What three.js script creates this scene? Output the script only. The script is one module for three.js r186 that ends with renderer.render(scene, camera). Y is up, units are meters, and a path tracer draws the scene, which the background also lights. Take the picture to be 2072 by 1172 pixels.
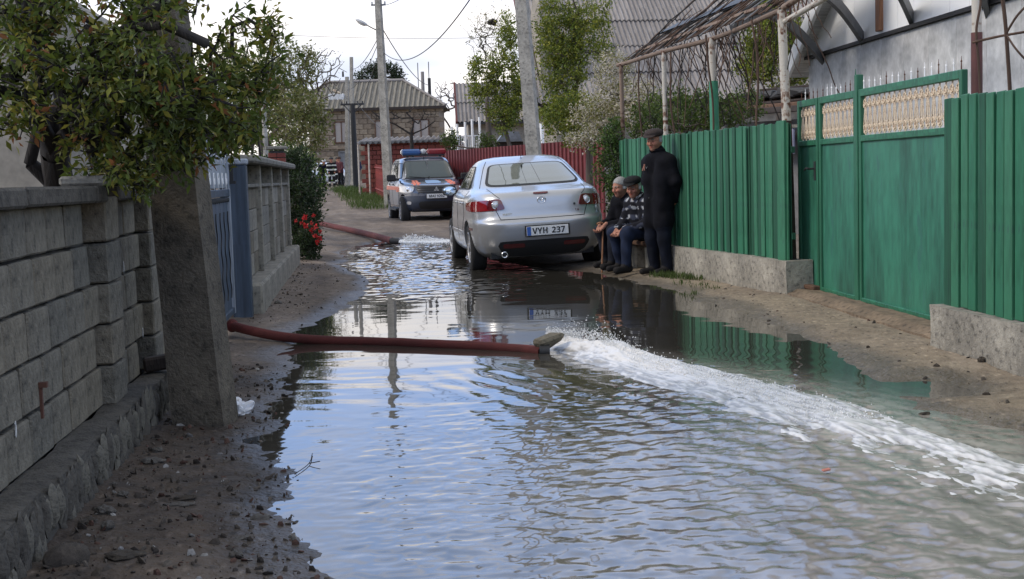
import * as THREE from 'three';
import { mergeGeometries, mergeVertices, toCreasedNormals } from 'three/addons/utils/BufferGeometryUtils.js';
import { ConvexGeometry } from 'three/addons/geometries/ConvexGeometry.js';
import { ImprovedNoise } from 'three/addons/math/ImprovedNoise.js';
import { TextGeometry } from 'three/addons/geometries/TextGeometry.js';
import { FontLoader } from 'three/addons/loaders/FontLoader.js';
import { Brush, Evaluator, SUBTRACTION } from 'three-bvh-csg';

// ------------------------------------------------------------------ camera, sky, sun, exposure
const scene = new THREE.Scene();
const FOCAL = 2700, PW = 2072, PH = 1172, EYE = 1.2;            // the photograph's focal length in its own pixels
const camera = new THREE.PerspectiveCamera(2 * Math.atan(PH / 2 / FOCAL) * 180 / Math.PI, PW / PH, 0.1, 1500);
camera.position.set(0, EYE, 0);
camera.rotation.order = 'YXZ';
camera.rotation.set(-Math.atan((PH / 2 - 355) / FOCAL), 0, -1.7 * Math.PI / 180);
camera.updateMatrixWorld(true);
const SUN = new THREE.Vector3(-0.80, 0.62, 0.16).normalize();
const sun = new THREE.DirectionalLight(new THREE.Color(1, 0.92, 0.82), 2.0);
sun.position.set(SUN.x * 60, SUN.y * 60, SUN.z * 60 - 15);
sun.target.position.set(0, 0, -15);
sun.castShadow = true; sun.shadow.radius = 36;
sun.shadow.mapSize.set(2048, 2048);
Object.assign(sun.shadow.camera, { left: -45, right: 45, top: 45, bottom: -45, near: 1, far: 160 });
scene.add(sun, sun.target);
const renderer = new THREE.WebGLRenderer({ antialias: true });
renderer.toneMapping = THREE.LinearToneMapping;
renderer.toneMappingExposure = 1.06;
renderer.shadowMap.enabled = true;

const perlin = new ImprovedNoise();
const noise = (x, y, z = 0) => perlin.noise(x + 31.7, y + 17.3, z + 5.1);
function fbm(x, y, z = 0, oct = 4) { let a = 1, s = 0, f = 1; for (let i = 0; i < oct; i++) { s += a * noise(x * f, y * f, z * f + i * 7.7); a *= 0.5; f *= 2.03; } return s; }
const sstep = (a, b, x) => { const t = Math.min(1, Math.max(0, (x - a) / (b - a))); return t * t * (3 - 2 * t); };
const mix = (a, b, t) => a + (b - a) * t;
const clamp = (x, a = 0, b = 1) => Math.min(b, Math.max(a, x));
function rng(seed) { let a = seed >>> 0; return () => { a = (a + 0x6d2b79f5) | 0; let t = Math.imul(a ^ (a >>> 15), 1 | a); t = (t + Math.imul(t ^ (t >>> 7), 61 | t)) ^ t; return ((t ^ (t >>> 14)) >>> 0) / 4294967296; }; }

{ // cloudy evening sky: a bank of white cloud above the horizon, broken blue higher up
  const W = 1024, H = 512, data = new Float32Array(W * H * 4);
  for (let j = 0; j < H; j++) for (let i = 0; i < W; i++) {
    const el = ((j + 0.5) / H - 0.5) * Math.PI, ph = ((i + 0.5) / W - 0.5) * 2 * Math.PI;
    const y = Math.sin(el), c = Math.cos(el), x = c * Math.cos(ph), z = c * Math.sin(ph), e = Math.max(0, el * 180 / Math.PI);
    const k = 1 / (Math.max(y, 0) + 0.13);
    const cl = fbm(x * k * 0.9 + 3, z * k * 0.9, 1.5, 5), wisps = fbm(x * k * 2.2, z * k * 2.2 + 9, 4, 4);
    const bank = 1 - sstep(6.5, 11.5, e + cl * 4);
    const cover = clamp(bank + sstep(0.12, 0.62, cl + wisps * 0.35) * 0.6 + sstep(22, 42, e + cl * 8) * 0.55);
    const b = sstep(16, 60, e);
    const blue = [mix(0.62, 0.36, b), mix(0.94, 0.50, b), mix(1.64, 0.72, b)];
    const white = [mix(1.36, 0.98, b), mix(1.29, 0.90, b), mix(1.24, 0.80, b)];
    const low = sstep(1.4, 4.2, e) * (1 - sstep(4.2, 7.5, e)) * clamp(0.6 + wisps * 1.8) * 0.95;   // pale blue gaps in the bank
    const o = (j * W + i) * 4;
    for (let q = 0; q < 3; q++) data[o + q] = el < -0.02 ? [0.16, 0.14, 0.12][q] : mix(mix(blue[q], white[q], cover), [0.74, 0.82, 1.0][q], low);
    data[o + 3] = 1;
  }
  const sky = new THREE.DataTexture(data, W, H, THREE.RGBAFormat, THREE.FloatType);
  sky.mapping = THREE.EquirectangularReflectionMapping; sky.magFilter = THREE.LinearFilter; sky.minFilter = THREE.LinearFilter; sky.needsUpdate = true;
  scene.background = sky; scene.environment = sky;
}

// ------------------------------------------------------------------ helpers
const V = (x, y, z) => new THREE.Vector3(x, y, z);
const P2 = (x, y) => new THREE.Vector2(x, y);
function ray(px, py) { return V((px - PW / 2) / FOCAL, -(py - PH / 2) / FOCAL, -1).applyQuaternion(camera.quaternion); }
function at(px, py, d) { const r = ray(px, py), t = d / -r.z; return V(r.x * t, EYE + r.y * t, -d); }          // a point of the place at depth d
function gr(px, py, y = 0) { const r = ray(px, py), t = (y - EYE) / r.y; return V(r.x * t, y, r.z * t); }         // a point of the ground
const taken = new Map();
function numbered(name) { const n = taken.get(name) || 0; taken.set(name, n + 1); return n ? name + '_' + String(n).padStart(3, '0') : name; }
function add(name, geo, mat, parent) {
  const m = new THREE.Mesh(geo, mat); m.castShadow = m.receiveShadow = true;
  m.name = parent ? name : numbered(name); (parent || scene).add(m); return m;
}
function tag(o, label, category, group, kind) { if (label) o.userData.label = label; if (category) o.userData.category = category; if (group) o.userData.group = group; if (kind) o.userData.kind = kind; return o; }
function thing(name, label, category, pos = [0, 0, 0], turn = 0, group) {
  const g = new THREE.Group(); g.name = numbered(name); g.position.set(...pos); g.rotation.y = turn; scene.add(g);
  return tag(g, label, category, group);
}
function along(name, label, category, [sx, sd], [ex, ed], y = 0, group) {     // local x runs from start to end, local z faces left of that... the street side
  const g = thing(name, label, category, [sx, y, -sd], Math.atan2(ed - sd, ex - sx), group);
  g.userData.len = undefined; delete g.userData.len; g.span = Math.hypot(ex - sx, ed - sd); return g;
}
function dup(root, pos, turn, label) { const r = root.clone(); r.name = numbered(root.name.replace(/_\d{3}$/, '')); r.userData = { ...root.userData, label: label || root.userData.label }; r.position.set(...pos); r.rotation.y = turn; scene.add(r); return r; }
function triUV(geo, s = 1, ox = 0, oy = 0) {       // uv in metres
  if (!geo.attributes.normal) geo.computeVertexNormals();
  const p = geo.attributes.position, n = geo.attributes.normal, uv = new Float32Array(p.count * 2);
  for (let i = 0; i < p.count; i++) {
    const ax = Math.abs(n.getX(i)), ay = Math.abs(n.getY(i)), az = Math.abs(n.getZ(i));
    let u, v; if (ax >= ay && ax >= az) { u = p.getZ(i); v = p.getY(i); } else if (ay >= az) { u = p.getX(i); v = p.getZ(i); } else { u = p.getX(i); v = p.getY(i); }
    uv[2 * i] = u * s + ox; uv[2 * i + 1] = v * s + oy;
  }
  geo.setAttribute('uv', new THREE.BufferAttribute(uv, 2)); return geo;
}
const flat = (g) => { g = g.index ? g.toNonIndexed() : g; g.computeVertexNormals(); return g; };
const box = (w, h, d, x = 0, y = 0, z = 0) => triUV(new THREE.BoxGeometry(w, h, d).translate(x, y, z));
function cham(w, h, d, c = 0.006, jit = 0, R) {      // box with chamfered edges, 44 triangles
  const pts = [], a = w / 2, b = h / 2, e = d / 2;
  for (const x of [-1, 1]) for (const y of [-1, 1]) for (const z of [-1, 1]) {
    const j = () => (R ? (R() - 0.5) * jit : 0), jx = j(), jy = j(), jz = j();
    pts.push(V(x * a + jx, y * (b - c) + jy, z * (e - c) + jz), V(x * (a - c) + jx, y * b + jy, z * (e - c) + jz), V(x * (a - c) + jx, y * (b - c) + jy, z * e + jz));
  }
  return triUV(flat(new ConvexGeometry(pts)));
}
const cyl = (r0, r1, h, seg = 12, open = false) => new THREE.CylinderGeometry(r0, r1, h, seg, 1, open);
function rod(a, b, r0, r1 = r0, seg = 8) {           // tapered rod between two points
  const d = new THREE.Vector3().subVectors(b, a), L = d.length(), g = new THREE.CylinderGeometry(r1, r0, L, seg, 1);
  g.translate(0, L / 2, 0); g.applyQuaternion(new THREE.Quaternion().setFromUnitVectors(V(0, 1, 0), d.normalize())); g.translate(a.x, a.y, a.z); return g;
}
const bar = (a, b, w, h) => {                         // square bar between two points
  const d = new THREE.Vector3().subVectors(b, a), L = d.length(), g = new THREE.BoxGeometry(w, L, h);
  g.translate(0, L / 2, 0); g.applyQuaternion(new THREE.Quaternion().setFromUnitVectors(V(0, 1, 0), d.normalize())); g.translate(a.x, a.y, a.z); return triUV(g);
};
const tube = (pts, r, seg = 24, rad = 6) => new THREE.TubeGeometry(new THREE.CatmullRomCurve3(pts), seg, r, rad);
function join(list) {
  list = list.map((g) => { g = g.index ? g.toNonIndexed() : g; for (const k of Object.keys(g.attributes)) if (!['position', 'normal', 'uv', 'color'].includes(k)) g.deleteAttribute(k); if (!g.attributes.uv) triUV(g); return g; });
  const col = list.some((g) => g.attributes.color);
  if (col) for (const g of list) if (!g.attributes.color) paint(g, [1, 1, 1]);
  return mergeGeometries(list);
}
function paint(g, c) { const n = g.attributes.position.count, a = new Float32Array(n * 3); for (let i = 0; i < n; i++) a.set(typeof c === 'function' ? c(g.attributes.position.getX(i), g.attributes.position.getY(i), g.attributes.position.getZ(i)) : c, i * 3); g.setAttribute('color', new THREE.BufferAttribute(a, 3)); return g; }
const shapeOf = (pts) => new THREE.Shape(pts.map(([x, y]) => P2(x, y)));
const extr = (pts, depth, bevel = 0) => triUV(new THREE.ExtrudeGeometry(shapeOf(pts), { depth, bevelEnabled: bevel > 0, bevelThickness: bevel, bevelSize: bevel, bevelSegments: 1, curveSegments: 8 }));

// tileable value noise and texture maker
function tiler(seed, N) { const R = rng(seed), t = new Float32Array(N * N); for (let i = 0; i < t.length; i++) t[i] = R(); return (u, v) => { u = u * N; v = v * N; const i = Math.floor(u), j = Math.floor(v), f = u - i, g = v - j, q = f * f * (3 - 2 * f), w = g * g * (3 - 2 * g), m = (x) => ((x % N) + N) % N; return mix(mix(t[m(j) * N + m(i)], t[m(j) * N + m(i + 1)], q), mix(t[m(j + 1) * N + m(i)], t[m(j + 1) * N + m(i + 1)], q), w); }; }
function octaves(seed, n0, k) { const l = []; for (let i = 0; i < k; i++) l.push(tiler(seed + i * 13, n0 << i)); return (u, v) => { let s = 0, a = 0.5, w = 0; for (const f of l) { s += a * f(u, v); w += a; a *= 0.6; } return s / w; }; }
function tex(size, metres, fn, srgb = true) {
  const [w, h] = Array.isArray(size) ? size : [size, size], d = new Uint8Array(w * h * 4);
  for (let j = 0; j < h; j++) for (let i = 0; i < w; i++) { const c = fn(i / w, j / h), o = (j * w + i) * 4; for (let q = 0; q < 3; q++) d[o + q] = clamp(Array.isArray(c) ? c[q] : c) * 255; d[o + 3] = 255; }
  const t = new THREE.DataTexture(d, w, h, THREE.RGBAFormat); t.magFilter = THREE.LinearFilter; t.minFilter = THREE.LinearMipmapLinearFilter; t.generateMipmaps = true;
  t.wrapS = t.wrapT = THREE.RepeatWrapping; if (srgb) t.colorSpace = THREE.SRGBColorSpace; t.needsUpdate = true;
  const [mx, my] = Array.isArray(metres) ? metres : [metres, metres]; t.repeat.set(1 / mx, 1 / my); return t;
}
const oA = octaves(11, 4, 6), oB = octaves(77, 8, 5), oC = octaves(133, 32, 4), oD = octaves(211, 3, 4);
const T = {};
T.mottle = tex(512, 1.7, (u, v) => { const a = oA(u, v), b = oB(u + 0.3, v), c = oC(u, v); return 0.52 + 0.42 * a + 0.22 * (b - 0.5) + 0.16 * (c - 0.5) + 0.08; });
T.concrete = tex(512, 0.9, (u, v) => { const a = oA(u, v), b = oB(v, u), c = oC(u, v), s = oB(u, v * 0.25); const k = 0.56 + 0.36 * a + 0.2 * (b - 0.5) + 0.24 * (c - 0.5) - (c < 0.3 ? 0.12 : 0) - 0.12 * clamp((s - 0.6) * 6); return [k * 1.0, k * 0.985, k * 0.95]; });
T.grit = tex(512, 0.35, (u, v) => 0.5 + 0.9 * (oC(u, v) - 0.5) + 0.5 * (oB(u, v) - 0.5), false);
T.streak = tex(512, [0.6, 2.4], (u, v) => { const a = oC(u, v * 0.12), b = oB(u, v * 0.3), c = oC(u, v), d = oA(u, v); return 0.58 + 0.34 * a + 0.26 * (b - 0.5) + 0.12 * (c - 0.5) + 0.18 * d; });
T.grain = tex(512, [0.3, 1.9], (u, v) => 0.5 + 1.0 * (oC(u, v * 0.07) - 0.5) + 0.4 * (oB(u, v * 0.5) - 0.5), false);
T.peel = tex(512, [1.3, 2.1], (u, v) => { const a = oB(u, v), b = oC(u, v * 0.5), s = oB(u, v * 0.2); const chip = clamp((a + 0.6 * (b - 0.5) - 0.64) * 7), dirt = clamp((s - 0.45) * 2.2); const k = 0.94 - 0.34 * dirt + 0.26 * (b - 0.5); return [mix(k, 0.92, chip * 0.8), mix(k, 0.84, chip), mix(k, 0.9, chip * 0.9)]; });
T.rust = tex(512, 0.8, (u, v) => { const a = oA(u, v), b = oC(u, v), c = oB(u, v * 0.4); const r = clamp((a - 0.55 + 0.5 * (b - 0.5) + 0.5 * (c - 0.5)) * 5); return [mix(0.86, 0.42, r), mix(0.84, 0.27, r), mix(0.80, 0.19, r)]; });
T.weave = tex(256, 0.05, (u, v) => 0.5 + 0.3 * Math.sin(u * Math.PI * 32) * Math.sin(v * Math.PI * 32) + 0.5 * (oC(u, v) - 0.5), false);
T.skin = tex(256, 0.3, (u, v) => 0.86 + 0.2 * (oB(u, v) - 0.5) + 0.1 * (oC(u, v) - 0.5));
T.lump = tex(512, 1.2, (u, v) => oA(u, v) * 0.7 + oC(u, v) * 0.3, false);
T.leaf = tex(128, 0.1, (u, v) => 0.85 + 0.3 * (oB(u, v) - 0.5));
const C = (r, g, b) => new THREE.Color().setRGB(r, g, b);
function mat(c, o = {}) { const phys = ['clearcoat', 'transmission', 'sheen', 'ior', 'specularIntensity', 'clearcoatRoughness'].some((k) => k in o); const M = phys ? THREE.MeshPhysicalMaterial : THREE.MeshStandardMaterial; return new M({ color: Array.isArray(c) ? C(...c) : c, roughness: 0.85, ...o }); }
const M = {
  block: mat([0.30, 0.280, 0.235], { map: T.concrete, bumpMap: T.grit, bumpScale: 0.006, roughness: 0.95 }),
  block2: mat([0.255, 0.243, 0.210], { map: T.concrete, bumpMap: T.grit, bumpScale: 0.007, roughness: 0.95 }),
  block3: mat([0.325, 0.295, 0.238], { map: T.concrete, bumpMap: T.grit, bumpScale: 0.006, roughness: 0.95 }),
  mortar: mat([0.07, 0.068, 0.062], { map: T.mottle, bumpMap: T.grit, bumpScale: 0.008 }),
  concrete: mat([0.40, 0.39, 0.36], { map: T.concrete, bumpMap: T.grit, bumpScale: 0.005, roughness: 0.93 }),
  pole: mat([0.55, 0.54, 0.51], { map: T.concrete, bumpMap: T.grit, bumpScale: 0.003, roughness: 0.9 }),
  darkConcrete: mat([0.15, 0.14, 0.125], { map: T.concrete, bumpMap: T.grit, bumpScale: 0.006, roughness: 0.93 }),
  stucco: mat([0.48, 0.46, 0.41], { map: T.concrete, bumpMap: T.lump, bumpScale: 0.01, roughness: 0.93 }),
  green1: mat([0.024, 0.158, 0.078], { map: T.peel, bumpMap: T.grain, bumpScale: 0.0015, roughness: 0.62 }),
  green2: mat([0.018, 0.122, 0.060], { map: T.streak, bumpMap: T.grain, bumpScale: 0.002, roughness: 0.66 }),
  green3: mat([0.038, 0.180, 0.092], { map: T.peel, bumpMap: T.grain, bumpScale: 0.0015, roughness: 0.6 }),
  gatePaint: mat([0.040, 0.205, 0.125], { map: T.peel, bumpMap: T.mottle, bumpScale: 0.003, roughness: 0.5 }),
  gateFrame: mat([0.030, 0.190, 0.098], { map: T.streak, roughness: 0.5 }),
  cream: mat([0.98, 0.86, 0.70], { map: T.rust, roughness: 0.7 }),
  rust: mat([0.30, 0.225, 0.18], { map: T.rust, bumpMap: T.grit, bumpScale: 0.002, roughness: 0.8 }),
  pipe: mat([0.70, 0.68, 0.64], { map: T.rust, bumpMap: T.grit, bumpScale: 0.002, roughness: 0.7 }),
  rebar: mat([0.16, 0.07, 0.045], { map: T.mottle, roughness: 0.85 }),
  greySteel: mat([0.22, 0.225, 0.23], { map: T.mottle, roughness: 0.6 }),
  redFence: mat([0.20, 0.028, 0.030], { map: T.streak, roughness: 0.55 }),
  redPaint: mat([0.36, 0.055, 0.04], { map: T.mottle, roughness: 0.6 }),
  brick: mat([0.30, 0.075, 0.05], { map: T.mottle, bumpMap: T.grit, bumpScale: 0.003 }),
  brick2: mat([0.25, 0.06, 0.045], { map: T.mottle, bumpMap: T.grit, bumpScale: 0.003 }),
  slate: mat([0.40, 0.365, 0.34], { map: T.streak, bumpMap: T.grit, bumpScale: 0.004, roughness: 0.92 }),
  slate2: mat([0.33, 0.30, 0.28], { map: T.streak, bumpMap: T.grit, bumpScale: 0.004, roughness: 0.92 }),
  slateFar: mat([0.28, 0.255, 0.21], { map: T.streak, roughness: 0.92 }),
  ashlar: mat([0.36, 0.29, 0.21], { map: T.mottle, roughness: 0.95 }),
  ashlar2: mat([0.30, 0.235, 0.17], { map: T.mottle, roughness: 0.95 }),
  wood: mat([0.16, 0.085, 0.05], { map: T.streak, bumpMap: T.grain, bumpScale: 0.003 }),
  darkWood: mat([0.045, 0.032, 0.026], { map: T.streak, bumpMap: T.grain, bumpScale: 0.003 }),
  orangeWood: mat([0.46, 0.21, 0.10], { map: T.streak, bumpMap: T.grain, bumpScale: 0.002, roughness: 0.6 }),
  bark: mat([0.12, 0.095, 0.075], { map: T.streak, bumpMap: T.grain, bumpScale: 0.008 }),
  barkDark: mat([0.030, 0.024, 0.020], { map: T.streak, bumpMap: T.grain, bumpScale: 0.008 }),
  vine: mat([0.15, 0.088, 0.058], { map: T.streak, bumpMap: T.grain, bumpScale: 0.004 }),
  white: mat([0.82, 0.82, 0.80], { map: T.streak, roughness: 0.6 }),
  whiteMetal: mat([0.87, 0.87, 0.86], { roughness: 0.45 }),
  plaster: mat([0.80, 0.79, 0.77], { map: T.mottle, bumpMap: T.lump, bumpScale: 0.004, roughness: 0.9 }),
  beige: mat([0.46, 0.41, 0.33], { map: T.mottle, bumpMap: T.lump, bumpScale: 0.004, roughness: 0.92 }),
  bluePaint: mat([0.105, 0.145, 0.205], { map: T.streak, bumpMap: T.mottle, bumpScale: 0.002, roughness: 0.5 }),
  bluePost: mat([0.066, 0.096, 0.140], { map: T.streak, roughness: 0.55 }),
  paleBlue: mat([0.48, 0.53, 0.60], { map: T.streak, roughness: 0.55 }),
  black: mat([0.012, 0.012, 0.013], { roughness: 0.6 }),
  iron: mat([0.035, 0.034, 0.034], { map: T.mottle, roughness: 0.6 }),
  glassDark: mat([0.018, 0.022, 0.022], { roughness: 0.04, ior: 1.5 }),
  hose: mat([0.15, 0.026, 0.022], { map: T.mottle, bumpMap: T.weave, bumpScale: 0.0015, roughness: 0.85 }),
  foliage: new THREE.MeshPhysicalMaterial({ color: C(1, 1, 1), vertexColors: true, roughness: 0.92, transmission: 0.42, thickness: 0, side: THREE.DoubleSide, specularIntensity: 0.5 }),
  petal: new THREE.MeshPhysicalMaterial({ color: C(1, 1, 1), vertexColors: true, roughness: 0.95, transmission: 0.3, thickness: 0, side: THREE.DoubleSide }),
};
const blocks = [M.block, M.block2, M.block3], greens = [M.green1, M.green2, M.green3];

// ------------------------------------------------------------------ ground and flood water
const shore = [[700, 1300], [650, 1172], [592, 1120], [575, 1060], [556, 1010], [588, 960], [548, 922], [520, 888], [588, 862], [536, 826], [600, 800], [552, 770], [600, 742], [566, 718], [612, 690], [600, 672], [640, 652], [700, 622], [744, 584], [736, 560], [700, 548], [680, 536], [722, 522], [690, 513], [740, 497], [790, 486], [850, 481], [905, 489],
  [935, 500], [1000, 528], [1100, 543], [1200, 550], [1290, 572], [1370, 590], [1430, 610], [1480, 627], [1560, 656], [1640, 690], [1738, 737], [1786, 790], [1872, 827], [1985, 852], [2072, 880], [2350, 990], [2600, 1300]].map(([x, y]) => { const p = gr(x, y); return [p.x, -p.z]; });
const side1 = (() => { const p = gr(1872, 786); return [p.x, -p.z]; })();          // small pool left on the right bank
const SD = { x0: -9, d0: 0.5, s: 0.05, nx: 400, nd: 640, a: null };
{
  SD.a = new Float32Array(SD.nx * SD.nd);
  for (let j = 0; j < SD.nd; j++) for (let i = 0; i < SD.nx; i++) {
    const x = SD.x0 + i * SD.s, y = SD.d0 + j * SD.s; let best = 1e9, inside = false;
    for (let k = 0, m = shore.length - 1; k < shore.length; m = k++) {
      const [ax, ay] = shore[k], [bx, by] = shore[m], ex = bx - ax, ey = by - ay;
      const t = clamp(((x - ax) * ex + (y - ay) * ey) / (ex * ex + ey * ey)), qx = x - ax - ex * t, qy = y - ay - ey * t;
      best = Math.min(best, qx * qx + qy * qy);
      if ((ay > y) !== (by > y) && x < (ex * (y - ay)) / ey + ax) inside = !inside;
    }
    const pu = 0.22 - Math.hypot((x - side1[0]) / 1.0, (y - side1[1]) / 1.25); SD.a[j * SD.nx + i] = Math.max((inside ? 1 : -1) * Math.sqrt(best), pu);
  }
}
function shoreDist(x, d) {
  const u = clamp((x - SD.x0) / SD.s, 0, SD.nx - 1.01), v = clamp((d - SD.d0) / SD.s, 0, SD.nd - 1.01), i = Math.floor(u), j = Math.floor(v), f = u - i, g = v - j, a = SD.a, n = SD.nx, o = j * n + i;
  return mix(mix(a[o], a[o + 1], f), mix(a[o + n], a[o + n + 1], f), g);
}
function groundY(x, d) {
  const s = shoreDist(x, d) + 0.07 * fbm(x * 2.3, d * 1.6, 3, 3);
  let y = s > 0 ? -0.10 * sstep(-0.05, 0.9, s) - 0.01 * Math.min(1, s * 6) : 0.075 * (1 - Math.exp(s / 0.55)) + 0.008 * Math.min(1, -s * 6);
  const left = sstep(-0.4, -1.3, x) * (1 - sstep(8, 13, d));
  y -= left * Math.max(0, y) * 0.45;
  y += 0.011 * fbm(x * 2.8, d * 2.8, 9, 3) + (0.004 + 0.009 * left) * fbm(x * 11, d * 11, 4, 3);
  if (d > 20) y += 0.02 * fbm(x * 0.9, d * 0.35, 2, 3) - 0.02 * Math.exp(-(((x + 2.2 + (d - 20) * 0.17) / 0.3) ** 2));
  if (d > 36) y += 0.0165 * (d - 36) * sstep(36, 50, d);
  return y;
}
function lines(list) { const out = []; for (const [a, b, n, g = 1] of list) for (let i = 0; i < n; i++) { const t = i / n; out.push(g === 1 ? mix(a, b, t) : a * Math.pow(b / a, t)); } return out; }
function sheet(xs, ds, f, keep) {
  const nx = xs.length, nd = ds.length, pos = new Float32Array(nx * nd * 3), uv = new Float32Array(nx * nd * 2), idx = [], ok = keep && new Uint8Array(nx * nd);
  for (let j = 0; j < nd; j++) for (let i = 0; i < nx; i++) { const o = j * nx + i; pos[o * 3] = xs[i]; pos[o * 3 + 1] = f(xs[i], ds[j]); pos[o * 3 + 2] = -ds[j]; uv[o * 2] = xs[i]; uv[o * 2 + 1] = ds[j]; if (keep) ok[o] = keep(xs[i], ds[j]) ? 1 : 0; }
  for (let j = 0; j < nd - 1; j++) for (let i = 0; i < nx - 1; i++) { const a = j * nx + i, b = a + 1, c = a + nx, e = c + 1; if (keep && !(ok[a] || ok[b] || ok[c] || ok[e])) continue; idx.push(a, b, e, a, e, c); }
  const g = new THREE.BufferGeometry(); g.setAttribute('position', new THREE.BufferAttribute(pos, 3)); g.setAttribute('uv', new THREE.BufferAttribute(uv, 2)); g.setIndex(idx); g.computeVertexNormals(); return g;
}
{
  const xs = lines([[-400, -60, 4], [-60, -14, 10], [-14, -4, 40], [-4, 4.4, 150], [4.4, 14, 20], [14, 60, 8], [60, 401, 5]]), ds = lines([[-60, 2.2, 6], [2.2, 60, 420, 2], [60, 140, 40], [140, 900, 8]]);
  const geo = sheet(xs, ds, groundY), X0 = -14, X1 = 6, D0 = 2, D1 = 62, W = 1400, H = 2000;
  const uv = geo.attributes.uv; for (let i = 0; i < uv.count; i++) uv.setXY(i, (uv.getX(i) - X0) / (X1 - X0), (uv.getY(i) - D0) / (D1 - D0));
  const sq = (c) => Math.pow(clamp(c), 1 / 2.2), zone = (x, d) => {
    const n = fbm(x * 1.1, d * 0.9, 1, 3), s = shoreDist(x, d), mud = sstep(-0.2, -1.0, x + n * 0.5) * (1 - sstep(6.5, 10.5, d + n * 2)), right = sstep(0.4, 1.4, x + n * 0.4) * (1 - sstep(17, 20, d));
    const wet = s > -1 ? sstep(-0.30, -0.05, s + n * 0.16) : 0; return [n, s, mud, right, wet];
  };
  const cm = tex([W, H], 1, (u, v) => {
    const x = mix(X0, X1, u), d = mix(D0, D1, v), [n, s, mud, right, wet] = zone(x, d), f = fbm(x * 9, d * 9, 5, 3), tr = fbm(x * 2.4 + d * 0.4, d * 0.25, 8, 2);
    let c = [0.148 + 0.045 * n + 0.045 * f + 0.06 * tr, 0.114 + 0.037 * n + 0.037 * f + 0.05 * tr, 0.086 + 0.028 * n + 0.03 * f + 0.04 * tr];
    const R = [0.235 + 0.06 * n + 0.065 * f, 0.185 + 0.05 * n + 0.055 * f, 0.125 + 0.035 * n + 0.04 * f], Mu = [0.058 + 0.032 * n + 0.030 * f, 0.041 + 0.023 * n + 0.022 * f, 0.028 + 0.016 * n + 0.015 * f];
    const pale = sstep(0.25, 0.5, fbm(x * 1.7, d * 0.8, 21, 3)) * (1 - mud);       // trodden dry patches
    for (let q = 0; q < 3; q++) { c[q] = mix(c[q], R[q], right); c[q] = mix(c[q], c[q] * 1.35 + 0.03, pale * 0.6); c[q] = mix(c[q], Mu[q], mud); c[q] *= 1 - 0.5 * wet; }
    const speck = noise(x * 38, d * 38, 2); if (speck > 0.52) c = c.map((k) => k * 1.7 + 0.03); else if (speck < -0.5) c = c.map((k) => k * 0.45);
    return c.map(sq);
  });
  const rm = tex([512, 1024], 1, (u, v) => { const x = mix(X0, X1, u), d = mix(D0, D1, v), [n, s, mud, right, wet] = zone(x, d); const k = mix(mix(0.97, 0.9, mud), 0.5, wet) + 0.12 * n; return [k, k, k]; }, false);
  for (const t of [cm, rm]) { t.repeat.set(1, 1); t.wrapS = t.wrapT = THREE.ClampToEdgeWrapping; }
  const bump = T.lump.clone(); bump.repeat.set(20 / 0.7, 60 / 0.7); bump.needsUpdate = true;
  tag(add('ground', geo, new THREE.MeshStandardMaterial({ map: cm, roughnessMap: rm, roughness: 1, bumpMap: bump, bumpScale: 0.03 })), 'muddy unpaved street with wet dark earth and dry sandy banks', 'ground', null, 'structure');
}
// the jet from the near hose and its ragged wake
const jet = new THREE.CatmullRomCurve3([[1108, 699], [1200, 712], [1300, 735], [1500, 785], [1700, 846], [1900, 912], [2072, 972], [2400, 1090]].map(([x, y]) => gr(x, y)));
const jetPts = jet.getSpacedPoints(60), JL = jet.getLength();
function jetAt(x, d) { let best = 1e9, t = 0, side = 1; for (let i = 0; i < 60; i++) { const a = jetPts[i], b = jetPts[i + 1], ex = b.x - a.x, ez = b.z - a.z, q = clamp(((x - a.x) * ex + (-d - a.z) * ez) / (ex * ex + ez * ez)), dx = x - a.x - ex * q, dz = -d - a.z - ez * q, l = dx * dx + dz * dz; if (l < best) { best = l; t = (i + q) / 60; side = ex * dz - ez * dx > 0 ? 1 : -1; } } return [Math.sqrt(best), t * JL, side]; }
function turbid(x, d) { const [r, s, side] = jetAt(x, d); const w = 0.16 + s * 0.17; let k = 0.9 * Math.exp(-((r / w) ** 2)); if (side > 0) k = Math.max(k, sstep(0.9, 4.2, s) * Math.exp(-((r / (0.6 + s * 0.42)) ** 2))); return k; }
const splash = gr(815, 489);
function wave(x, d) {
  const s = shoreDist(x, d), edge = sstep(-0.05, 0.35, s), calm = Math.exp(-(((d - 11.4) / 1.9) ** 2)) * 0.8, near = 1 - calm;
  const [r, q, side] = jetAt(x, d), tb = turbid(x, d), far = sstep(12.6, 15, d) * sstep(0.6, -0.2, x);
  const wx = x + 0.25 * noise(x * 0.9, d * 0.9, 7), wd = d + 0.30 * noise(x * 0.8, d * 0.8, 3);
  const A = mix(1, 0.28, sstep(6.8, 10.2, d)); let h = A * (0.0026 * noise(wx * 1.4, wd * 3.2, 1) + 0.0011 * noise(wx * 3.0 + 5, wd * 7.5, 2) + 0.00030 * noise(wx * 8, wd * 15, 6));
  if (d < 10.5) h += 0.0020 * Math.exp(-(((r - 0.75) / 0.75) ** 2)) * sstep(0.3, 1.6, q) * Math.sin(r * 31 + 2.2 * noise(x * 1.2, d * 1.2, 5) + q * 1.1) * (side > 0 ? 1 : 0.35);   // wake
  h += 0.0035 * sstep(2.2, 5, q) * Math.exp(-r * 0.55) * noise(wx * 7 + d * 3, wd * 9, 8);
  h += far * (0.0110 * noise(x * 4.2, d * 5, 3) + 0.0060 * noise(x * 11, d * 12, 9));
  h += tb * (0.008 * noise(x * 9, d * 9, 3) + 0.005 * noise(x * 22, d * 20, 4));
  return h * (0.3 + 0.7 * edge) ;
}
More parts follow.
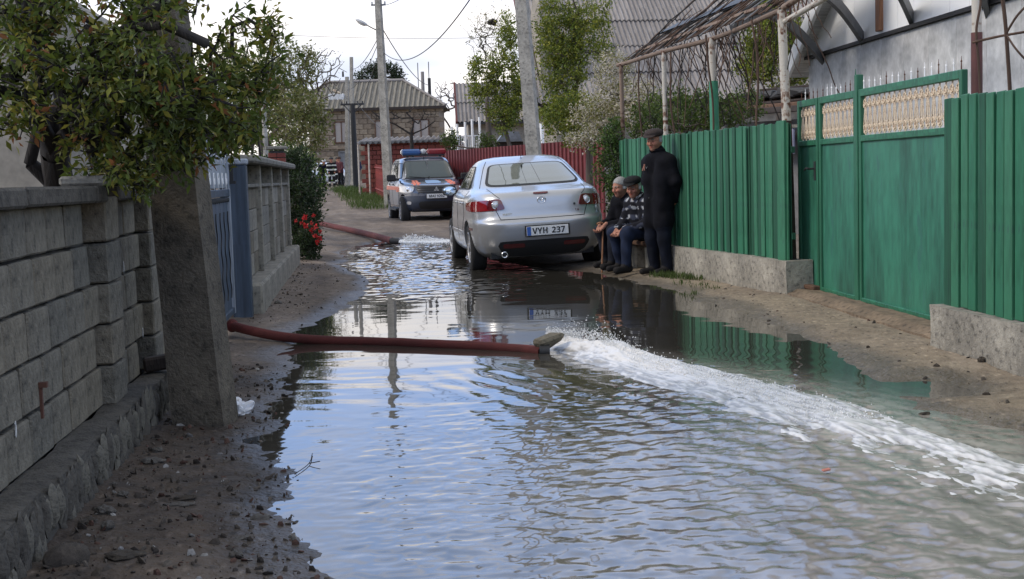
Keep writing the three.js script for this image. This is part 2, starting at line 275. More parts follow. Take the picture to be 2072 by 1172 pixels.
{
  const xs = lines([[-3.4, 3.6, 430]]), ds = lines([[2.3, 27, 840, 2]]);
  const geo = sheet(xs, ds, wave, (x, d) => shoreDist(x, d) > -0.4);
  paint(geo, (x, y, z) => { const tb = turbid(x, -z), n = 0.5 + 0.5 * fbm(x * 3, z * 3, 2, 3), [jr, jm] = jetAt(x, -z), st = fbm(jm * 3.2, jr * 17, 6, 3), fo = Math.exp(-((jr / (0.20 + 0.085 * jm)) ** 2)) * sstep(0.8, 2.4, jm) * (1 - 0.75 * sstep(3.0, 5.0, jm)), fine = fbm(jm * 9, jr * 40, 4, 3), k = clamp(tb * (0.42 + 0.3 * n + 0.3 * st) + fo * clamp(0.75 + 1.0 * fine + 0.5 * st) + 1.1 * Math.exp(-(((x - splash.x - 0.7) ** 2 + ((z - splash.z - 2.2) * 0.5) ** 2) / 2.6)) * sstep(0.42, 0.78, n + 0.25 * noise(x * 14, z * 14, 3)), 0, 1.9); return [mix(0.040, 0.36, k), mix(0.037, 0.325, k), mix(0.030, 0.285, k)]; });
  const uv = geo.attributes.uv, rough = tex([280, 700], 1, (u, v) => { const q = turbid(mix(-3.4, 3.6, u), mix(2.3, 27, v)), k = 0.03 + 0.13 * q * q; return [k, k, k]; }, false); rough.repeat.set(1, 1); rough.wrapS = rough.wrapT = THREE.ClampToEdgeWrapping;
  for (let i = 0; i < uv.count; i++) uv.setXY(i, (uv.getX(i) + 3.4) / 7, (uv.getY(i) - 2.3) / 24.7);
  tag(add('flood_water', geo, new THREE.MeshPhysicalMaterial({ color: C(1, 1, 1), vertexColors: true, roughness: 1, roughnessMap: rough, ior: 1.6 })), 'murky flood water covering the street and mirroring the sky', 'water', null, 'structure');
}
{ // white water: torn foam sheet over the jet, clots and drops
  const foamHalf = (m) => 0.05 + 0.32 * (1 - Math.exp(-m / 1.0)) + 0.035 * m;
  const R = rng(5), rows = 700, cols = 150, pos = [], col = [], idx = [], ok = [], up = V(0, 1, 0);
  for (let j = 0; j <= rows; j++) {
    const s = j / rows * 0.95, p = jet.getPointAt(s), tan = jet.getTangentAt(s), side = V(-tan.z, 0, tan.x), m = s * JL, w = foamHalf(m);
    for (let i = 0; i <= cols; i++) {
      const v = (i / cols - 0.5) * 2.6, x = p.x + side.x * v * w, z = p.z + side.z * v * w, far = v < 0 ? 2.6 : 1.3, core = Math.exp(-v * v * far);
      const q = v * w, n1 = fbm(m * 1.9, q * 7, 1, 3), n2 = fbm(m * 7.5 + 0.8 * n1, q * 26, 3, 3), n3 = noise(m * 26, q * 70, 9);
      const crest = (0.07 * Math.exp(-(((m - 0.6) / 0.55) ** 2)) + 0.036) * Math.exp(-m / 5);
      const h = core * crest * (0.8 + 0.7 * n1) + core * (0.015 * n2 + 0.006 * n3) * (0.18 + 0.82 * Math.exp(-m / 0.9));
      pos.push(x, Math.max(-0.004, h + wave(x, -z) * 0.4), z);
      const den = core * 1.7 * (0.15 + 0.85 * Math.exp(-m / 3.6)) + 0.30 * n1 + 0.50 * n2 + 0.22 * n3;
      const low = core * 1.6 * Math.exp(-m / 3.1) + 0.22 * n1 + 0.10 * n2 - 0.22, over = den - 0.34; ok.push(low > -0.12); if (low < 0.35) { const o = pos.length - 2, f = sstep(-0.06, 0.35, low); pos[o] = mix(-0.008, pos[o], f); } const k = mix(0.38, 0.88, sstep(-0.15, 0.75, over + 0.35 * n2 + 0.2 * n3)); col.push(k, k * 0.98, k * 0.95);
    }
  }
  for (let j = 0; j < rows; j++) for (let i = 0; i < cols; i++) { const a = j * (cols + 1) + i, b = a + 1, c = a + cols + 1, e = c + 1; if (ok[a] + ok[b] + ok[c] + ok[e] >= 3) idx.push(a, b, e, a, e, c); }
  const g = new THREE.BufferGeometry(); g.setAttribute('position', new THREE.Float32BufferAttribute(pos, 3)); g.setAttribute('color', new THREE.Float32BufferAttribute(col, 3)); g.setIndex(idx); g.computeVertexNormals();
  const foamMat = new THREE.MeshPhysicalMaterial({ color: C(1, 1, 1), vertexColors: true, roughness: 0.35, side: THREE.DoubleSide, transmission: 0.25, thickness: 0 });
  const foam = add('stream_foam', g, foamMat); tag(foam, 'white foaming stream rushing away from the near hose end', 'foam', null, 'stuff');
  const drop = new THREE.IcosahedronGeometry(1, 1), dropMat = mat([0.74, 0.74, 0.73], { roughness: 0.2 });
  function drops(name, label, n, place) { const im = new THREE.InstancedMesh(drop, dropMat, n), m4 = new THREE.Matrix4(), q = new THREE.Quaternion(); for (let i = 0; i < n; i++) { const [p, r] = place(i); q.setFromEuler(new THREE.Euler(R() * 6, R() * 6, R() * 6)); m4.compose(p, q, V(r * (0.7 + 0.9 * R()), r * (0.5 + 0.6 * R()), r)); im.setMatrixAt(i, m4); } im.name = numbered(name); im.castShadow = im.receiveShadow = true; scene.add(im); tag(im, label, 'spray', null, 'stuff'); }
  const gauss = () => (R() + R() + R() - 1.5) * 1.15;
  drops('water_spray', 'white drops and clots thrown up along the near foaming stream', 6500, (i) => {
    const m = Math.pow(R(), 2.2) * JL * 0.62, s = m / JL, p = jet.getPointAt(s), tan = jet.getTangentAt(s), w = 0.42 * foamHalf(m), v = gauss();
    const high = i % 4 === 0 && m < 1.9, top = (0.085 * Math.exp(-(((m - 0.55) / 0.6) ** 2)) + 0.045) * Math.exp(-m / 4.2) * Math.exp(-v * v);
    return [V(p.x - tan.z * v * w, high ? top * 1.0 + R() * R() * 0.15 * Math.exp(-(((m - 0.6) / 0.7) ** 2)) : top * (0.7 + 0.6 * R()), p.z + tan.x * v * w), high ? 0.0014 + 0.0026 * R() : 0.0016 + 0.0045 * R() * R()];
  });
  drops('water_spray', 'white splash bursting from the far hose end beside the car', 3600, (i) => {
    const a = R(), far = i % 3 === 0, x = splash.x + (far ? a * 1.15 : a * 1.0 + gauss() * 0.25), z = splash.z + gauss() * (far ? 0.12 : 0.5) + a * 0.5;
    return [V(x, far ? R() * R() * 0.15 * Math.exp(-(((a - 0.18) / 0.45) ** 2)) + 0.01 : 0.008 * R(), z), far ? 0.003 + 0.008 * R() : 0.004 + 0.014 * R()];
  });
}

// ------------------------------------------------------------------ growing things
function leafMesh(list) {      // list of [pos, dir, up, length, width, colour]
  const n = list.length, pos = new Float32Array(n * 15), col = new Float32Array(n * 15), idx = new Uint32Array(n * 12), a = V(0, 0, 0), b = V(0, 0, 0), c = V(0, 0, 0);
  list.forEach(([p, d, u, L, w, k], i) => {
    a.crossVectors(d, u).normalize(); b.crossVectors(a, d); const o = i * 15;
    const put = (q, s, t, h) => { c.copy(p).addScaledVector(d, s * L).addScaledVector(a, t * w).addScaledVector(b, h * w); pos.set([c.x, c.y, c.z], o + q * 3); col.set(k, o + q * 3); };
    put(0, 0, 0, 0); put(1, 0.45, 0.5, 0.16); put(2, 0.48, 0, -0.04); put(3, 0.45, -0.5, 0.16); put(4, 1, 0, -0.12);
    const v = i * 5; idx.set([v, v + 1, v + 2, v, v + 2, v + 3, v + 2, v + 1, v + 4, v + 2, v + 4, v + 3], i * 12);
  });
  const g = new THREE.BufferGeometry(); g.setAttribute('position', new THREE.BufferAttribute(pos, 3)); g.setAttribute('color', new THREE.BufferAttribute(col, 3)); g.setIndex(new THREE.BufferAttribute(idx, 1)); g.computeVertexNormals(); return g;
}
const rdir = (R) => { const z = 2 * R() - 1, a = R() * 6.283, s = Math.sqrt(1 - z * z); return V(s * Math.cos(a), z, s * Math.sin(a)); };
// Branches reach out to points spread through the crown's volumes; leaves grow on the outer twigs.
function grow(o) {
  const R = rng(o.seed), nodes = o.stem.map((p, i) => ({ p, up: i - 1, n: 0, fixed: o.stemR ? o.stemR[i] : 0 }));
  if (o.stems) for (const s of o.stems) { let up = s.from ?? 0; for (const p of s.pts) { nodes.push({ p, up, n: 0, fixed: s.r || 0 }); up = nodes.length - 1; } }
  const aims = [], tot = o.blobs.reduce((s, b) => s + (b.n || b.r[0] * b.r[1] * b.r[2]), 0);
  for (const b of o.blobs) { const k = Math.round(o.twigs * (b.n || b.r[0] * b.r[1] * b.r[2]) / tot); for (let i = 0; i < k; i++) { const d = rdir(R).multiplyScalar(Math.pow(R(), 0.42)); aims.push(V(b.c.x + d.x * b.r[0], b.c.y + d.y * b.r[1], b.c.z + d.z * b.r[2])); } }
  const root = o.stem[o.stem.length - 1]; aims.sort((p, q) => p.distanceToSquared(root) - q.distanceToSquared(root));
  const tips = [], step = o.step || 0.2;
  for (const t of aims) {
    let best = 1e9, bi = 0; for (let i = 0; i < nodes.length; i++) { const dx = t.x - nodes[i].p.x, dy = t.y - nodes[i].p.y, dz = t.z - nodes[i].p.z, l = dx * dx + dz * dz + dy * dy * (dy < 0 ? 1.5 : 1); if (l < best) { best = l; bi = i; } }
    const s = nodes[bi].p, L = s.distanceTo(t), k = Math.max(1, Math.round(L / step)); let up = bi;
    for (let i = 1; i <= k; i++) { const p = s.clone().lerp(t, i / k); if (i < k) p.add(rdir(R).multiplyScalar(step * 0.13)); p.y += (o.arch || 0) * L * Math.sin(Math.PI * i / k); nodes.push({ p, up, n: 0, fixed: 0 }); up = nodes.length - 1; }
    tips.push(up);
  }
  for (const t of tips) for (let i = t; i >= 0; i = nodes[i].up) nodes[i].n++;
  const wood = [], tr = o.twigR || 0.004, rad = (q) => q.fixed || tr * Math.pow(Math.max(1, q.n), o.pow || 0.46);
  const pos = [], idx = [];
  nodes.forEach((q) => {
    if (q.up < 0) return; const u = nodes[q.up], r0 = Math.min(rad(u), rad(q) * 1.6), r1 = rad(q), sides = r1 > 0.03 ? 8 : r1 > 0.008 ? 5 : 3, d = new THREE.Vector3().subVectors(q.p, u.p).normalize(), a = V(d.y, d.z, -d.x).cross(d).normalize(), b = new THREE.Vector3().crossVectors(d, a), o0 = pos.length / 3;
    for (const [c, r] of [[u.p, r0], [q.p, r1]]) for (let k = 0; k < sides; k++) { const x = Math.cos(k / sides * 6.283) * r, y = Math.sin(k / sides * 6.283) * r; pos.push(c.x + a.x * x + b.x * y, c.y + a.y * x + b.y * y, c.z + a.z * x + b.z * y); }
    for (let k = 0; k < sides; k++) { const e = (k + 1) % sides; idx.push(o0 + k, o0 + e, o0 + sides + e, o0 + k, o0 + sides + e, o0 + sides + k); }
  });
  const g = new THREE.BufferGeometry(); g.setAttribute('position', new THREE.Float32BufferAttribute(pos, 3)); g.setIndex(idx); g.computeVertexNormals();
  const leaves = [], [l0, l1] = o.leaf || [0.05, 0.08];
  if (o.perTwig) for (const t of tips) {
    const q = nodes[t], u = nodes[q.up], ax = new THREE.Vector3().subVectors(q.p, u.p), L = Math.max(0.05, ax.length()); ax.normalize();
    const kN = Math.round(o.perTwig * (0.5 + R())), hue = R();
    for (let i = 0; i < kN; i++) { const d = rdir(R).addScaledVector(ax, 0.9); d.y -= o.droop || 0; d.normalize(); const p = q.p.clone().addScaledVector(ax, (R() - 0.75) * Math.max(L, o.spread || 0.1)).addScaledVector(rdir(R), (o.spread || 0.1) * Math.pow(R(), 0.7)), len = mix(l0, l1, R()); leaves.push([p, d, rdir(R).add(V(0, 1.1, 0)).normalize(), len, len * (o.slim || 0.42), o.color(R, hue, p)]); }
  }
  return [g, leaves.length ? leafMesh(leaves) : null];
}
const shift = (g, p) => g.translate(-p.x, -p.y, -p.z);
function plant(name, label, category, o, group) {
  const base = o.stem[0].clone(), t = thing(name, label, category, base.toArray(), 0, group), [w, l] = grow(o);
  add(o.stemName || 'trunk', triUV(shift(w, base)), o.bark || M.bark, t);
  if (l) tag(add(o.leafName || 'crown', shift(l, base), M.foliage, t), null, null, null, 'stuff');
  return t;
}
const tint = (list) => (R, hue) => { const k = list[Math.min(list.length - 1, Math.floor((0.65 * hue + 0.35 * R()) * list.length))], v = 0.75 + 0.5 * R(); return [k[0] * v, k[1] * v, k[2] * v]; };

// ------------------------------------------------------------------ left side
const lineL = (d, out = 0) => [-1.53 - 0.1036 * (d - 4.27) + out, d];
{
  const R = rng(21), w = along('block_wall', 'long low grey concrete block wall with sloping plinth, nearest on the left', 'wall', lineL(2.2), lineL(8.15));
  const L = w.span, geoms = [0, 1, 2, 3].map((i) => cham(0.300, 0.174, 0.1, 0.007, 0.006, R));
  const half = cham(0.17, 0.178, 0.1, 0.006);
  const pil = [[3.86, 0.30], [5.02, 0.26]];                         // pilasters along the wall
  add('wall_core', box(L, 1.14, 0.09, L / 2, 0.57, -0.262), M.mortar, w);
  for (let r = 0; r < 5; r++) for (let x = (r % 2) * -0.16 + (r * 0.07) % 0.1; x < L - 0.1; x += 0.322) {
    const c = x + 0.16; if (pil.some(([p, q]) => c > p - 0.10 && c < p + q + 0.10)) continue;
    const b = add('block', geoms[Math.floor(R() * 4)], blocks[Math.floor(R() * 3)], w); b.position.set(c, 0.205 + r * 0.187 + 0.093, -0.215 + (R() - 0.5) * 0.006); b.rotation.set((R() - 0.5) * 0.01, (R() - 0.5) * 0.012, (R() - 0.5) * 0.008);
  }
  for (const [p, q] of pil) for (let r = 0; r < 5; r++) { const b = add('pilaster_block', cham(q, r === 4 ? 0.20 : 0.178, 0.21, 0.008, 0.006, R), blocks[(r + 1) % 3], w); b.position.set(p + q / 2, 0.205 + r * 0.187 + (r === 4 ? 0.104 : 0.093), -0.212); }
  let x = -0.05; while (x < L) { const l = 1.15 + R() * 0.3, hitP = pil.find(([p, q]) => p > x && p < x + l), e = Math.min(L, hitP ? hitP[0] : x + l); const g = cham(e - x - 0.006, 0.07, 0.24, 0.01, 0.01, R), b = add('coping_stone', g, M.darkConcrete, w); b.position.set((x + e) / 2, 1.172, -0.215); x = hitP ? hitP[0] + hitP[1] : e; }
  for (const [p, q] of pil) { const b = add('pilaster_cap', cham(q + 0.03, 0.045, 0.22, 0.012), M.concrete, w); b.position.set(p + q / 2, 1.232, -0.195); }
  // plinth with a rough screed top and stones pressed into its face
  const n = 90, prof = [[-0.17, 0.205], [-0.10, 0.212], [-0.03, 0.205], [-0.012, 0.185], [-0.03, 0.02], [-0.03, -0.12]], pos = [], idx = [];
  for (let i = 0; i <= n; i++) for (let j = 0; j < prof.length; j++) { const s = i / n * L, k = j < 4 ? 0.012 : 0.008; pos.push(s, prof[j][1] + k * fbm(s * 3, j * 0.7, 2, 3), prof[j][0] + 0.02 * fbm(s * 2.2, j * 0.4, 6, 3)); }
  for (let i = 0; i < n; i++) for (let j = 0; j < prof.length - 1; j++) { const a = i * prof.length + j, b = a + 1, c = a + prof.length, e = c + 1; idx.push(a, b, e, a, e, c); }
  const pg = new THREE.BufferGeometry(); pg.setAttribute('position', new THREE.Float32BufferAttribute(pos, 3)); pg.setIndex(idx); pg.computeVertexNormals();
  const plinth = add('plinth', triUV(pg), M.darkConcrete, w);
  const stones = [0, 1, 2, 3, 4].map((v) => { const pts = [], q = rng(300 + v); for (let i = 0; i < 22; i++) { const d = rdir(q); pts.push(V(d.x * 0.037 * (0.85 + 0.3 * q()), d.y * 0.088 * (0.8 + 0.4 * q()), Math.abs(d.z) * 0.026)); } return triUV(toCreasedNormals(new ConvexGeometry(pts), 0.7)); });
  for (let i = 0; i < L / 0.072; i++) for (const [row, y0] of [[0, 0.125], [1, 0.015]]) { if (row && R() < 0.25) continue; const s = add('stone', stones[Math.floor(R() * 5)], R() < 0.5 ? M.darkConcrete : M.block2, plinth); s.position.set(i * 0.072 + row * 0.035 + (R() - 0.5) * 0.02, y0 + (R() - 0.5) * 0.04, -0.026); s.rotation.z = 0.15 + (R() - 0.5) * 0.5; s.scale.set(0.8 + R() * 0.5, 0.75 + R() * 0.5, 0.8 + R() * 0.5); }
  const br = add('rusty_bracket', join([box(0.018, 0.13, 0.010, 0, 0, 0), box(0.026, 0.02, 0.03, 0, 0.06, 0.01)]), M.rebar, w); br.position.set(2.72, 0.42, -0.158); tag(br, 'rusty iron bracket on the blocks');
  const scuff = shapeOf([[0, 0], [0.02, 0.05], [0.012, 0.075], [0.03, 0.09], [0.04, 0.05], [0.035, 0.01], [0.02, -0.015]]), sg = triUV(new THREE.ExtrudeGeometry(scuff, { depth: 0.003, bevelEnabled: false }));
  for (const [s, y, k, z] of [[4.32, 0.80, 1, 0], [4.5, 0.78, 0.5, 0], [5.55, 0.86, 0.6, 0], [2.35, 0.36, 0.5, 0], [4.95, 0.40, 0.45, 0]]) { const m = add('paint_splash', sg, M.white, w); m.position.set(s, y, -0.163); m.scale.set(k, k * 1.1, 1); }
}
{ // leaning concrete strut pole, in front of the wall
  const b = gr(408, 872), top = at(322, 90, 6.62), dir = top.clone().sub(V(b.x, 0, b.z)); dir.multiplyScalar(1 / dir.y);
  const t = thing('concrete_pole', 'dark leaning square concrete pole at the end of the block wall', 'pole', [b.x, 0, b.z - 0.1]);
  const H = 5.6, geo = new THREE.BoxGeometry(1, H, 1, 1, 24, 1); geo.translate(0, H / 2 - 0.15, 0); const p = geo.attributes.position;
  for (let i = 0; i < p.count; i++) { const y = p.getY(i), k = mix(0.262, 0.15, clamp(y / H)), x = p.getX(i) * k, z = p.getZ(i) * k * 0.85, c = Math.cos(0.13), s = Math.sin(0.13); p.setXYZ(i, x * c - z * s + dir.x * y + 0.006 * noise(y * 5, x * 9, 1), y, x * s + z * c + dir.z * y + 0.006 * noise(y * 4, z * 9, 3)); }
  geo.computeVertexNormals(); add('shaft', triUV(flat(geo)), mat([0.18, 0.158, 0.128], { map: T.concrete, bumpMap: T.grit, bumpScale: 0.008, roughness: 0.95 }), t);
  for (const y of [0.9, 2.4]) { const ring = new THREE.TorusGeometry(0.115, 0.004, 5, 4); ring.rotateX(Math.PI / 2); ring.rotateY(Math.PI / 4 - 0.28); ring.scale(1.35, 1, 1.2); ring.translate(dir.x * y, y, dir.z * y); }
  const s = b.x - 0.15, wd = thing('timber_wedge', 'dark timber offcut wedged between block wall and leaning pole', 'timber', [at(330, 756, 7.05).x, 0.23, -7.05], 0.3); const tg = cham(0.2, 0.075, 0.1, 0.012); tg.rotateZ(0.1); add('offcut', tg, M.darkWood, wd); wd.position.y = 0.265;
}
{ // plastic bag
  const p = gr(474, 846), g = new THREE.IcosahedronGeometry(0.09, 5), q = g.attributes.position;
  for (let i = 0; i < q.count; i++) { const v = V(q.getX(i), q.getY(i), q.getZ(i)), k = 1 + 0.5 * fbm(v.x * 16, v.y * 16, v.z * 16, 3) + 0.2 * Math.abs(noise(v.x * 40, v.y * 40, v.z * 40)); q.setXYZ(i, v.x * k * 0.85, Math.max(-0.01, (v.y + 0.045) * k * 0.62 + (v.x < 0 ? -v.x * 0.55 : 0)), v.z * k); }
  const t = add('plastic_bag', triUV(flat(g)), mat([0.75, 0.76, 0.78], { roughness: 0.4, transmission: 0.25, thickness: 0 })); t.position.set(p.x, 0.01, p.z); tag(t, 'crumpled white plastic bag at the foot of the leaning pole', 'bag');
}
{ // blue sheet-metal gate
  const t = along('metal_gate', 'blue painted metal gate with pale ornamented upper panels, behind leaning pole', 'gate', lineL(8.25, -0.12), lineL(11.35, -0.12)), L = t.span, R = rng(4);
  for (const [x0, x1] of [[0.04, L / 2 - 0.02], [L / 2 + 0.02, L - 0.03]]) {
    const n = 5, w = (x1 - x0 - 0.08) / n;
    for (let i = 0; i < n; i++) { const p = add('lower_panel', cham(w - 0.012, 0.94, 0.016, 0.005), M.bluePaint, t); p.position.set(x0 + 0.04 + w * (i + 0.5), 0.62, -0.01); const u = add('upper_panel', cham(w - 0.012, 0.42, 0.014, 0.005), M.paleBlue, t); u.position.set(x0 + 0.04 + w * (i + 0.5), 1.375, -0.012); }
    for (const [y, h] of [[0.13, 0.05], [1.125, 0.06], [1.6, 0.045]]) { const f = add('rail', cham(x1 - x0, h, 0.04, 0.004), y > 1.3 ? M.paleBlue : M.bluePost, t); f.position.set((x0 + x1) / 2, y, 0); }
    for (const x of [x0 + 0.02, x1 - 0.02]) { const f = add('stile', cham(0.04, 1.52, 0.044, 0.004), M.paleBlue, t); f.position.set(x, 0.86, 0.001); }
    for (let i = 0; i < n; i++) { // wrought scrolls
      const cx = x0 + 0.04 + w * (i + 0.5), pts = []; for (let k = 0; k <= 26; k++) { const a = k / 26; pts.push(V(cx + Math.sin(a * 19) * 0.045 * (1 - 0.5 * a), 0.25 + a * 0.72, 0.012)); }
      add('scroll', tube(pts, 0.005, 70, 4), M.iron, t);
      for (const y of [1.2, 1.42]) { const c = []; for (let k = 0; k <= 20; k++) { const a = k / 20 * 11; c.push(V(cx + Math.cos(a) * 0.006 * a, y + Math.sin(a) * 0.007 * a + 0.03, 0.012)); } add('scroll', tube(c, 0.0045, 50, 4), M.whiteMetal, t); }
      const fr = []; for (let k = 0; k <= 12; k++) fr.push(V(cx - w / 2 + w * k / 12, 1.05 + 0.03 * (k % 2), 0.012)); add('scroll', tube(fr, 0.005, 40, 4), M.iron, t);
    }
  }
  const latch = add('latch', join([box(0.03, 0.16, 0.03, 0, 0, 0), box(0.05, 0.025, 0.05, 0, 0.07, 0.01), box(0.05, 0.025, 0.05, 0, -0.07, 0.01)]), M.iron, t); latch.position.set(L - 0.05, 1.28, 0.04);
  const q = lineL(11.5, -0.05), post = thing('gate_post', 'thick blue steel gate post beside the far block wall', 'post', [q[0], 0, -q[1]], 0.1);
  const pg = cham(0.16, 1.36, 0.16, 0.012); pg.translate(0, 0.68, 0); add('shaft', pg, M.bluePost, post); const cp = cham(0.18, 0.05, 0.18, 0.01); cp.translate(0, 1.385, 0); add('cap', cp, M.paleBlue, post);
}
{ // second wall: blockwork in bays between ribs
  const R = rng(31), s0 = [-2.30, 11.62], e0 = [-3.08, 18.7], w = along('block_wall', 'pale block wall with vertical ribs and niche row, beyond blue gate', 'wall', s0, e0), L = w.span, bays = 4, bw = (L - 0.12) / bays;
  const pl = cham(L, 0.44, 0.30, 0.02); pl.translate(L / 2, 0.10, -0.03); add('plinth', pl, M.stucco, w);
  add('wall_core', box(L - 0.02, 1.1, 0.1, L / 2, 0.85, -0.16), M.mortar, w);
  const cp = cham(L / 3 - 0.006, 0.07, 0.34, 0.018); for (let i = 0; i < 3; i++) { const c = add('coping_stone', cp, M.concrete, w); c.position.set(L / 6 + i * L / 3, 1.415, -0.06); c.rotation.x = 0.03; }
  const rib = cham(0.11, 1.06, 0.14, 0.008), bl = cham((bw - 0.12) / 3 - 0.006, 0.204, 0.1, 0.007, 0.004, R), ledge = cham(bw - 0.112, 0.035, 0.12, 0.008), niche = box(bw - 0.112, 0.17, 0.02);
  for (let b = 0; b <= bays; b++) { const r = add('rib', rib, M.stucco, w); r.position.set(0.06 + b * bw, 0.85, -0.055); }
  for (let b = 0; b < bays; b++) {
    for (let r = 0; r < 4; r++) for (let c = 0; c < 3; c++) { const k = add('block', bl, [M.block3, M.stucco, M.concrete][Math.floor(R() * 3)], w); k.position.set(0.115 + b * bw + (c + 0.5) * (bw - 0.11) / 3, 0.427 + r * 0.209, -0.085 + (R() - 0.5) * 0.006); }
    const l = add('ledge', ledge, M.concrete, w); l.position.set(0.06 + (b + 0.5) * bw, 1.175, -0.055);
    const q = add('niche_panel', niche, M.block2, w); q.position.set(0.06 + (b + 0.5) * bw, 1.285, -0.105);
  }
}
{ // brick pillar behind the wall end
  const p = at(561, 330, 19.6), t = thing('brick_pillar', 'red brick gate pillar with grey cap behind the ribbed wall', 'pillar', [p.x, 0, p.z], 0.12), R = rng(8);
  add('core', box(0.2, 1.66, 0.2, 0, 0.83, 0), M.mortar, t); const bg = cham(0.118, 0.062, 0.06, 0.004), side = cham(0.06, 0.062, 0.118, 0.004);
  for (let c = 0; c < 22; c++) for (const s of [-1, 1]) { const m = R() < 0.5 ? M.brick : M.brick2, y = 0.06 + c * 0.073; const a = add('brick', bg, m, t); a.position.set(s * 0.062, y, 0.085); const b = add('brick', bg, m, t); b.position.set(s * 0.062, y, -0.085); const e = add('brick', side, M.brick, t); e.position.set(s * 0.09, y, 0); }
  const cap = cham(0.31, 0.05, 0.31, 0.012); cap.translate(0, 1.70, 0); add('cap', cap, M.concrete, t);
}
plant('fruit_tree', 'dark leafy tree with reddish shoots overhanging the near block wall', 'tree', {
  seed: 41, bark: M.barkDark, stem: [at(150, 430, 7.2).setY(0), at(120, 380, 7.0), at(110, 310, 6.8), at(105, 230, 6.7)], stemR: [0.085, 0.08, 0.07, 0.055],
  stems: [{ from: 1, r: 0.032, pts: [at(60, 330, 6.9), at(85, 230, 6.8), at(72, 120, 6.7), at(70, 0, 6.6), at(60, -200, 6.6)] }, { from: 2, r: 0.04, pts: [at(180, 230, 6.5), at(230, 120, 6.3), at(262, 60, 6.2), at(330, 10, 6.2), at(420, -90, 6.4)] }, { from: 3, r: 0.024, pts: [at(250, 60, 6.1), at(330, 50, 5.9), at(420, 90, 6.0)] }, { from: 2, r: 0.03, pts: [at(60, 200, 6.3), at(-20, 180, 6.0), at(-120, 100, 5.8)] }],
  blobs: [{ c: at(130, 150, 6.0), r: [0.40, 0.30, 0.45] }, { c: at(300, 190, 5.95), r: [0.34, 0.36, 0.36], n: 0.075 }, { c: at(420, 215, 6.1), r: [0.30, 0.28, 0.34], n: 0.05 }, { c: at(515, 95, 6.3), r: [0.19, 0.26, 0.26], n: 0.026 }, { c: at(290, 335, 5.95), r: [0.21, 0.13, 0.25], n: 0.018 }, { c: at(215, 300, 6.15), r: [0.20, 0.16, 0.25], n: 0.017 }, { c: at(385, 290, 6.0), r: [0.16, 0.17, 0.2], n: 0.010 }, { c: at(470, 270, 6.2), r: [0.13, 0.10, 0.16], n: 0.006 }, { c: at(40, 60, 6.1), r: [0.3, 0.25, 0.4], n: 0.030 }, { c: at(230, 15, 6.1), r: [0.5, 0.16, 0.4], n: 0.034 }, { c: at(30, 250, 5.9), r: [0.14, 0.13, 0.2], n: 0.005 }, { c: at(270, 385, 5.9), r: [0.07, 0.05, 0.1], n: 0.002 },
    { c: V(-2.3, 2.75, -6.3), r: [1.2, 0.65, 1.0], n: 0.11 }],
  twigs: 1000, step: 0.09, twigR: 0.0026, pow: 0.5, perTwig: 13, leaf: [0.030, 0.062], slim: 0.40, spread: 0.07, droop: 0.15,
  color: tint([[0.045, 0.070, 0.010], [0.070, 0.100, 0.013], [0.095, 0.130, 0.015], [0.080, 0.112, 0.014], [0.150, 0.160, 0.020], [0.21, 0.19, 0.024], [0.24, 0.095, 0.030]]),
});
{ // house whose pale wall shows through the tree
  const t = thing('garden_house', 'beige rendered house wall half hidden behind the overhanging tree', 'house', [-4.6, 0, -11]);
  const g = cham(3.2, 2.6, 4, 0.02); g.translate(-0.6, 1.3, -1.6); add('wall', g, M.beige, t);
  const rf = extr([[-2.0, 2.56], [1.25, 2.56], [-0.4, 3.6]], 4.5); rf.translate(-0.3, 0.03, -3.9); add('roof', rf, M.slateFar, t);
  const wg = cham(0.7, 0.9, 0.05, 0.01); wg.translate(-0.6, 1.45, 0.42); const win = add('window', wg, M.white, t); const pane = box(0.58, 0.78, 0.02, -0.6, 1.45, 0.45); add('pane', pane, M.glassDark, win);
}
const hedgeTint = tint([[0.016, 0.032, 0.009], [0.020, 0.040, 0.010], [0.026, 0.050, 0.012], [0.040, 0.066, 0.014]]);
plant('hedge_shrub', 'dense dark green shrub spilling past the ribbed wall end', 'shrub', { seed: 51, stem: [V(-3.28, 0.02, -20.6), V(-3.28, 0.3, -20.6)], blobs: [{ c: V(-3.3, 0.98, -20.6), r: [0.42, 0.85, 0.8] }, { c: V(-3.08, 0.75, -20.2), r: [0.26, 0.6, 0.5] }, { c: V(-3.45, 1.5, -20.8), r: [0.3, 0.3, 0.5] }], twigs: 560, step: 0.16, twigR: 0.003, perTwig: 18, leaf: [0.04, 0.075], slim: 0.5, spread: 0.12, color: hedgeTint, stemName: 'stem', leafName: 'foliage' });
plant('garden_shrub', 'bright yellow green bush behind the brick pillar', 'shrub', { seed: 52, stem: [V(-4.0, 0.05, -24), V(-4.0, 0.6, -24)], blobs: [{ c: V(-4.05, 1.35, -24), r: [0.55, 0.6, 0.7] }, { c: V(-3.75, 1.2, -24.5), r: [0.4, 0.55, 0.6] }], twigs: 260, step: 0.2, twigR: 0.003, perTwig: 15, leaf: [0.05, 0.09], slim: 0.5, spread: 0.15, color: tint([[0.06, 0.11, 0.015], [0.09, 0.15, 0.02], [0.12, 0.17, 0.03]]), stemName: 'stem', leafName: 'foliage' });
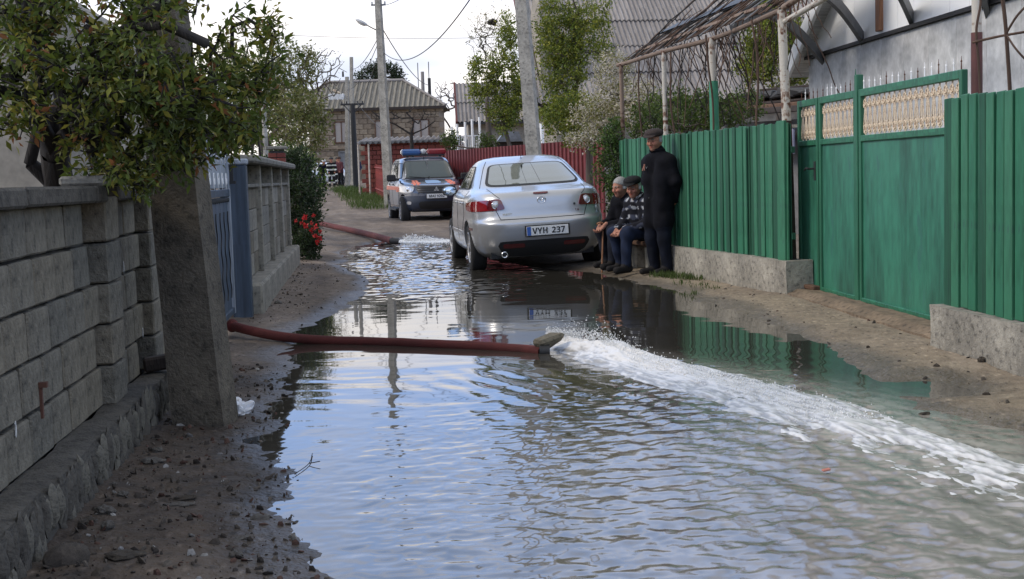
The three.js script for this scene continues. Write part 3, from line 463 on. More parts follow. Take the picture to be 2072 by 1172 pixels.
{
  const b = V(-3.0, 0.03, -19.6), t = plant('flowering_bush', 'low bush with bright red blossoms at the ribbed wall foot', 'bush', { seed: 53, stem: [b, V(-3.0, 0.15, -19.6)], blobs: [{ c: V(-3.0, 0.33, -19.6), r: [0.22, 0.30, 0.3] }], twigs: 150, step: 0.1, twigR: 0.002, perTwig: 13, leaf: [0.04, 0.07], slim: 0.45, spread: 0.08, color: hedgeTint, stemName: 'stem', leafName: 'foliage' });
  const R = rng(9), one = []; for (let i = 0; i < 26; i++) one.push([rdir(R).multiplyScalar(0.02), rdir(R), rdir(R), 0.045 + R() * 0.02, 0.04, [0.42 + R() * 0.2, 0.016, 0.014]]);
  const bl = leafMesh(one); for (const [x, y, z] of [[600, 446], [616, 440], [632, 437], [628, 452], [640, 458], [646, 470], [638, 478], [630, 468], [648, 482], [620, 456], [610, 452], [643, 490]].map(([px, py]) => at(px, py, 19.35).toArray())) { const f = add('blossom', bl, M.petal, t); f.position.set(x - b.x, y - b.y, z - b.z + (R() - 0.5) * 0.2); f.rotation.set(R() * 6, R() * 6, R() * 6); f.scale.setScalar(0.45 + R() * 0.45); }
}
{ // slim garden pole with an old vine stem behind the ribbed wall
  const p = at(540, 320, 22), t = thing('garden_pole', 'slim grey pole behind the ribbed wall beside a brick pillar', 'pole', [p.x, 0, p.z]);
  add('shaft', triUV(rod(V(0, 0, 0), V(-0.02, 2.6, 0), 0.045, 0.04, 10)), M.pole, t);
  const v = thing('old_vine', 'twisted dark vine stems climbing beside the slim grey pole', 'vine', [p.x - 0.22, 0, p.z]); const R = rng(77);
  for (let i = 0; i < 4; i++) { const pts = []; for (let k = 0; k < 8; k++) pts.push(V(i * 0.06 - 0.1 + 0.08 * noise(i, k * 0.6, 2), k * 0.3, 0.08 * noise(k * 0.6, i, 4))); add('stem', tube(pts, 0.016, 30, 5), M.barkDark, v); }
}
plant('blossom_tree', 'loose olive green tree in blossom beyond the dark hedge', 'tree', {
  seed: 61, stem: [V(-6.6, 0.1, -36), V(-6.5, 1.4, -36), V(-6.4, 2.4, -36)], stemR: [0.13, 0.11, 0.09],
  blobs: [{ c: at(600, 250, 35), r: [0.75, 1.0, 1.2] }, { c: at(575, 150, 36), r: [0.8, 0.9, 1.1] }, { c: at(640, 240, 35), r: [0.4, 0.7, 0.7], n: 0.25 }, { c: at(625, 120, 36), r: [0.4, 0.3, 0.6], n: 0.1 }, { c: at(500, 180, 37), r: [1.2, 1.4, 1.2] }],
  twigs: 700, step: 0.25, twigR: 0.004, pow: 0.42, perTwig: 19, leaf: [0.07, 0.12], slim: 0.5, spread: 0.26,
  color: tint([[0.13, 0.15, 0.03], [0.19, 0.20, 0.05], [0.10, 0.125, 0.03], [0.25, 0.23, 0.10], [0.50, 0.46, 0.36]]),
});
plant('bare_tree', 'bare twiggy tree rising above the far house on the left', 'tree', { seed: 62, stem: [V(-11.5, 0.6, -62), V(-11.4, 3, -62), V(-11.2, 5, -62)], stemR: [0.14, 0.11, 0.08], blobs: [{ c: at(650, 150, 62), r: [1.3, 1.5, 1.2] }], twigs: 150, step: 0.35, twigR: 0.012, pow: 0.4, perTwig: 1.2, leaf: [0.1, 0.16], spread: 0.3, color: tint([[0.12, 0.13, 0.05], [0.2, 0.19, 0.1]]) });
plant('garden_tree', 'leafy garden tree behind the ribbed wall, left of the slim pole', 'tree', { seed: 63, stem: [V(-6.3, 0.05, -26), V(-6.3, 1.3, -26), V(-6.2, 2.0, -26)], stemR: [0.11, 0.09, 0.07], blobs: [{ c: V(-6.2, 2.7, -26), r: [1.3, 1.1, 1.2] }, { c: V(-5.4, 2.2, -26.3), r: [0.7, 0.6, 0.8] }], twigs: 420, step: 0.24, twigR: 0.004, pow: 0.42, perTwig: 17, leaf: [0.07, 0.11], slim: 0.5, spread: 0.2, color: tint([[0.08, 0.11, 0.02], [0.12, 0.15, 0.03], [0.16, 0.17, 0.04]]) });
plant('garden_tree', 'round garden tree far behind the blue gate', 'tree', { seed: 64, stem: [V(-12, 0.05, -30), V(-12, 1.5, -30), V(-11.9, 2.3, -30)], stemR: [0.14, 0.12, 0.09], blobs: [{ c: V(-11.9, 3.2, -30), r: [2.0, 1.6, 1.7] }, { c: V(-10.4, 2.6, -31), r: [1.1, 1.0, 1.1] }], twigs: 420, step: 0.32, twigR: 0.005, pow: 0.42, perTwig: 17, leaf: [0.10, 0.16], slim: 0.5, spread: 0.3, color: tint([[0.06, 0.09, 0.02], [0.09, 0.12, 0.025], [0.13, 0.15, 0.035]]) });

// ------------------------------------------------------------------ right side
const FAR_L = [1.42, 17.0], FAR_R = [2.53, 12.05], NEAR_L = [2.70, 8.28], NEAR_R = [3.12, 4.6];
function plankFence(name, label, a, b, o) {
  const t = along(name, label, 'fence', a, b), L = t.span, R = rng(o.seed), n = Math.round(L / o.w), w = L / n, vars = [0, 1, 2, 3].map(() => cham(w - o.gap, o.top - o.bot, 0.022, 0.004, 0.006, R));
  for (let i = 0; i < n; i++) { const p = add('plank', vars[Math.floor(R() * 4)], greens[Math.floor(R() * 3)], t); p.position.set((i + 0.5) * w, (o.top + o.bot) / 2 + (R() - 0.5) * 0.016, (i % 2 ? o.step : 0) + (R() - 0.5) * 0.004); p.rotation.set((R() - 0.5) * 0.006, (R() - 0.5) * 0.06, (R() - 0.5) * 0.006); }
  const bk = add('backing_board', box(L - 0.02, o.top - o.bot - 0.03, 0.008, L / 2, (o.top + o.bot) / 2, -0.0175), M.green2, t);
  for (const y of [o.bot + 0.22, o.top - 0.25]) { const r = add('rail', cham(L, 0.06, 0.04, 0.004), M.green2, t); r.position.set(L / 2, y, -0.036); }
  return t;
}
const fFar = plankFence('plank_fence', 'long green plank fence behind the three men, left of the gate', FAR_L, FAR_R, { seed: 3, w: 0.088, gap: 0.010, top: 1.605, bot: 0.355, step: 0.010 });
{ // end board and brace strip by the gate post
  const e = add('end_board', cham(0.16, 1.27, 0.03, 0.004), M.green3, fFar); e.position.set(fFar.span - 0.10, 0.985, 0.030);
  for (const s of [2.55, 4.15]) { const p = add('cover_strip', cham(0.045, 1.22, 0.018, 0.004), M.green3, fFar); p.position.set(s, 0.98, 0.036); }
}
plankFence('plank_fence', 'green plank fence at the right edge, nearest to the viewer', NEAR_L, NEAR_R, { seed: 6, w: 0.112, gap: 0.018, top: 1.595, bot: 0.315, step: 0.006 });
function footing(label, a, b, top, out, seed) {
  const t = along('fence_footing', label, 'footing', a, b), L = t.span, geo = new THREE.BoxGeometry(L, top + 0.25, 0.26, 60, 8, 4); geo.translate(L / 2, (top - 0.25) / 2, out - 0.13);
  const p = geo.attributes.position; for (let i = 0; i < p.count; i++) p.setXYZ(i, p.getX(i), p.getY(i) + 0.008 * fbm(p.getX(i) * 3, seed, p.getZ(i) * 3, 3), p.getZ(i) + 0.010 * fbm(p.getX(i) * 4, p.getY(i) * 4, seed, 3));
  geo.computeVertexNormals(); add('concrete', triUV(geo), mat([0.56, 0.53, 0.47], { map: T.concrete, bumpMap: T.grit, bumpScale: 0.006, roughness: 0.94 }), t); return t;
}
footing('pale concrete footing under the long green fence', [1.86, 15.05], [FAR_R[0] + 0.02, FAR_R[1] - 0.1], 0.36, 0.09, 1);
footing('pale concrete footing under the nearest green fence', [NEAR_L[0] - 0.005, NEAR_L[1] + 0.03], NEAR_R, 0.315, 0.085, 2);
{ // rubble base below the fence where the men sit
  footing('dark concrete base of the long green fence behind the seated men', [FAR_L[0], FAR_L[1]], [1.85, 15.10], 0.34, 0.02, 3);
}
{ // gate: wicket, left leaf, right leaf
  const a = [2.70, 12.42], b = [2.985, 8.72], t = along('green_gate', 'green sheet metal gate with cream scrollwork and spiked top rail', 'gate', a, b), L = t.span, R = rng(12);
  const leaves = [[0.03, 0.62], [0.66, 1.62], [1.70, L - 0.02]], yb = 0.10, ym = 1.40, yt = 1.80;
  leaves.forEach(([x0, x1], k) => {
    const w = x1 - x0, leaf = new THREE.Group(); leaf.name = k ? 'leaf' : 'wicket_door'; leaf.position.set(x0, 0, 0); t.add(leaf);
    const sg = new THREE.BoxGeometry(w - 0.02, ym - yb, 0.012, 24, 24, 1), q = sg.attributes.position; for (let i = 0; i < q.count; i++) q.setZ(i, q.getZ(i) + 0.006 * fbm(q.getX(i) * 2.2 + k * 5, q.getY(i) * 1.6, k, 2)); sg.computeVertexNormals(); sg.translate(w / 2, (yb + ym) / 2, 0); add('sheet', triUV(sg, 1, k * 0.37), M.gatePaint, leaf);
    const fr = (ww, h, x, y, n) => { const m = add(n, cham(ww, h, 0.045, 0.005), M.gateFrame, leaf); m.position.set(x, y, 0.004); };
    fr(0.045, yt - yb, 0.022, (yt + yb) / 2, 'stile'); fr(0.045, yt - yb, w - 0.022, (yt + yb) / 2, 'stile'); fr(w - 0.09, 0.05, w / 2, ym + 0.01, 'rail'); fr(w - 0.09, 0.06, w / 2, yt - 0.03, 'top_rail'); fr(w - 0.09, 0.035, w / 2, yb + 0.02, 'rail');
    // cream scrollwork between the rails, spikes above
    const n = Math.round((w - 0.1) / 0.105), st = (w - 0.09) / n, y0 = ym + 0.035, y1 = yt - 0.06, mid = (y0 + y1) / 2;
    const curl = (cx, cy, r, s, f) => { const p = []; for (let i = 0; i <= 16; i++) { const ang = i / 16 * 7.6, rr = r * (1 - i / 22); p.push(V(cx + s * Math.sin(ang) * rr, cy + f * (Math.cos(ang) * rr - r), 0)); } return tube(p, 0.0052, 30, 4); };
    for (let i = 0; i < n; i++) {
      const cx = 0.045 + st * (i + 0.5), parts = [rod(V(cx, y0, 0), V(cx, y1, 0), 0.006, 0.006, 5), rod(V(cx - st * 0.35, y0 + 0.09, 0), V(cx - st * 0.12, y1 - 0.09, 0), 0.005, 0.005, 5), rod(V(cx + st * 0.35, y0 + 0.09, 0), V(cx + st * 0.12, y1 - 0.09, 0), 0.005, 0.005, 5)];
      for (const s of [-1, 1]) { parts.push(curl(cx + s * 0.02, y0 + 0.095, 0.026, s, 1), curl(cx + s * 0.022, y1 - 0.09, 0.024, s, -1), curl(cx + s * 0.018, y0 + 0.045, 0.018, s, 1)); }
      for (const yy of [y0 + 0.05, y1 - 0.05]) parts.push(new THREE.TorusGeometry(0.026, 0.006, 4, 10).translate(cx, yy, 0.004));
      add('scroll', join(parts), M.cream, leaf);
      if (k === 0) continue;
    }
    const m = Math.round(w / 0.125); for (let i = 0; i < m; i++) { const x = w * (i + 0.5) / m, h = 0.075 + 0.03 * R(); const sp = add('spike', join([rod(V(x, yt - 0.004, 0), V(x + 0.004 * (R() - 0.5), yt + h, 0), 0.0055, 0.0015, 5), new THREE.OctahedronGeometry(0.009).scale(0.8, 1.6, 0.8).translate(x, yt + h * 0.62, 0)]), R() < 0.5 ? M.whiteMetal : M.rebar, leaf); }
    if (k === 0) { const hp = add('handle_plate', cham(0.04, 0.17, 0.012, 0.003), M.iron, leaf); hp.position.set(w - 0.085, 1.16, 0.022); const h = join([rod(V(0, 0, 0), V(0, 0, 0.05), 0.009, 0.009, 6), tube([V(0, 0, 0.05), V(-0.05, 0.005, 0.055), V(-0.11, -0.012, 0.052)], 0.009, 10, 6)]); const hh = add('handle', h, M.iron, leaf); hh.position.set(w - 0.085, 1.18, 0.03); }
  });
  const post = add('centre_post', cham(0.055, 1.86, 0.06, 0.006), M.gateFrame, t); post.position.set(1.66, 0.99, 0.006); const fin = rod(V(1.60, 1.78, 0.01), V(1.60, 1.97, 0.01), 0.012, 0.003, 6); add('finial', fin, M.gateFrame, t);
  // concrete sill with a timber offcut
  const sill = along('gate_sill', 'low sandy concrete sill under the green gate', 'sill', [2.64, 12.3], [2.90, 8.5]); const sg = new THREE.BoxGeometry(sill.span, 0.16, 0.34, 50, 1, 8), sp = sg.attributes.position; for (let i = 0; i < sp.count; i++) sp.setY(i, sp.getY(i) + (sp.getZ(i) > 0.1 && sp.getY(i) > 0 ? -0.05 * sp.getZ(i) * 4 : 0) + 0.012 * fbm(sp.getX(i) * 4, sp.getZ(i) * 4, 1, 3)); sg.computeVertexNormals(); sg.translate(sill.span / 2, 0.025, 0.02); add('screed', triUV(sg), mat([0.36, 0.27, 0.19], { map: T.concrete, bumpMap: T.lump, bumpScale: 0.012, roughness: 0.95 }), sill);
  const log = add('timber_offcut', cham(0.5, 0.04, 0.07, 0.008), M.wood); log.position.set(2.66, 0.125, -12.0); log.rotation.y = -1.42; tag(log, 'short brown timber offcut lying at the wicket door foot', 'timber');
}
{ // posts and pergola
  const H = 2.58, fdir = V(FAR_R[0] - FAR_L[0], 0, -(FAR_R[1] - FAR_L[1])).normalize(), inn = V(0.12, 0, 0.03);
  const posts = [[1262, 17.3, 'rust', 'rusty brown pergola post at the far end of the green fence'], [1349, 15.6, 'pipe', 'weathered pergola post behind the standing man'], [1449, 14.25, 'green', 'pergola post painted white above and green below']];
  const tops = [];
  for (const [px, d, kind, label] of posts) {
    const p = at(px, 240, d), t = thing('pergola_post', label, 'post', [p.x, 0, p.z], 0, 'posts carrying the pergola'); tops.push(V(p.x, H, p.z));
    if (kind === 'green') { add('lower_shaft', triUV(rod(V(0, 0, 0), V(-0.02, 2.13, 0), 0.05, 0.048, 12)), mat([0.05, 0.27, 0.15], { map: T.peel, roughness: 0.6 }), t); add('upper_shaft', triUV(rod(V(-0.02, 2.13, 0), V(-0.035, H, 0), 0.036, 0.036, 10)), M.pipe, t); }
    else { add('shaft', triUV(rod(V(0, 0, 0), V(-0.02, H, 0), 0.030, 0.028, 10)), kind === 'rust' ? M.rust : M.pipe, t); add('foot_plate', box(0.12, 0.012, 0.12, 0, 0.03, 0), M.rust, t); }
  }
  const gp = V(2.585, 0, -12.25), t4 = thing('pergola_post', 'tall pipe post, whitish above and rusty below, left of the green gate', 'post', gp.toArray(), 0, 'posts carrying the pergola'); tops.push(V(gp.x - 0.07, 2.62, gp.z));
  add('lower_shaft', triUV(rod(V(0, 0, 0), V(-0.035, 1.62, 0), 0.050, 0.046, 12)), mat([0.06, 0.04, 0.032], { map: T.rust, bumpMap: T.grit, bumpScale: 0.004 }), t4); add('upper_shaft', triUV(rod(V(-0.035, 1.62, 0), V(-0.07, 2.62, 0), 0.043, 0.040, 12)), M.pipe, t4);
  const rp = V(3.02, 0, -8.62), t5 = thing('pergola_post', 'thick red brown pipe post at the right end of the gate', 'post', rp.toArray(), 0, 'posts carrying the pergola');
  add('lower_shaft', triUV(rod(V(0, 0, 0), V(-0.005, 2.02, 0), 0.038, 0.036, 12)), mat([0.115, 0.035, 0.028], { map: T.mottle, roughness: 0.6 }), t5); add('upper_shaft', triUV(rod(V(-0.005, 2.02, 0), V(-0.01, 3.0, 0), 0.031, 0.031, 12)), M.pipe, t5);
  const rail = thing('pergola_rail', 'rusty round pergola rail running above the long green fence', 'rail', tops[0].toArray()); const rr = tops.map((p) => p.clone().sub(tops[0])); rr.unshift(V(-0.05, 0, -0.15)); add('pipe', triUV(tube(rr, 0.026, 40, 8)), M.rust, rail);
  // truss over the gate
  const A = V(gp.x - 0.05, 2.64, gp.z), B = V(rp.x, 2.98, rp.z), tr = thing('gate_truss', 'rusty lattice truss of two pipes above the green gate', 'truss', A.toArray()), d = B.clone().sub(A);
  const dn = V(0, -0.19, 0); add('top_pipe', triUV(rod(V(0, 0, 0), d, 0.03, 0.03, 10)), M.rust, tr); add('lower_pipe', triUV(rod(V(0, -0.13, 0).addScaledVector(d, 0.01), d.clone().add(dn), 0.026, 0.026, 10)), M.pipe, tr);
  for (let i = 0; i < 34; i++) { const s = (i + 0.2) / 34.5, e = (i + 1) / 34.5, lo = (q) => d.clone().multiplyScalar(q).add(V(0, mix(-0.13, -0.19, q), 0)), hi = (q) => d.clone().multiplyScalar(q); add('lattice_bar', i % 2 ? rod(lo(s), hi(e), 0.007, 0.007, 4) : rod(hi(s), lo(e), 0.007, 0.007, 4), M.rebar, tr); }
  // arched ribs from the street side to the white house
  const wallPt = (px, py) => { const k = (px - 1640) / (2072 - 1640), dd = mix(16, 10.4, k); return at(px, py, dd); };
  const ribs = [[tops[2].clone().lerp(tops[3], 0.3), wallPt(1675, 130), 'grey arched pergola rib left of the white roof board'], [A.clone().lerp(B, 0.03), wallPt(1765, 108), 'grey arched pergola rib ending left of the orange board'], [A.clone().lerp(B, 0.42), wallPt(1866, 86), 'grey arched pergola rib above the gate centre'], [A.clone().lerp(B, 0.84), wallPt(2008, 54), 'grey arched pergola rib nearest the right edge']];
  for (const [s, e, label] of ribs) {
    const t = thing('pergola_rib', label, 'rib', s.toArray(), 0, 'arched ribs of the pergola'), q = e.clone().sub(s), pts = []; for (let i = 0; i <= 14; i++) { const u = i / 14; pts.push(V(q.x * u, q.y * u + 0.34 * Math.sin(Math.PI * Math.pow(u, 0.8)) * (1 - 0.15 * u), q.z * u)); }
    const n = pts.length, pos = [], idx = [], side = V(-q.z, 0, q.x).normalize(); pts.forEach((p, i) => { const tan = pts[Math.min(n - 1, i + 1)].clone().sub(pts[Math.max(0, i - 1)]).normalize(), up = V(0, 1, 0).addScaledVector(tan, -tan.y).normalize(); for (const [a, b] of [[-1, -1], [1, -1], [1, 1], [-1, 1]]) { const v = p.clone().addScaledVector(side, a * 0.022).addScaledVector(up, b * 0.055); pos.push(v.x, v.y, v.z); } });
    for (let i = 0; i < n - 1; i++) for (let k = 0; k < 4; k++) { const a = i * 4 + k, b = i * 4 + (k + 1) % 4; idx.push(a, b, b + 4, a, b + 4, a + 4); } idx.push(0, 2, 1, 0, 3, 2, n * 4 - 4, n * 4 - 3, n * 4 - 2, n * 4 - 4, n * 4 - 2, n * 4 - 1);
    const g = new THREE.BufferGeometry(); g.setAttribute('position', new THREE.Float32BufferAttribute(pos, 3)); g.setIndex(idx); add('channel', triUV(flat(g)), M.greySteel, t);
    const fg = cham(0.03, 0.14, 0.03, 0.003); const foot = add('bracket', fg, M.greySteel, t); foot.position.copy(q).add(V(0, -0.06, 0));
  }
  // sloping sheets of the pergola roof over the fence, seen edge on
  const T0 = tops[0], T3 = tops[3];
  const sheets = [[0.02, 0.30, 'farthest grey sheet on the pergola roof, under dry vine'], [0.32, 0.62, 'middle grey sheet on the pergola roof, under dry vine'], [0.64, 0.86, 'grey sheet on the pergola roof nearest the gate']];
  for (const [u0, u1, label] of sheets) { const a = T0.clone().lerp(T3, u0), b = T0.clone().lerp(T3, u1), t = thing('roof_sheet', label, 'sheet', a.toArray(), 0, 'sheets on the pergola'); const e = b.clone().sub(a), o = V(1.05, 0.42, -0.25), n = 10, geo = new THREE.BufferGeometry(), pos = [], idx = []; for (let i = 0; i <= n; i++) { const v = 0.42 + 0.58 * i / n, arch = 0.16 * Math.sin(v * 2.2); for (const [k, h] of [[0, 0], [1, 0], [0, 0.02], [1, 0.02]]) { const p = e.clone().multiplyScalar(k).addScaledVector(o, v).add(V(0, arch + h + 0.045, 0)); pos.push(p.x, p.y, p.z); } } for (let i = 0; i < n; i++) { const a0 = i * 4; idx.push(a0, a0 + 1, a0 + 5, a0, a0 + 5, a0 + 4, a0 + 2, a0 + 7, a0 + 3, a0 + 2, a0 + 6, a0 + 7, a0, a0 + 4, a0 + 6, a0, a0 + 6, a0 + 2, a0 + 1, a0 + 7, a0 + 5, a0 + 1, a0 + 3, a0 + 7); } geo.setAttribute('position', new THREE.Float32BufferAttribute(pos, 3)); geo.setIndex(idx); add('panel', triUV(flat(geo)), mat([0.09, 0.10, 0.115], { map: T.mottle, roughness: 0.6 }), t); for (let q = 0; q < 3; q++) { const c = []; for (let i = 0; i <= 8; i++) { const v = i / 8; c.push(e.clone().multiplyScalar((q + 0.5) / 3).addScaledVector(o, v).add(V(0, 0.16 * Math.sin(v * 2.2) + 0.02, 0))); } add('arched_bar', triUV(tube(c, 0.011, 12, 5)), M.greySteel, t); } for (const v of [0.15, 0.55, 0.95]) { const s = add('batten', bar(o.clone().multiplyScalar(v).add(V(0, 0.16 * Math.sin(v * 2.2) + 0.03, 0)), e.clone().addScaledVector(o, v).add(V(0, 0.16 * Math.sin(v * 2.2) + 0.03, 0)), 0.03, 0.03), M.rust, t); } }
  // leafless grape vines: hanging and creeping canes
  const R = rng(90);
  const vineAt = (u0, u1, n, label) => {
    const base = T0.clone().lerp(T3, (u0 + u1) / 2).setY(0.1).add(V(0.12, 0, -0.05)), t = thing('grape_vine', label, 'vine', base.toArray(), 0, 'bare vines on the pergola');
    const trunkTop = T0.clone().lerp(T3, (u0 + u1) / 2).sub(base), tp = []; for (let i = 0; i <= 8; i++) { const v = i / 8; tp.push(V(trunkTop.x * v + 0.09 * noise(v * 3, u0 * 9, 1), trunkTop.y * v, trunkTop.z * v + 0.08 * noise(v * 3, u0 * 9, 5))); } add('trunk', triUV(tube(tp, 0.011, 30, 6)), M.vine, t);
    for (let i = 0; i < n; i++) {
      const u = mix(u0, u1, R()), s = T0.clone().lerp(T3, u).sub(base).add(V(0, 0.03, 0)), pts = [s.clone()], hang = R() < 0.55; if (hang) s.add(V(0.12 + R() * 0.28, 0.1 * R(), -0.05)), pts[0].copy(s); const L = hang ? 0.3 + R() * 0.75 : 0.6 + R() * 0.9, dir = hang ? V((R() - 0.4) * 0.9, -1, (R() - 0.5) * 1.1) : V(0.5 + R() * 0.6, 0.35 + 0.2 * R(), (R() - 0.5) * 1.3).normalize();
      for (let k = 1; k <= 6; k++) { const q = pts[k - 1].clone().addScaledVector(dir, L / 6).add(V((R() - 0.5) * 0.06, (R() - 0.5) * 0.03, (R() - 0.5) * 0.06)); pts.push(q); }
      add('cane', triUV(tube(pts, hang ? 0.003 + 0.0035 * R() : 0.004 + 0.004 * R(), 18, 4)), R() < 0.3 ? M.barkDark : M.vine, t);
    }
  };
  vineAt(0, 0.26, 44, 'tangle of dry vine canes at the far end of the pergola'); vineAt(0.24, 0.5, 44, 'dry vine canes hanging behind the standing man'); vineAt(0.48, 0.76, 46, 'dry vine canes hanging beside the green painted post'); vineAt(0.74, 1.0, 36, 'dry vine canes hanging beside the gate post');
  { // cane crossing before the white house
    const b = V(3.25, 0, -8.3), t = thing('grape_vine', 'thin budding vine canes right of the red brown post', 'vine', b.toArray(), 0, 'bare vines on the pergola'); const w = (px, py, d) => at(px, py, d).sub(b);
    for (const [pts, r] of [[[[1985, 200, 8.4], [1980, 120, 8.4], [1976, 60, 8.4], [1985, 0, 8.4], [1978, -60, 8.4]], 0.008], [[[2045, 200, 8.2], [2040, 120, 8.2], [2034, 40, 8.2], [2024, -40, 8.2]], 0.012], [[[1968, 86, 8.4], [2020, 74, 8.3], [2090, 62, 8.2]], 0.008], [[[2036, 68, 8.2], [2060, 30, 8.1], [2090, 0, 8.1]], 0.008], [[[2036, 70, 8.2], [2060, 104, 8.1], [2095, 140, 8.1]], 0.007]]) add('cane', triUV(tube(pts.map((p) => w(...p)), r, 20, 6)), M.vine, t);
    add('trunk', triUV(tube([V(0, 0, 0), w(1992, 260, 8.4), w(1985, 200, 8.4)], 0.012, 12, 6)), M.vine, t);
  }
}
{ // white house behind the gate
  const a = [3.58, 16], b = [4.06, 9.2], t = along('white_house', 'white house with panelled grey wall and white roof behind the gate', 'house', a, b), L = t.span, R = rng(14), eave = 2.48;
  add('wall_core', box(L, eave - 0.02, 0.14, L / 2, eave / 2, -0.12), M.plaster, t);
  const pw = 0.62, n = Math.floor(L / pw), pg = cham(pw - 0.006, eave - 0.05, 0.03, 0.004); for (let i = 0; i < n; i++) { const p = add('wall_panel', pg, R() < 0.5 ? M.plaster : mat([0.76, 0.76, 0.75], { map: T.mottle, bumpMap: T.lump, bumpScale: 0.004, roughness: 0.9 }), t); p.position.set((i + 0.5) * pw, eave / 2, -0.035); }
  const side = box(0.14, eave, 4.5, -0.06, eave / 2, -2.4); add('gable_wall', side, M.plaster, t);
  // white clad gable above the wall, under a projecting verge
  const ap = L * 0.52, rise = 0.54, gt = (x) => eave + rise * (x < ap ? x : 2 * ap - x), cw = 0.42, gable = new THREE.Group(); gable.name = 'gable'; t.add(gable);
  for (let x = 0; x < L - 0.01; x += cw) { const e = Math.min(L, x + cw) - 0.005; const g = extr([[x, eave], [e, eave], [e, Math.max(eave + 0.01, gt(e))], ...(x < ap && e > ap ? [[ap, gt(ap)]] : []), [x, gt(x) + 0.001]], 0.03); g.translate(0, 0.02, -0.05); add('cladding_board', g, M.whiteMetal, gable); }
  for (const s of [0, 1]) { const a = s ? V(2 * ap + 0.45, eave - 0.25, 0) : V(-0.45, eave - 0.25, 0), b = V(ap, gt(ap) + 0.01, 0), d = b.clone().sub(a), len = d.length(), slab = cham(len, 0.09, 5.2, 0.01), r = add('roof_slope', slab, M.white, t); r.position.copy(a).addScaledVector(d, 0.5).add(V(0, 0.09, -2.47)); r.rotation.z = Math.atan2(d.y, d.x); const bb = cham(len, 0.20, 0.04, 0.008), k = add('barge_board', bb, M.whiteMetal, t); k.position.copy(a).addScaledVector(d, 0.5).add(V(0, 0.04, 0.155)); k.rotation.z = r.rotation.z; }
  const fas = add('fascia', box(L + 0.1, 0.035, 0.05, L / 2, eave + 0.0, -0.005), M.iron, t);
  const ob = add('orange_board', cham(0.13, 1.9, 0.04, 0.006), M.orangeWood, t); ob.position.set(2.48, eave + 1.0, 0.0); tag(ob, 'orange varnished board on white gable');
}
{ // old low shed between the trees and the white house
  const p = at(1470, 190, 23), q = at(1645, 190, 21.5), t = thing('old_shed', 'low dark shed with crooked plank roof behind the vine canes', 'shed', [p.x, 0, p.z], Math.atan2(-(q.z - p.z), q.x - p.x)), L = Math.hypot(q.x - p.x, q.z - p.z), R = rng(15);
  add('wall', box(L + 0.6, 1.98, 2, L / 2, 0.99, -1.2), mat([0.24, 0.23, 0.22], { map: T.mottle, bumpMap: T.lump, bumpScale: 0.01 }), t);
  for (let i = 0; i < 7; i++) { const b = add('roof_board', cham(L + 0.5, 0.09, 0.28, 0.012, 0.04, R), i % 2 ? M.wood : M.darkWood, t); b.position.set(L / 2 - 0.1, 2.14 + i * 0.07, 0.1 - i * 0.24); b.rotation.z = (R() - 0.5) * 0.03; }
  for (let i = 0; i < 9; i++) { const b = add('roof_slab', cham(0.24 + R() * 0.14, 0.12, 0.3, 0.02, 0.05, R), M.iron, t); b.position.set(0.3 + i * L / 9, 2.4 + 0.03 * R(), -0.35); b.rotation.z = (R() - 0.5) * 0.2; }
  const tp = add('tarpaulin', cham(0.75, 0.42, 0.05, 0.01), mat([0.36, 0.36, 0.46], { map: T.mottle, roughness: 0.5 }), t); tp.position.set(L - 0.75, 1.62, 0.02); const rl = add('rail', box(L + 0.2, 0.05, 0.05, L / 2, 1.86, 0.04), M.concrete, t);
}
{ // big house with a steep asbestos-sheet roof
  const e = at(1108, 212, 38), t = thing('slate_house', 'large house with steep grey corrugated sheet roof behind the trees', 'house', [e.x, 0, e.z], 0.09), R = rng(16), eave = e.y, sl = 0.60, W = 12.2;
  add('wall', box(W - 0.6, eave, 6, W / 2, eave / 2, -3.5), M.beige, t);
  const pitch = 0.145, waves = 8, sw = pitch * waves, sh = 1.75, geo = new THREE.PlaneGeometry(sw, sh, waves * 8, 2), p = geo.attributes.position; for (let i = 0; i < p.count; i++) p.setZ(i, 0.027 * Math.cos(p.getX(i) / pitch * 6.2832)); geo.computeVertexNormals(); triUV(geo);
  const roof = new THREE.Group(); roof.name = 'roof'; roof.position.set(-0.3, eave, 0.3); roof.rotation.x = -(Math.PI / 2 - sl); t.add(roof);
  for (let r = 0; r < 5; r++) for (let c = 0; c < 11; c++) { const s = add('roof_sheet', geo, R() < 0.6 ? M.slate : M.slate2, roof); s.position.set((c + 0.5) * sw, r * 1.58 + sh / 2 + (R() - 0.5) * 0.05, 0.02 + R() * 0.012); s.rotation.x = -0.025; }
  add('roof_deck', box(W, 8, 0.04, W / 2, 4, -0.06), M.darkWood, roof);
  const vg = cham(0.06, 8, 0.22, 0.006); vg.translate(-0.04, 4, -0.08); add('barge_board', vg, mat([0.22, 0.06, 0.05], { map: T.streak }), roof);
  const gb = extr([[-0.3, eave - 0.02], [-0.3 - 0.0, eave + 4.4], [-6.8, eave - 0.02]].map(([x, y]) => [x, y]), 0.2); gb.rotateY(-Math.PI / 2); gb.translate(0.1, 0, -0.2); add('gable', gb, M.beige, t);
  for (const [x, w] of [[1.6, 1.2], [4.4, 1.2], [7.4, 1.2]]) { const f = add('window', cham(w, 1.3, 0.08, 0.01), M.white, t); f.position.set(x, 1.9, -0.48); const pn = add('pane', box(w - 0.16, 1.12, 0.03, 0, 0, 0.035), M.glassDark, f); }
}
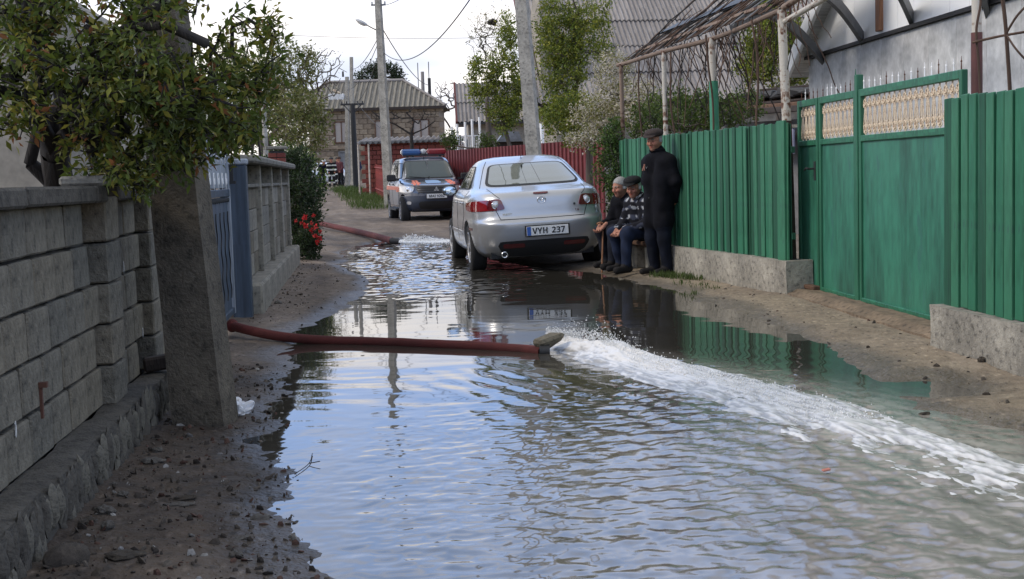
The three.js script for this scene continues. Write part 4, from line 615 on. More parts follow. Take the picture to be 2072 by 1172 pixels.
const leafG = tint([[0.13, 0.16, 0.016], [0.19, 0.22, 0.022], [0.25, 0.27, 0.032], [0.14, 0.19, 0.020], [0.08, 0.12, 0.016], [0.32, 0.30, 0.045]]), leafMid = tint([[0.045, 0.08, 0.014], [0.07, 0.11, 0.018], [0.10, 0.14, 0.024]]), leafBl = tint([[0.20, 0.20, 0.05], [0.28, 0.26, 0.10], [0.52, 0.47, 0.36], [0.60, 0.55, 0.46], [0.14, 0.16, 0.03]]);
plant('green_tree', 'tall yellow green spring tree right of the near concrete utility pole', 'tree', { seed: 71, stem: [V(1.75, 0.05, -29), V(1.75, 1.2, -29), V(1.8, 2.4, -29)], stemR: [0.09, 0.08, 0.06], blobs: [{ c: at(1140, 130, 29), r: [0.55, 1.5, 0.6] }, { c: at(1170, 60, 29), r: [0.45, 0.8, 0.6] }, { c: at(1110, 60, 29), r: [0.32, 0.8, 0.5] }, { c: at(1150, 235, 28.5), r: [0.75, 0.6, 0.7] }, { c: at(1215, 60, 30), r: [0.3, 0.9, 0.5], n: 0.11 }, { c: at(1150, -80, 29), r: [0.6, 0.7, 0.6] }], twigs: 850, step: 0.2, twigR: 0.0026, pow: 0.40, perTwig: 26, leaf: [0.05, 0.085], slim: 0.5, spread: 0.17, arch: 0.1, color: leafG });
plant('blossom_tree', 'pale blossoming tree above the red fence beside the leafy bush', 'tree', { seed: 72, stem: [V(2.6, 0.05, -26.5), V(2.65, 1.2, -26.5), V(2.7, 1.9, -26.5)], stemR: [0.07, 0.06, 0.045], blobs: [{ c: at(1215, 235, 26.5), r: [0.65, 0.5, 0.6] }, { c: at(1240, 160, 27), r: [0.45, 0.75, 0.6] }, { c: at(1300, 215, 26), r: [0.5, 0.6, 0.6] }, { c: at(1180, 280, 26), r: [0.4, 0.22, 0.4], n: 0.06 }], twigs: 480, step: 0.18, twigR: 0.0028, pow: 0.4, perTwig: 20, leaf: [0.035, 0.06], slim: 0.7, spread: 0.15, color: leafBl });
plant('green_tree', 'slender yellow green tree left of the near concrete utility pole', 'tree', { seed: 73, stem: [V(0.35, 0.1, -36), V(0.2, 1.4, -36), V(-0.1, 2.6, -36)], stemR: [0.09, 0.07, 0.05], blobs: [{ c: at(985, 165, 36), r: [0.55, 0.8, 0.6] }, { c: at(1020, 230, 36), r: [0.5, 0.6, 0.6] }, { c: at(1028, 90, 36), r: [0.3, 1.0, 0.5] }, { c: at(1050, 180, 36), r: [0.35, 0.9, 0.5] }], twigs: 430, step: 0.24, twigR: 0.0032, pow: 0.40, perTwig: 22, leaf: [0.06, 0.10], slim: 0.5, spread: 0.17, arch: 0.08, color: leafG });
{
  const t = plant('bare_tree', 'bare tree with a bird nest beside the near utility pole', 'tree', { seed: 74, stem: [V(-0.6, 0.3, -52), V(-0.7, 2.5, -52), V(-0.75, 4, -52)], stemR: [0.15, 0.12, 0.09], blobs: [{ c: at(1000, 95, 52), r: [0.9, 1.6, 0.9] }, { c: at(975, 60, 52), r: [0.8, 0.8, 0.8] }, { c: at(1020, 40, 52), r: [0.4, 0.7, 0.6] }], twigs: 300, step: 0.28, twigR: 0.005, pow: 0.38, perTwig: 4, arch: 0.06, leaf: [0.06, 0.1], spread: 0.2, color: tint([[0.2, 0.2, 0.06], [0.24, 0.21, 0.1]]) });
  const n = at(996, 45, 52), R = rng(75), g = new THREE.IcosahedronGeometry(0.16, 3), q = g.attributes.position; for (let i = 0; i < q.count; i++) { const k = 1 + 0.5 * fbm(q.getX(i) * 14, q.getY(i) * 14, q.getZ(i) * 14, 2); q.setXYZ(i, q.getX(i) * k * 1.2, q.getY(i) * k * 0.7, q.getZ(i) * k); } const nest = add('bird_nest', triUV(flat(g)), M.barkDark); nest.position.copy(n); tag(nest, 'dark bird nest high in the bare tree', 'nest');
}
plant('green_tree', 'green tree behind the shed and arched pergola ribs', 'tree', { seed: 76, stem: [V(5.2, 0.05, -26), V(5.2, 1.4, -26), V(5.3, 2.4, -26)], stemR: [0.09, 0.08, 0.06], blobs: [{ c: at(1590, 110, 26), r: [0.65, 0.75, 0.7] }, { c: at(1560, 50, 26), r: [0.6, 0.6, 0.7] }, { c: at(1530, 130, 26.5), r: [0.4, 0.5, 0.6], n: 0.15 }], twigs: 330, step: 0.2, twigR: 0.0032, pow: 0.40, perTwig: 30, leaf: [0.055, 0.09], slim: 0.5, spread: 0.17, color: leafG });
plant('garden_shrub', 'dark green shrubs showing above the long green fence', 'shrub', { seed: 77, stem: [V(2.6, 0.05, -17.2), V(2.6, 0.7, -17.2)], blobs: [{ c: at(1330, 245, 18), r: [0.45, 0.32, 0.5] }, { c: at(1430, 235, 16.6), r: [0.5, 0.28, 0.5] }, { c: at(1500, 215, 19), r: [0.35, 0.25, 0.5], n: 0.05 }, { c: at(1385, 215, 19), r: [0.55, 0.3, 0.5], n: 0.08 }], twigs: 380, step: 0.14, twigR: 0.003, perTwig: 15, leaf: [0.04, 0.07], slim: 0.5, spread: 0.11, color: leafMid, stemName: 'stem', leafName: 'foliage' });
plant('climbing_bush', 'leafy climbing bush covering the far end of the green fence', 'bush', { seed: 78, stem: [V(1.36, 0.05, -17.25), V(1.36, 0.5, -17.25), V(1.38, 1.0, -17.2)], blobs: [{ c: at(1228, 330, 17.1), r: [0.22, 0.36, 0.25] }, { c: at(1240, 290, 17.2), r: [0.15, 0.22, 0.2], n: 0.02 }, { c: at(1245, 400, 17.0), r: [0.13, 0.4, 0.2], n: 0.02 }, { c: at(1250, 255, 17.4), r: [0.1, 0.16, 0.15], n: 0.006 }], twigs: 240, step: 0.1, twigR: 0.0025, perTwig: 14, leaf: [0.03, 0.055], slim: 0.55, spread: 0.085, color: tint([[0.035, 0.075, 0.012], [0.055, 0.105, 0.016], [0.10, 0.15, 0.022]]), stemName: 'stem', leafName: 'foliage' });

// ------------------------------------------------------------------ middle and far background
function utilityPole(label, px0, py0, px1, py1, d, H, w0, w1, m = M.pole) {   // square concrete pole through two points of its axis
  const a = at(px0, py0, d), b = at(px1, py1, d), k = (b.x - a.x) / (b.y - a.y), g0 = groundY(a.x - k * a.y, d), t = thing('utility_pole', label, 'pole', [a.x - k * (a.y - g0), g0, -d]);
  const geo = new THREE.BoxGeometry(1, H, 1, 1, 20, 1); geo.translate(0, H / 2, 0); const p = geo.attributes.position; for (let i = 0; i < p.count; i++) { const y = p.getY(i), q = mix(w0, w1, y / H), x = p.getX(i) * q, z = p.getZ(i) * q * 0.9, c = Math.cos(0.32), s = Math.sin(0.32); p.setXYZ(i, x * c - z * s + k * y, y - 0.05, x * s + z * c); }
  add('shaft', triUV(flat(geo)), m, t); t.lean = k; return t;
}
{
  const near = utilityPole('big pale concrete utility pole just behind the silver sedan', 1081, 315, 1056, 0, 24, 7.4, 0.245, 0.18);
  for (const y of [2.3, 3.4]) { const b = add('steel_band', box(0.236, 0.02, 0.21, near.lean * y, y, 0), M.pole, near); b.rotation.y = -0.32; }
  const lamp = utilityPole('tall concrete street lamp pole behind the dark pickup', 783, 320, 765, 0, 46, 7.3, 0.30, 0.19); const k = lamp.lean;
  add('lamp_arm', triUV(tube([V(k * 6.0, 6.0, 0), V(k * 6.0 - 0.28, 6.14, 0.06), V(k * 6.0 - 0.48, 6.26, 0.1)], 0.022, 16, 6)), M.greySteel, lamp);
  const hd = new THREE.SphereGeometry(0.16, 14, 8); hd.scale(1.5, 0.42, 0.7); hd.rotateZ(-0.5); hd.translate(k * 6.0 - 0.60, 6.32, 0.12); const head = add('lamp_head', triUV(hd), M.white, lamp); const ln = new THREE.SphereGeometry(0.11, 10, 6); ln.scale(1.4, 0.35, 0.7); ln.rotateZ(-0.5); ln.translate(k * 6.0 - 0.62, 6.27, 0.12); add('lens', triUV(ln), mat([0.6, 0.6, 0.55], { roughness: 0.3 }), head);
  for (const y of [6.9, 7.15]) { const c = add('crossarm', box(0.5, 0.05, 0.06, k * y, y, 0), M.greySteel, lamp); for (const s of [-1, 1]) add('insulator', new THREE.CylinderGeometry(0.03, 0.035, 0.09, 8).translate(k * y + s * 0.22, y + 0.07, 0), M.white, c); }
  const p1 = utilityPole('slim pale pole with a small lamp in the far street', 703, 360, 702, 180, 74, 6.2, 0.23, 0.17);
  add('lamp_head', cham(0.42, 0.12, 0.16, 0.03).rotateZ(-0.45).translate(-0.38, 5.35, 0.1), M.cream, p1); add('insulator', new THREE.CylinderGeometry(0.05, 0.06, 0.3, 8).translate(0, 6.3, 0), M.iron, p1);
  const p2 = utilityPole('tall slim concrete pole beside the far lamp pole', 714, 360, 711, 135, 77, 7.5, 0.22, 0.16);
  const bp = at(718, 300, 72), g0 = groundY(bp.x, 72), t = thing('utility_pole', 'dark tarred timber pole with crossarm in the far street', 'pole', [bp.x, g0, -72]);
  add('shaft', triUV(rod(V(0, -0.1, 0), V(-0.04, 4.6, 0), 0.17, 0.13, 10)), M.black, t); const ca = add('crossarm', box(1.25, 0.1, 0.12, -0.05, 4.56, 0), M.iron, t); for (const s of [-1, 1]) { add('brace', bar(V(-0.04, 4.0, 0.02), V(-0.04 + s * 0.45, 4.52, 0.02), 0.05, 0.05), M.iron, t); for (const e of [0.3, 0.55]) add('insulator', new THREE.CylinderGeometry(0.035, 0.04, 0.12, 8).translate(-0.05 + s * e, 4.67, 0), M.iron, ca); }
}
{ // overhead wires
  const wire = (label, a, b, sag, r) => { const t = [], n = 16; for (let i = 0; i <= n; i++) { const u = i / n, p = a.clone().lerp(b, u); p.y -= sag * 4 * u * (1 - u); t.push(p.sub(a)); } const m = add('overhead_wire', tube(t, r, 40, 5), M.iron); m.position.copy(a); tag(m, label, 'wire', 'overhead wires'); };
  const top = at(770, 40, 46);
  wire('overhead wire sagging from the lamp pole up to the top edge', at(778, 108, 46), at(1010, -95, 20), 0.75, 0.012);
  wire('overhead wire dropping from the lamp pole to the far house roof', at(772, 55, 46), at(866, 172, 88), 0.4, 0.018);
  wire('overhead wire from the lamp pole to the tall slim pole', at(768, 70, 46), at(712, 140, 77), 0.3, 0.014);
  wire('overhead wire from the lamp pole to the slim pole with small lamp', at(768, 80, 46), at(703, 182, 74), 0.4, 0.013);
  wire('overhead wire from the lamp pole to the tarred timber pole', at(768, 100, 46), at(716, 206, 72), 0.5, 0.012);
  wire('thin overhead wire crossing the sky level with the lamp', at(560, 70, 60), at(1046, 74, 60), 0.12, 0.009);
  wire('overhead wire leaving the lamp pole for the upper middle edge', at(768, 12, 46), at(850, -30, 30), 0.1, 0.010);
  wire('overhead wire slanting from the tarred pole to the picket fence', at(722, 207, 72), at(790, 275, 60), 0.15, 0.012);
}
{ // far two-storey stone house
  const d = 98, o = at(618, 218, d), r = at(892, 214, d), gy = 0.7, t = thing('stone_house', 'far two storey stone block house with hipped grey roof', 'house', [o.x, gy, -d]), W = r.x - o.x, H = (o.y + r.y) / 2 - gy - 0.1, R = rng(18);
  add('wall_core', box(W - 0.3, H, 8, W / 2, H / 2, -4.1), M.ashlar2, t);
  const rows = 15, bh = H / rows, bw = 0.62, gs = [0, 1].map(() => cham(bw - 0.025, bh - 0.025, 0.16, 0.02));
  const wins = [[2.55, 0.95, 3.25, 1.5, 0], [2.75, 0.9, 0.4, 2.2, 1], [5.6, 1.15, 3.3, 1.45, 0], [8.35, 1.15, 3.3, 1.45, 0]];
  let count = 0; for (let k = 0; k < rows; k++) for (let x = (k % 2) * -bw / 2; x < W - 0.4; x += bw) { const cx = x + bw / 2 + 0.12, cy = (k + 0.5) * bh; if (cx < 1.1 || wins.some(([wx, ww, wy, wh]) => cx > wx - ww / 2 - 0.2 && cx < wx + ww / 2 + 0.2 && cy > wy - 0.1 && cy < wy + wh + 0.05)) continue; if (cx > 3.6 && cy < 2.2) continue; if (++count > 298) break; const b = add('stone_block', gs[count % 2], R() < 0.55 ? M.ashlar : M.ashlar2, t); b.position.set(cx, cy, -0.10); }
  for (const [x, w, y, h, door] of wins) { const f = new THREE.Group(); f.name = door ? 'door' : 'window'; f.position.set(x, y + h / 2, -0.06); t.add(f); const wn = (ww, hh, xx, yy, n) => { const q = add(n, box(ww, hh, 0.14), door ? M.greySteel : M.wood, f); q.position.set(xx, yy, 0.03); }; wn(0.08, h, -w / 2, 0, 'frame'); wn(0.08, h, w / 2, 0, 'frame'); wn(w, 0.08, 0, h / 2, 'frame'); wn(w, 0.08, 0, -h / 2, 'frame'); if (!door) wn(0.07, h, 0, 0, 'mullion'); add('pane', box(w - 0.06, h - 0.06, 0.05), door ? M.greySteel : mat([0.30, 0.27, 0.25], { roughness: 0.12, ior: 1.5 }), f); }
  const band = add('string_course', box(3.4, 0.12, 0.24, 1.9, 2.85, -0.04), M.ashlar2, t);
  // hipped roof of corrugated sheets in strips
  const ov = 0.35, yE = H, rh = 2.2, rx = 3.0, roof = new THREE.Group(); roof.name = 'roof'; t.add(roof); const E = [V(-ov - 2, yE, ov), V(W + ov, yE, ov), V(W + ov, yE, -8.4), V(-ov - 2, yE, -8.4)], Rg = [V(1.0, yE + rh, -4.1), V(W - rx, yE + rh, -4.1)];
  const strips = 34; for (let i = 0; i < strips; i++) { // front slope
    const f = (u) => { const a = E[0].clone().lerp(E[1], u), xr = a.x, tpx = clamp((xr - Rg[0].x) / (Rg[1].x - Rg[0].x)); let top = Rg[0].clone().lerp(Rg[1], tpx); if (xr > Rg[1].x) top = Rg[1].clone().lerp(E[1], (xr - Rg[1].x) / (E[1].x - Rg[1].x)); if (xr < Rg[0].x) top = Rg[0].clone().lerp(E[0], (Rg[0].x - xr) / (Rg[0].x - E[0].x)); return [a, top]; };
    const pos = [], idx = [], n = 6; for (let k = 0; k <= n; k++) { const [a, b] = f((i + k / n) / strips), h = 0.045 * Math.cos(k / n * 6.283 * 1.5); for (const q of [a, b]) pos.push(q.x, q.y + h, q.z + h * 0.4); } for (let k = 0; k < n; k++) idx.push(k * 2, k * 2 + 2, k * 2 + 3, k * 2, k * 2 + 3, k * 2 + 1);
    const g = new THREE.BufferGeometry(); g.setAttribute('position', new THREE.Float32BufferAttribute(pos, 3)); g.setIndex(idx); g.computeVertexNormals(); add('roof_sheet', triUV(g), M.slateFar, roof);
  }
  const hip = new THREE.BufferGeometry(), hp = [E[1], E[2], Rg[1], E[3], E[0], Rg[0], E[2], E[3], Rg[0], E[2], Rg[0], Rg[1]]; hip.setAttribute('position', new THREE.Float32BufferAttribute(hp.flatMap((v) => v.toArray()), 3)); hip.computeVertexNormals(); add('rear_slopes', triUV(hip), M.slateFar, roof);
  add('ridge_cap', rod(Rg[0].clone().add(V(0, 0.06, 0)), Rg[1].clone().add(V(0, 0.06, 0)), 0.12, 0.12, 8), M.slate, roof); add('hip_cap', rod(Rg[1].clone().add(V(0, 0.06, 0)), E[1].clone().add(V(0, 0.06, 0)), 0.10, 0.10, 8), M.slate2, roof); add('eave_board', box(W + 2.6, 0.2, 0.1, W / 2 - 0.9, yE - 0.08, ov - 0.02), M.darkWood, roof);
  const dorm = add('dormer', cham(1.15, 0.5, 0.6, 0.03), M.white, roof); dorm.position.set(2.1, yE + 0.95, -1.5);
  const pipe = (px, y0, y1, rr, m, n) => { const p = at(px, y0, d + 4); add(n, rod(V(p.x - o.x, p.y - gy, -4), V(p.x - o.x, at(px, y1, d + 4).y - gy, -4), rr, rr, 8), m, t); };
  pipe(848, 215, 127, 0.035, M.greySteel, 'aerial_mast'); pipe(857, 215, 145, 0.13, M.slate, 'chimney_pipe'); pipe(870, 205, 158, 0.12, M.iron, 'chimney_pipe'); pipe(868, 160, 125, 0.035, M.greySteel, 'aerial_mast');
}
{ // brick garage with corrugated roof edge
  const d = 58, o = at(735, 300, d), r = at(935, 300, d), g0 = groundY(o.x, d), t = thing('brick_garage', 'low red brick garage with corrugated roof edge behind the pickup', 'garage', [o.x, g0, -d]), W = r.x - o.x, H = at(735, 290, d).y - g0, R = rng(19);
  add('wall_core', box(W - 0.1, H, 4, W / 2, H / 2, -2.1), M.mortar, t); const bw = 0.34, bh = 0.2, bg = cham(bw - 0.02, bh - 0.02, 0.09, 0.01); let cnt = 0; for (let k = 0; k * bh < H - 0.1; k++) for (let x = (k % 2) * -bw / 2; x < W - 0.1; x += bw) { if (++cnt > 280) break; const b = add('brick', bg, R() < 0.5 ? M.brick : M.brick2, t); b.position.set(x + bw / 2 + 0.05, (k + 0.5) * bh, -0.06); }
  const pitch = 0.24, geo = new THREE.PlaneGeometry(W + 0.5, 4.2, Math.round(W / pitch * 8), 1), p = geo.attributes.position; for (let i = 0; i < p.count; i++) p.setZ(i, 0.055 * Math.cos(p.getX(i) / pitch * 6.283)); geo.rotateX(-Math.PI / 2 + 0.08); geo.computeVertexNormals(); geo.translate(W / 2, H + 0.16, -1.85); add('roof', triUV(geo), M.slate, t); add('eave_board', box(W + 0.3, 0.12, 0.06, W / 2, H + 0.02, 0.14), M.greySteel, t);
  for (const x of [0.05, 0.5]) add('pipe_post', rod(V(x - 0.25, 0, 0.2), V(x - 0.25, H - 0.05, 0.2), 0.04, 0.04, 8), M.pipe, t);
}
{ // orange-red picket fence
  const a = at(742, 365, 66), b = at(792, 365, 46), t = along('picket_fence', 'low orange red picket fence beside the far lamp pole', 'fence', [a.x, 66], [b.x, 46.8], 0), L = t.span, n = 40, pk = cham(0.09, 1.35, 0.03, 0.006), gy = (s) => groundY(mix(a.x, b.x, s), mix(66, 46.8, s));
  for (let i = 0; i < n; i++) { const p = add('picket', pk, M.redPaint, t); p.position.set((i + 0.5) * L / n, 0.72 + gy((i + 0.5) / n), 0); }
  for (const h of [0.4, 1.3]) add('rail', bar(V(0, h + gy(0), 0.03), V(L, h + gy(1), 0.03), 0.04, 0.06), M.redPaint, t);
}
{ // dark red profiled metal fence
  const a = at(900, 302, 38.6), b = at(1222, 290, 30), t = along('metal_fence', 'dark red profiled metal fence behind the silver sedan', 'fence', [a.x, 38.6], [b.x, 30]), L = t.span, n = Math.round(L / 0.2), w = L / n, H = 1.92, g = extr([[0, 0], [w * 0.42, 0], [w * 0.5, 0.035], [w * 0.92, 0.035], [w, 0], [w, -0.008], [w * 0.91, 0.027], [w * 0.51, 0.027], [w * 0.43, -0.008], [0, -0.008]], H); g.rotateX(-Math.PI / 2); g.scale(1, 1, -1); const geo = flat(g);
  { const ix = geo.attributes.position.array; for (let i = 0; i < ix.length; i += 9) for (let k = 0; k < 3; k++) { const q = ix[i + 3 + k]; ix[i + 3 + k] = ix[i + 6 + k]; ix[i + 6 + k] = q; } geo.computeVertexNormals(); triUV(geo); }
  for (let i = 0; i < n; i++) { const p = add('panel_rib', geo, M.redFence, t); p.position.set(i * w, 0.04, 0); } for (const y of [0.5, 1.6]) add('rail', box(L, 0.05, 0.04, L / 2, y, -0.05), M.iron, t);
}
{ // small house with steep roof
  const d = 57, o = at(938, 248, d), t = thing('small_house', 'small cream house with corrugated gable roof behind red fence', 'house', [o.x, 0.3, -d], 0.06), eave = o.y - 0.3, W = 5.2, sl = 0.62, len = 3.05, R = rng(20);
  add('wall', box(W - 0.4, eave, 4.6, W / 2, eave / 2, -2.5), M.beige, t); const pitch = 0.17, sw = pitch * 6, geo = new THREE.PlaneGeometry(sw, 1.62, 48, 1), p = geo.attributes.position; for (let i = 0; i < p.count; i++) p.setZ(i, 0.032 * Math.cos(p.getX(i) / pitch * 6.283)); geo.computeVertexNormals(); triUV(geo);
  const roof = new THREE.Group(); roof.name = 'roof'; roof.position.set(-0.25, eave, 0.2); roof.rotation.x = -(Math.PI / 2 - sl); t.add(roof); for (let r = 0; r < 2; r++) for (let c = 0; c < 5; c++) { const s = add('roof_sheet', geo, R() < 0.5 ? M.slate : M.slate2, roof); s.position.set((c + 0.5) * sw, 0.78 + r * 1.5, 0.03 + r * 0.012); s.rotation.x = -0.02; }
  add('roof_deck', box(5.1, len, 0.04, 2.55, len / 2, -0.04), M.darkWood, roof); const bb = add('barge_board', box(0.08, len + 0.1, 0.24, -0.04, len / 2, -0.04), mat([0.16, 0.05, 0.045], { map: T.streak }), roof);
  const back = add('rear_slope', box(5.1, 0.05, len, 2.3, 0, 0), M.slate2, t); back.position.set(0, eave + len * Math.sin(sl) * 0.5, -2.28 - len * 0.5 * Math.cos(sl)); back.rotation.x = -sl;
  const gb = extr([[-0.1, 0], [-4.75, 0], [-2.4, 1.72]], 0.16); gb.rotateY(-Math.PI / 2); gb.translate(0.28, eave - 0.02, 0); add('gable', gb, mat([0.17, 0.06, 0.05], { map: T.streak }), t); add('gutter', box(W, 0.09, 0.1, W / 2 - 0.2, eave - 0.05, 0.24), M.iron, t); const w = add('window', cham(1.1, 1.0, 0.06, 0.01), M.white, t); w.position.set(1.2, 1.5, -0.18); add('pane', box(0.94, 0.84, 0.03, 0, 0, 0.025), M.glassDark, w);
}
{ // white posts with railing behind the red fence
  const t = thing('white_railing', 'white metal posts and railing behind the red fence', 'railing', [at(915, 300, 45).x, 0, -45], 0.05), x0 = at(915, 300, 45).x;
  for (const [px, py] of [[915, 256], [926, 251], [942, 247], [956, 241], [971, 237]]) { const p = at(px, py, 45); add('post', rod(V(p.x - x0, 0, 0), V(p.x - x0 - 0.02, p.y, 0), 0.04, 0.04, 8), M.whiteMetal, t); }
  const L = at(974, 300, 45).x - x0; for (let i = 0; i < 14; i++) add('baluster', rod(V(0.05 + i * L / 14, 0, 0), V(0.05 + i * L / 14, 2.55, 0), 0.014, 0.014, 5), M.whiteMetal, t); add('rail', box(L, 0.04, 0.04, L / 2, 2.56, 0), M.whiteMetal, t);
}
{ // little well house roof, white post
  const p = at(1030, 285, 44), t = thing('well_house', 'small well house with blue grey roof behind the red fence', 'shelter', [p.x, 0, p.z], 0.1); for (const s of [-1, 1]) { add('post', box(0.09, 2.25, 0.09, s * 0.32, 1.12, 0), M.darkWood, t); add('brace', bar(V(s * 0.32, 1.6, 0), V(0, 2.1, 0), 0.05, 0.05), M.darkWood, t); } const rf = extr([[-0.42, 0], [0.42, 0], [0.3, 0.32], [-0.18, 0.32]], 0.5); rf.translate(0, 2.3, -0.25); add('roof', rf, mat([0.30, 0.33, 0.38], { map: T.mottle, roughness: 0.5 }), t); add('beam', box(0.9, 0.14, 0.3, 0, 2.22, 0), M.darkWood, t); add('drum', new THREE.CylinderGeometry(0.12, 0.12, 0.6, 10).rotateZ(Math.PI / 2).translate(0, 1.85, 0), M.wood, t);
  const q = at(1098, 275, 33), w = add('white_post', triUV(rod(V(0, 0, 0), V(-0.02, 2.45, 0), 0.05, 0.05, 8)), M.whiteMetal); w.position.set(q.x, 0, q.z); tag(w, 'slim white post behind the red fence, right of the utility pole', 'post');
}
plant('conifer', 'dark clumpy conifer top behind the far stone house', 'tree', { seed: 81, stem: [V(-11, 0.9, -125), V(-11, 5, -125), V(-10.8, 8, -125)], stemR: [0.3, 0.25, 0.15], blobs: [[735, 155], [750, 140], [770, 132], [790, 140], [800, 150], [760, 150], [805, 165], [730, 168]].map(([x, y]) => ({ c: at(x, y, 125), r: [0.75, 0.5, 0.6] })), twigs: 160, step: 0.5, twigR: 0.016, pow: 0.4, perTwig: 26, leaf: [0.2, 0.34], slim: 0.35, spread: 0.45, color: tint([[0.03, 0.05, 0.02], [0.05, 0.07, 0.03]]) });
plant('bare_tree', 'bare spreading tree in front of the brick garage', 'tree', { seed: 82, bark: M.barkDark, stem: [at(833, 310, 55).setY(0.4), at(833, 290, 55), at(832, 272, 55)], stemR: [0.09, 0.08, 0.07], stems: [{ from: 2, r: 0.03, pts: [at(800, 252, 55), at(770, 240, 55), at(752, 225, 55)] }, { from: 2, r: 0.03, pts: [at(838, 245, 55), at(822, 228, 55)] }, { from: 2, r: 0.025, pts: [at(860, 260, 55), at(880, 245, 55)] }], blobs: [{ c: at(790, 235, 55), r: [0.9, 0.35, 0.5] }, { c: at(850, 235, 55), r: [0.8, 0.5, 0.5] }], twigs: 90, step: 0.2, twigR: 0.008, pow: 0.35, perTwig: 0.8, leaf: [0.05, 0.08], spread: 0.15, color: tint([[0.2, 0.12, 0.1], [0.15, 0.14, 0.05]]) });
plant('bare_tree', 'thin bare trees behind the far house chimneys', 'tree', { seed: 83, stem: [V(-4.6, 0.8, -112), V(-4.6, 3, -112), V(-4.5, 5, -112)], stemR: [0.14, 0.1, 0.08], blobs: [{ c: at(900, 195, 112), r: [1.6, 1.5, 1] }], twigs: 130, step: 0.4, twigR: 0.016, pow: 0.32, color: leafG });
plant('garden_shrub', 'green bushes between the pickup and the white railing', 'shrub', { seed: 84, stem: [at(915, 300, 43).setY(0.1), at(915, 290, 43).setY(1)], blobs: [{ c: at(912, 285, 43), r: [0.3, 0.35, 0.4] }, { c: at(985, 290, 42), r: [0.3, 0.35, 0.4] }], twigs: 120, step: 0.2, twigR: 0.004, perTwig: 13, leaf: [0.06, 0.1], slim: 0.5, spread: 0.15, color: leafMid, stemName: 'stem', leafName: 'foliage' });
// trees and roofs that close the view between the houses
plant('orchard_tree', 'broad green garden tree left of the far stone house', 'tree', { seed: 85, stem: [V(-15.5, 0.6, -70), V(-15.4, 2.2, -70)], stemR: [0.16, 0.13], blobs: [{ c: at(590, 250, 70), r: [2.2, 1.8, 1.6] }, { c: at(630, 300, 66), r: [0.9, 1.1, 1.0] }, { c: at(540, 230, 72), r: [2.2, 2.2, 1.8] }], twigs: 420, step: 0.4, twigR: 0.009, perTwig: 12, leaf: [0.13, 0.22], slim: 0.55, spread: 0.42, color: tint([[0.07, 0.09, 0.02], [0.10, 0.12, 0.03], [0.13, 0.13, 0.04], [0.16, 0.15, 0.06]]) });
{ // grass along the far verge and tufts on the right bank
  const R = rng(95), L = []; const tuft = (x, d, h, n, sp) => { for (let i = 0; i < n; i++) { const a = R() * 6.283, r = sp * Math.sqrt(R()), px = x + Math.cos(a) * r, pd = d + Math.sin(a) * r, dir = V((R() - 0.5) * 0.9, 1, (R() - 0.5) * 0.9).normalize(), k = 0.7 + 0.6 * R(); L.push([V(px, groundY(px, pd) - 0.01, -pd), dir, V(R() - 0.5, 0.2, R() - 0.5).normalize(), h * (0.5 + R() * 0.7), h * 0.07 + 0.004, [0.070 * k, 0.105 * k, 0.022 * k]]); } };
  for (let i = 0; i < 260; i++) { const u = R(), a = at(700, 372, 74), b = at(780, 400, 46); tuft(mix(a.x, b.x, u) + (R() - 0.6) * 1.3, mix(74, 45, u), 0.3, 12, 0.4); }
  for (let i = 0; i < 46; i++) { const u = R() * R(); tuft(1.62 + u * 0.75 + (R() - 0.5) * 0.12, 14.75 - u * 1.9 + (R() - 0.5) * 0.1, 0.085, 9, 0.07); }
  for (const [px, py] of [[1400, 560], [1415, 575], [1380, 570], [1440, 580], [1395, 585]]) { const p = gr(px, py, 0.06); tuft(p.x, -p.z, 0.07, 26, 0.1); }
  tag(add('grass', leafMesh(L), M.foliage), 'green grass on the far verge and beside the fence footing', 'grass', null, 'stuff');
}
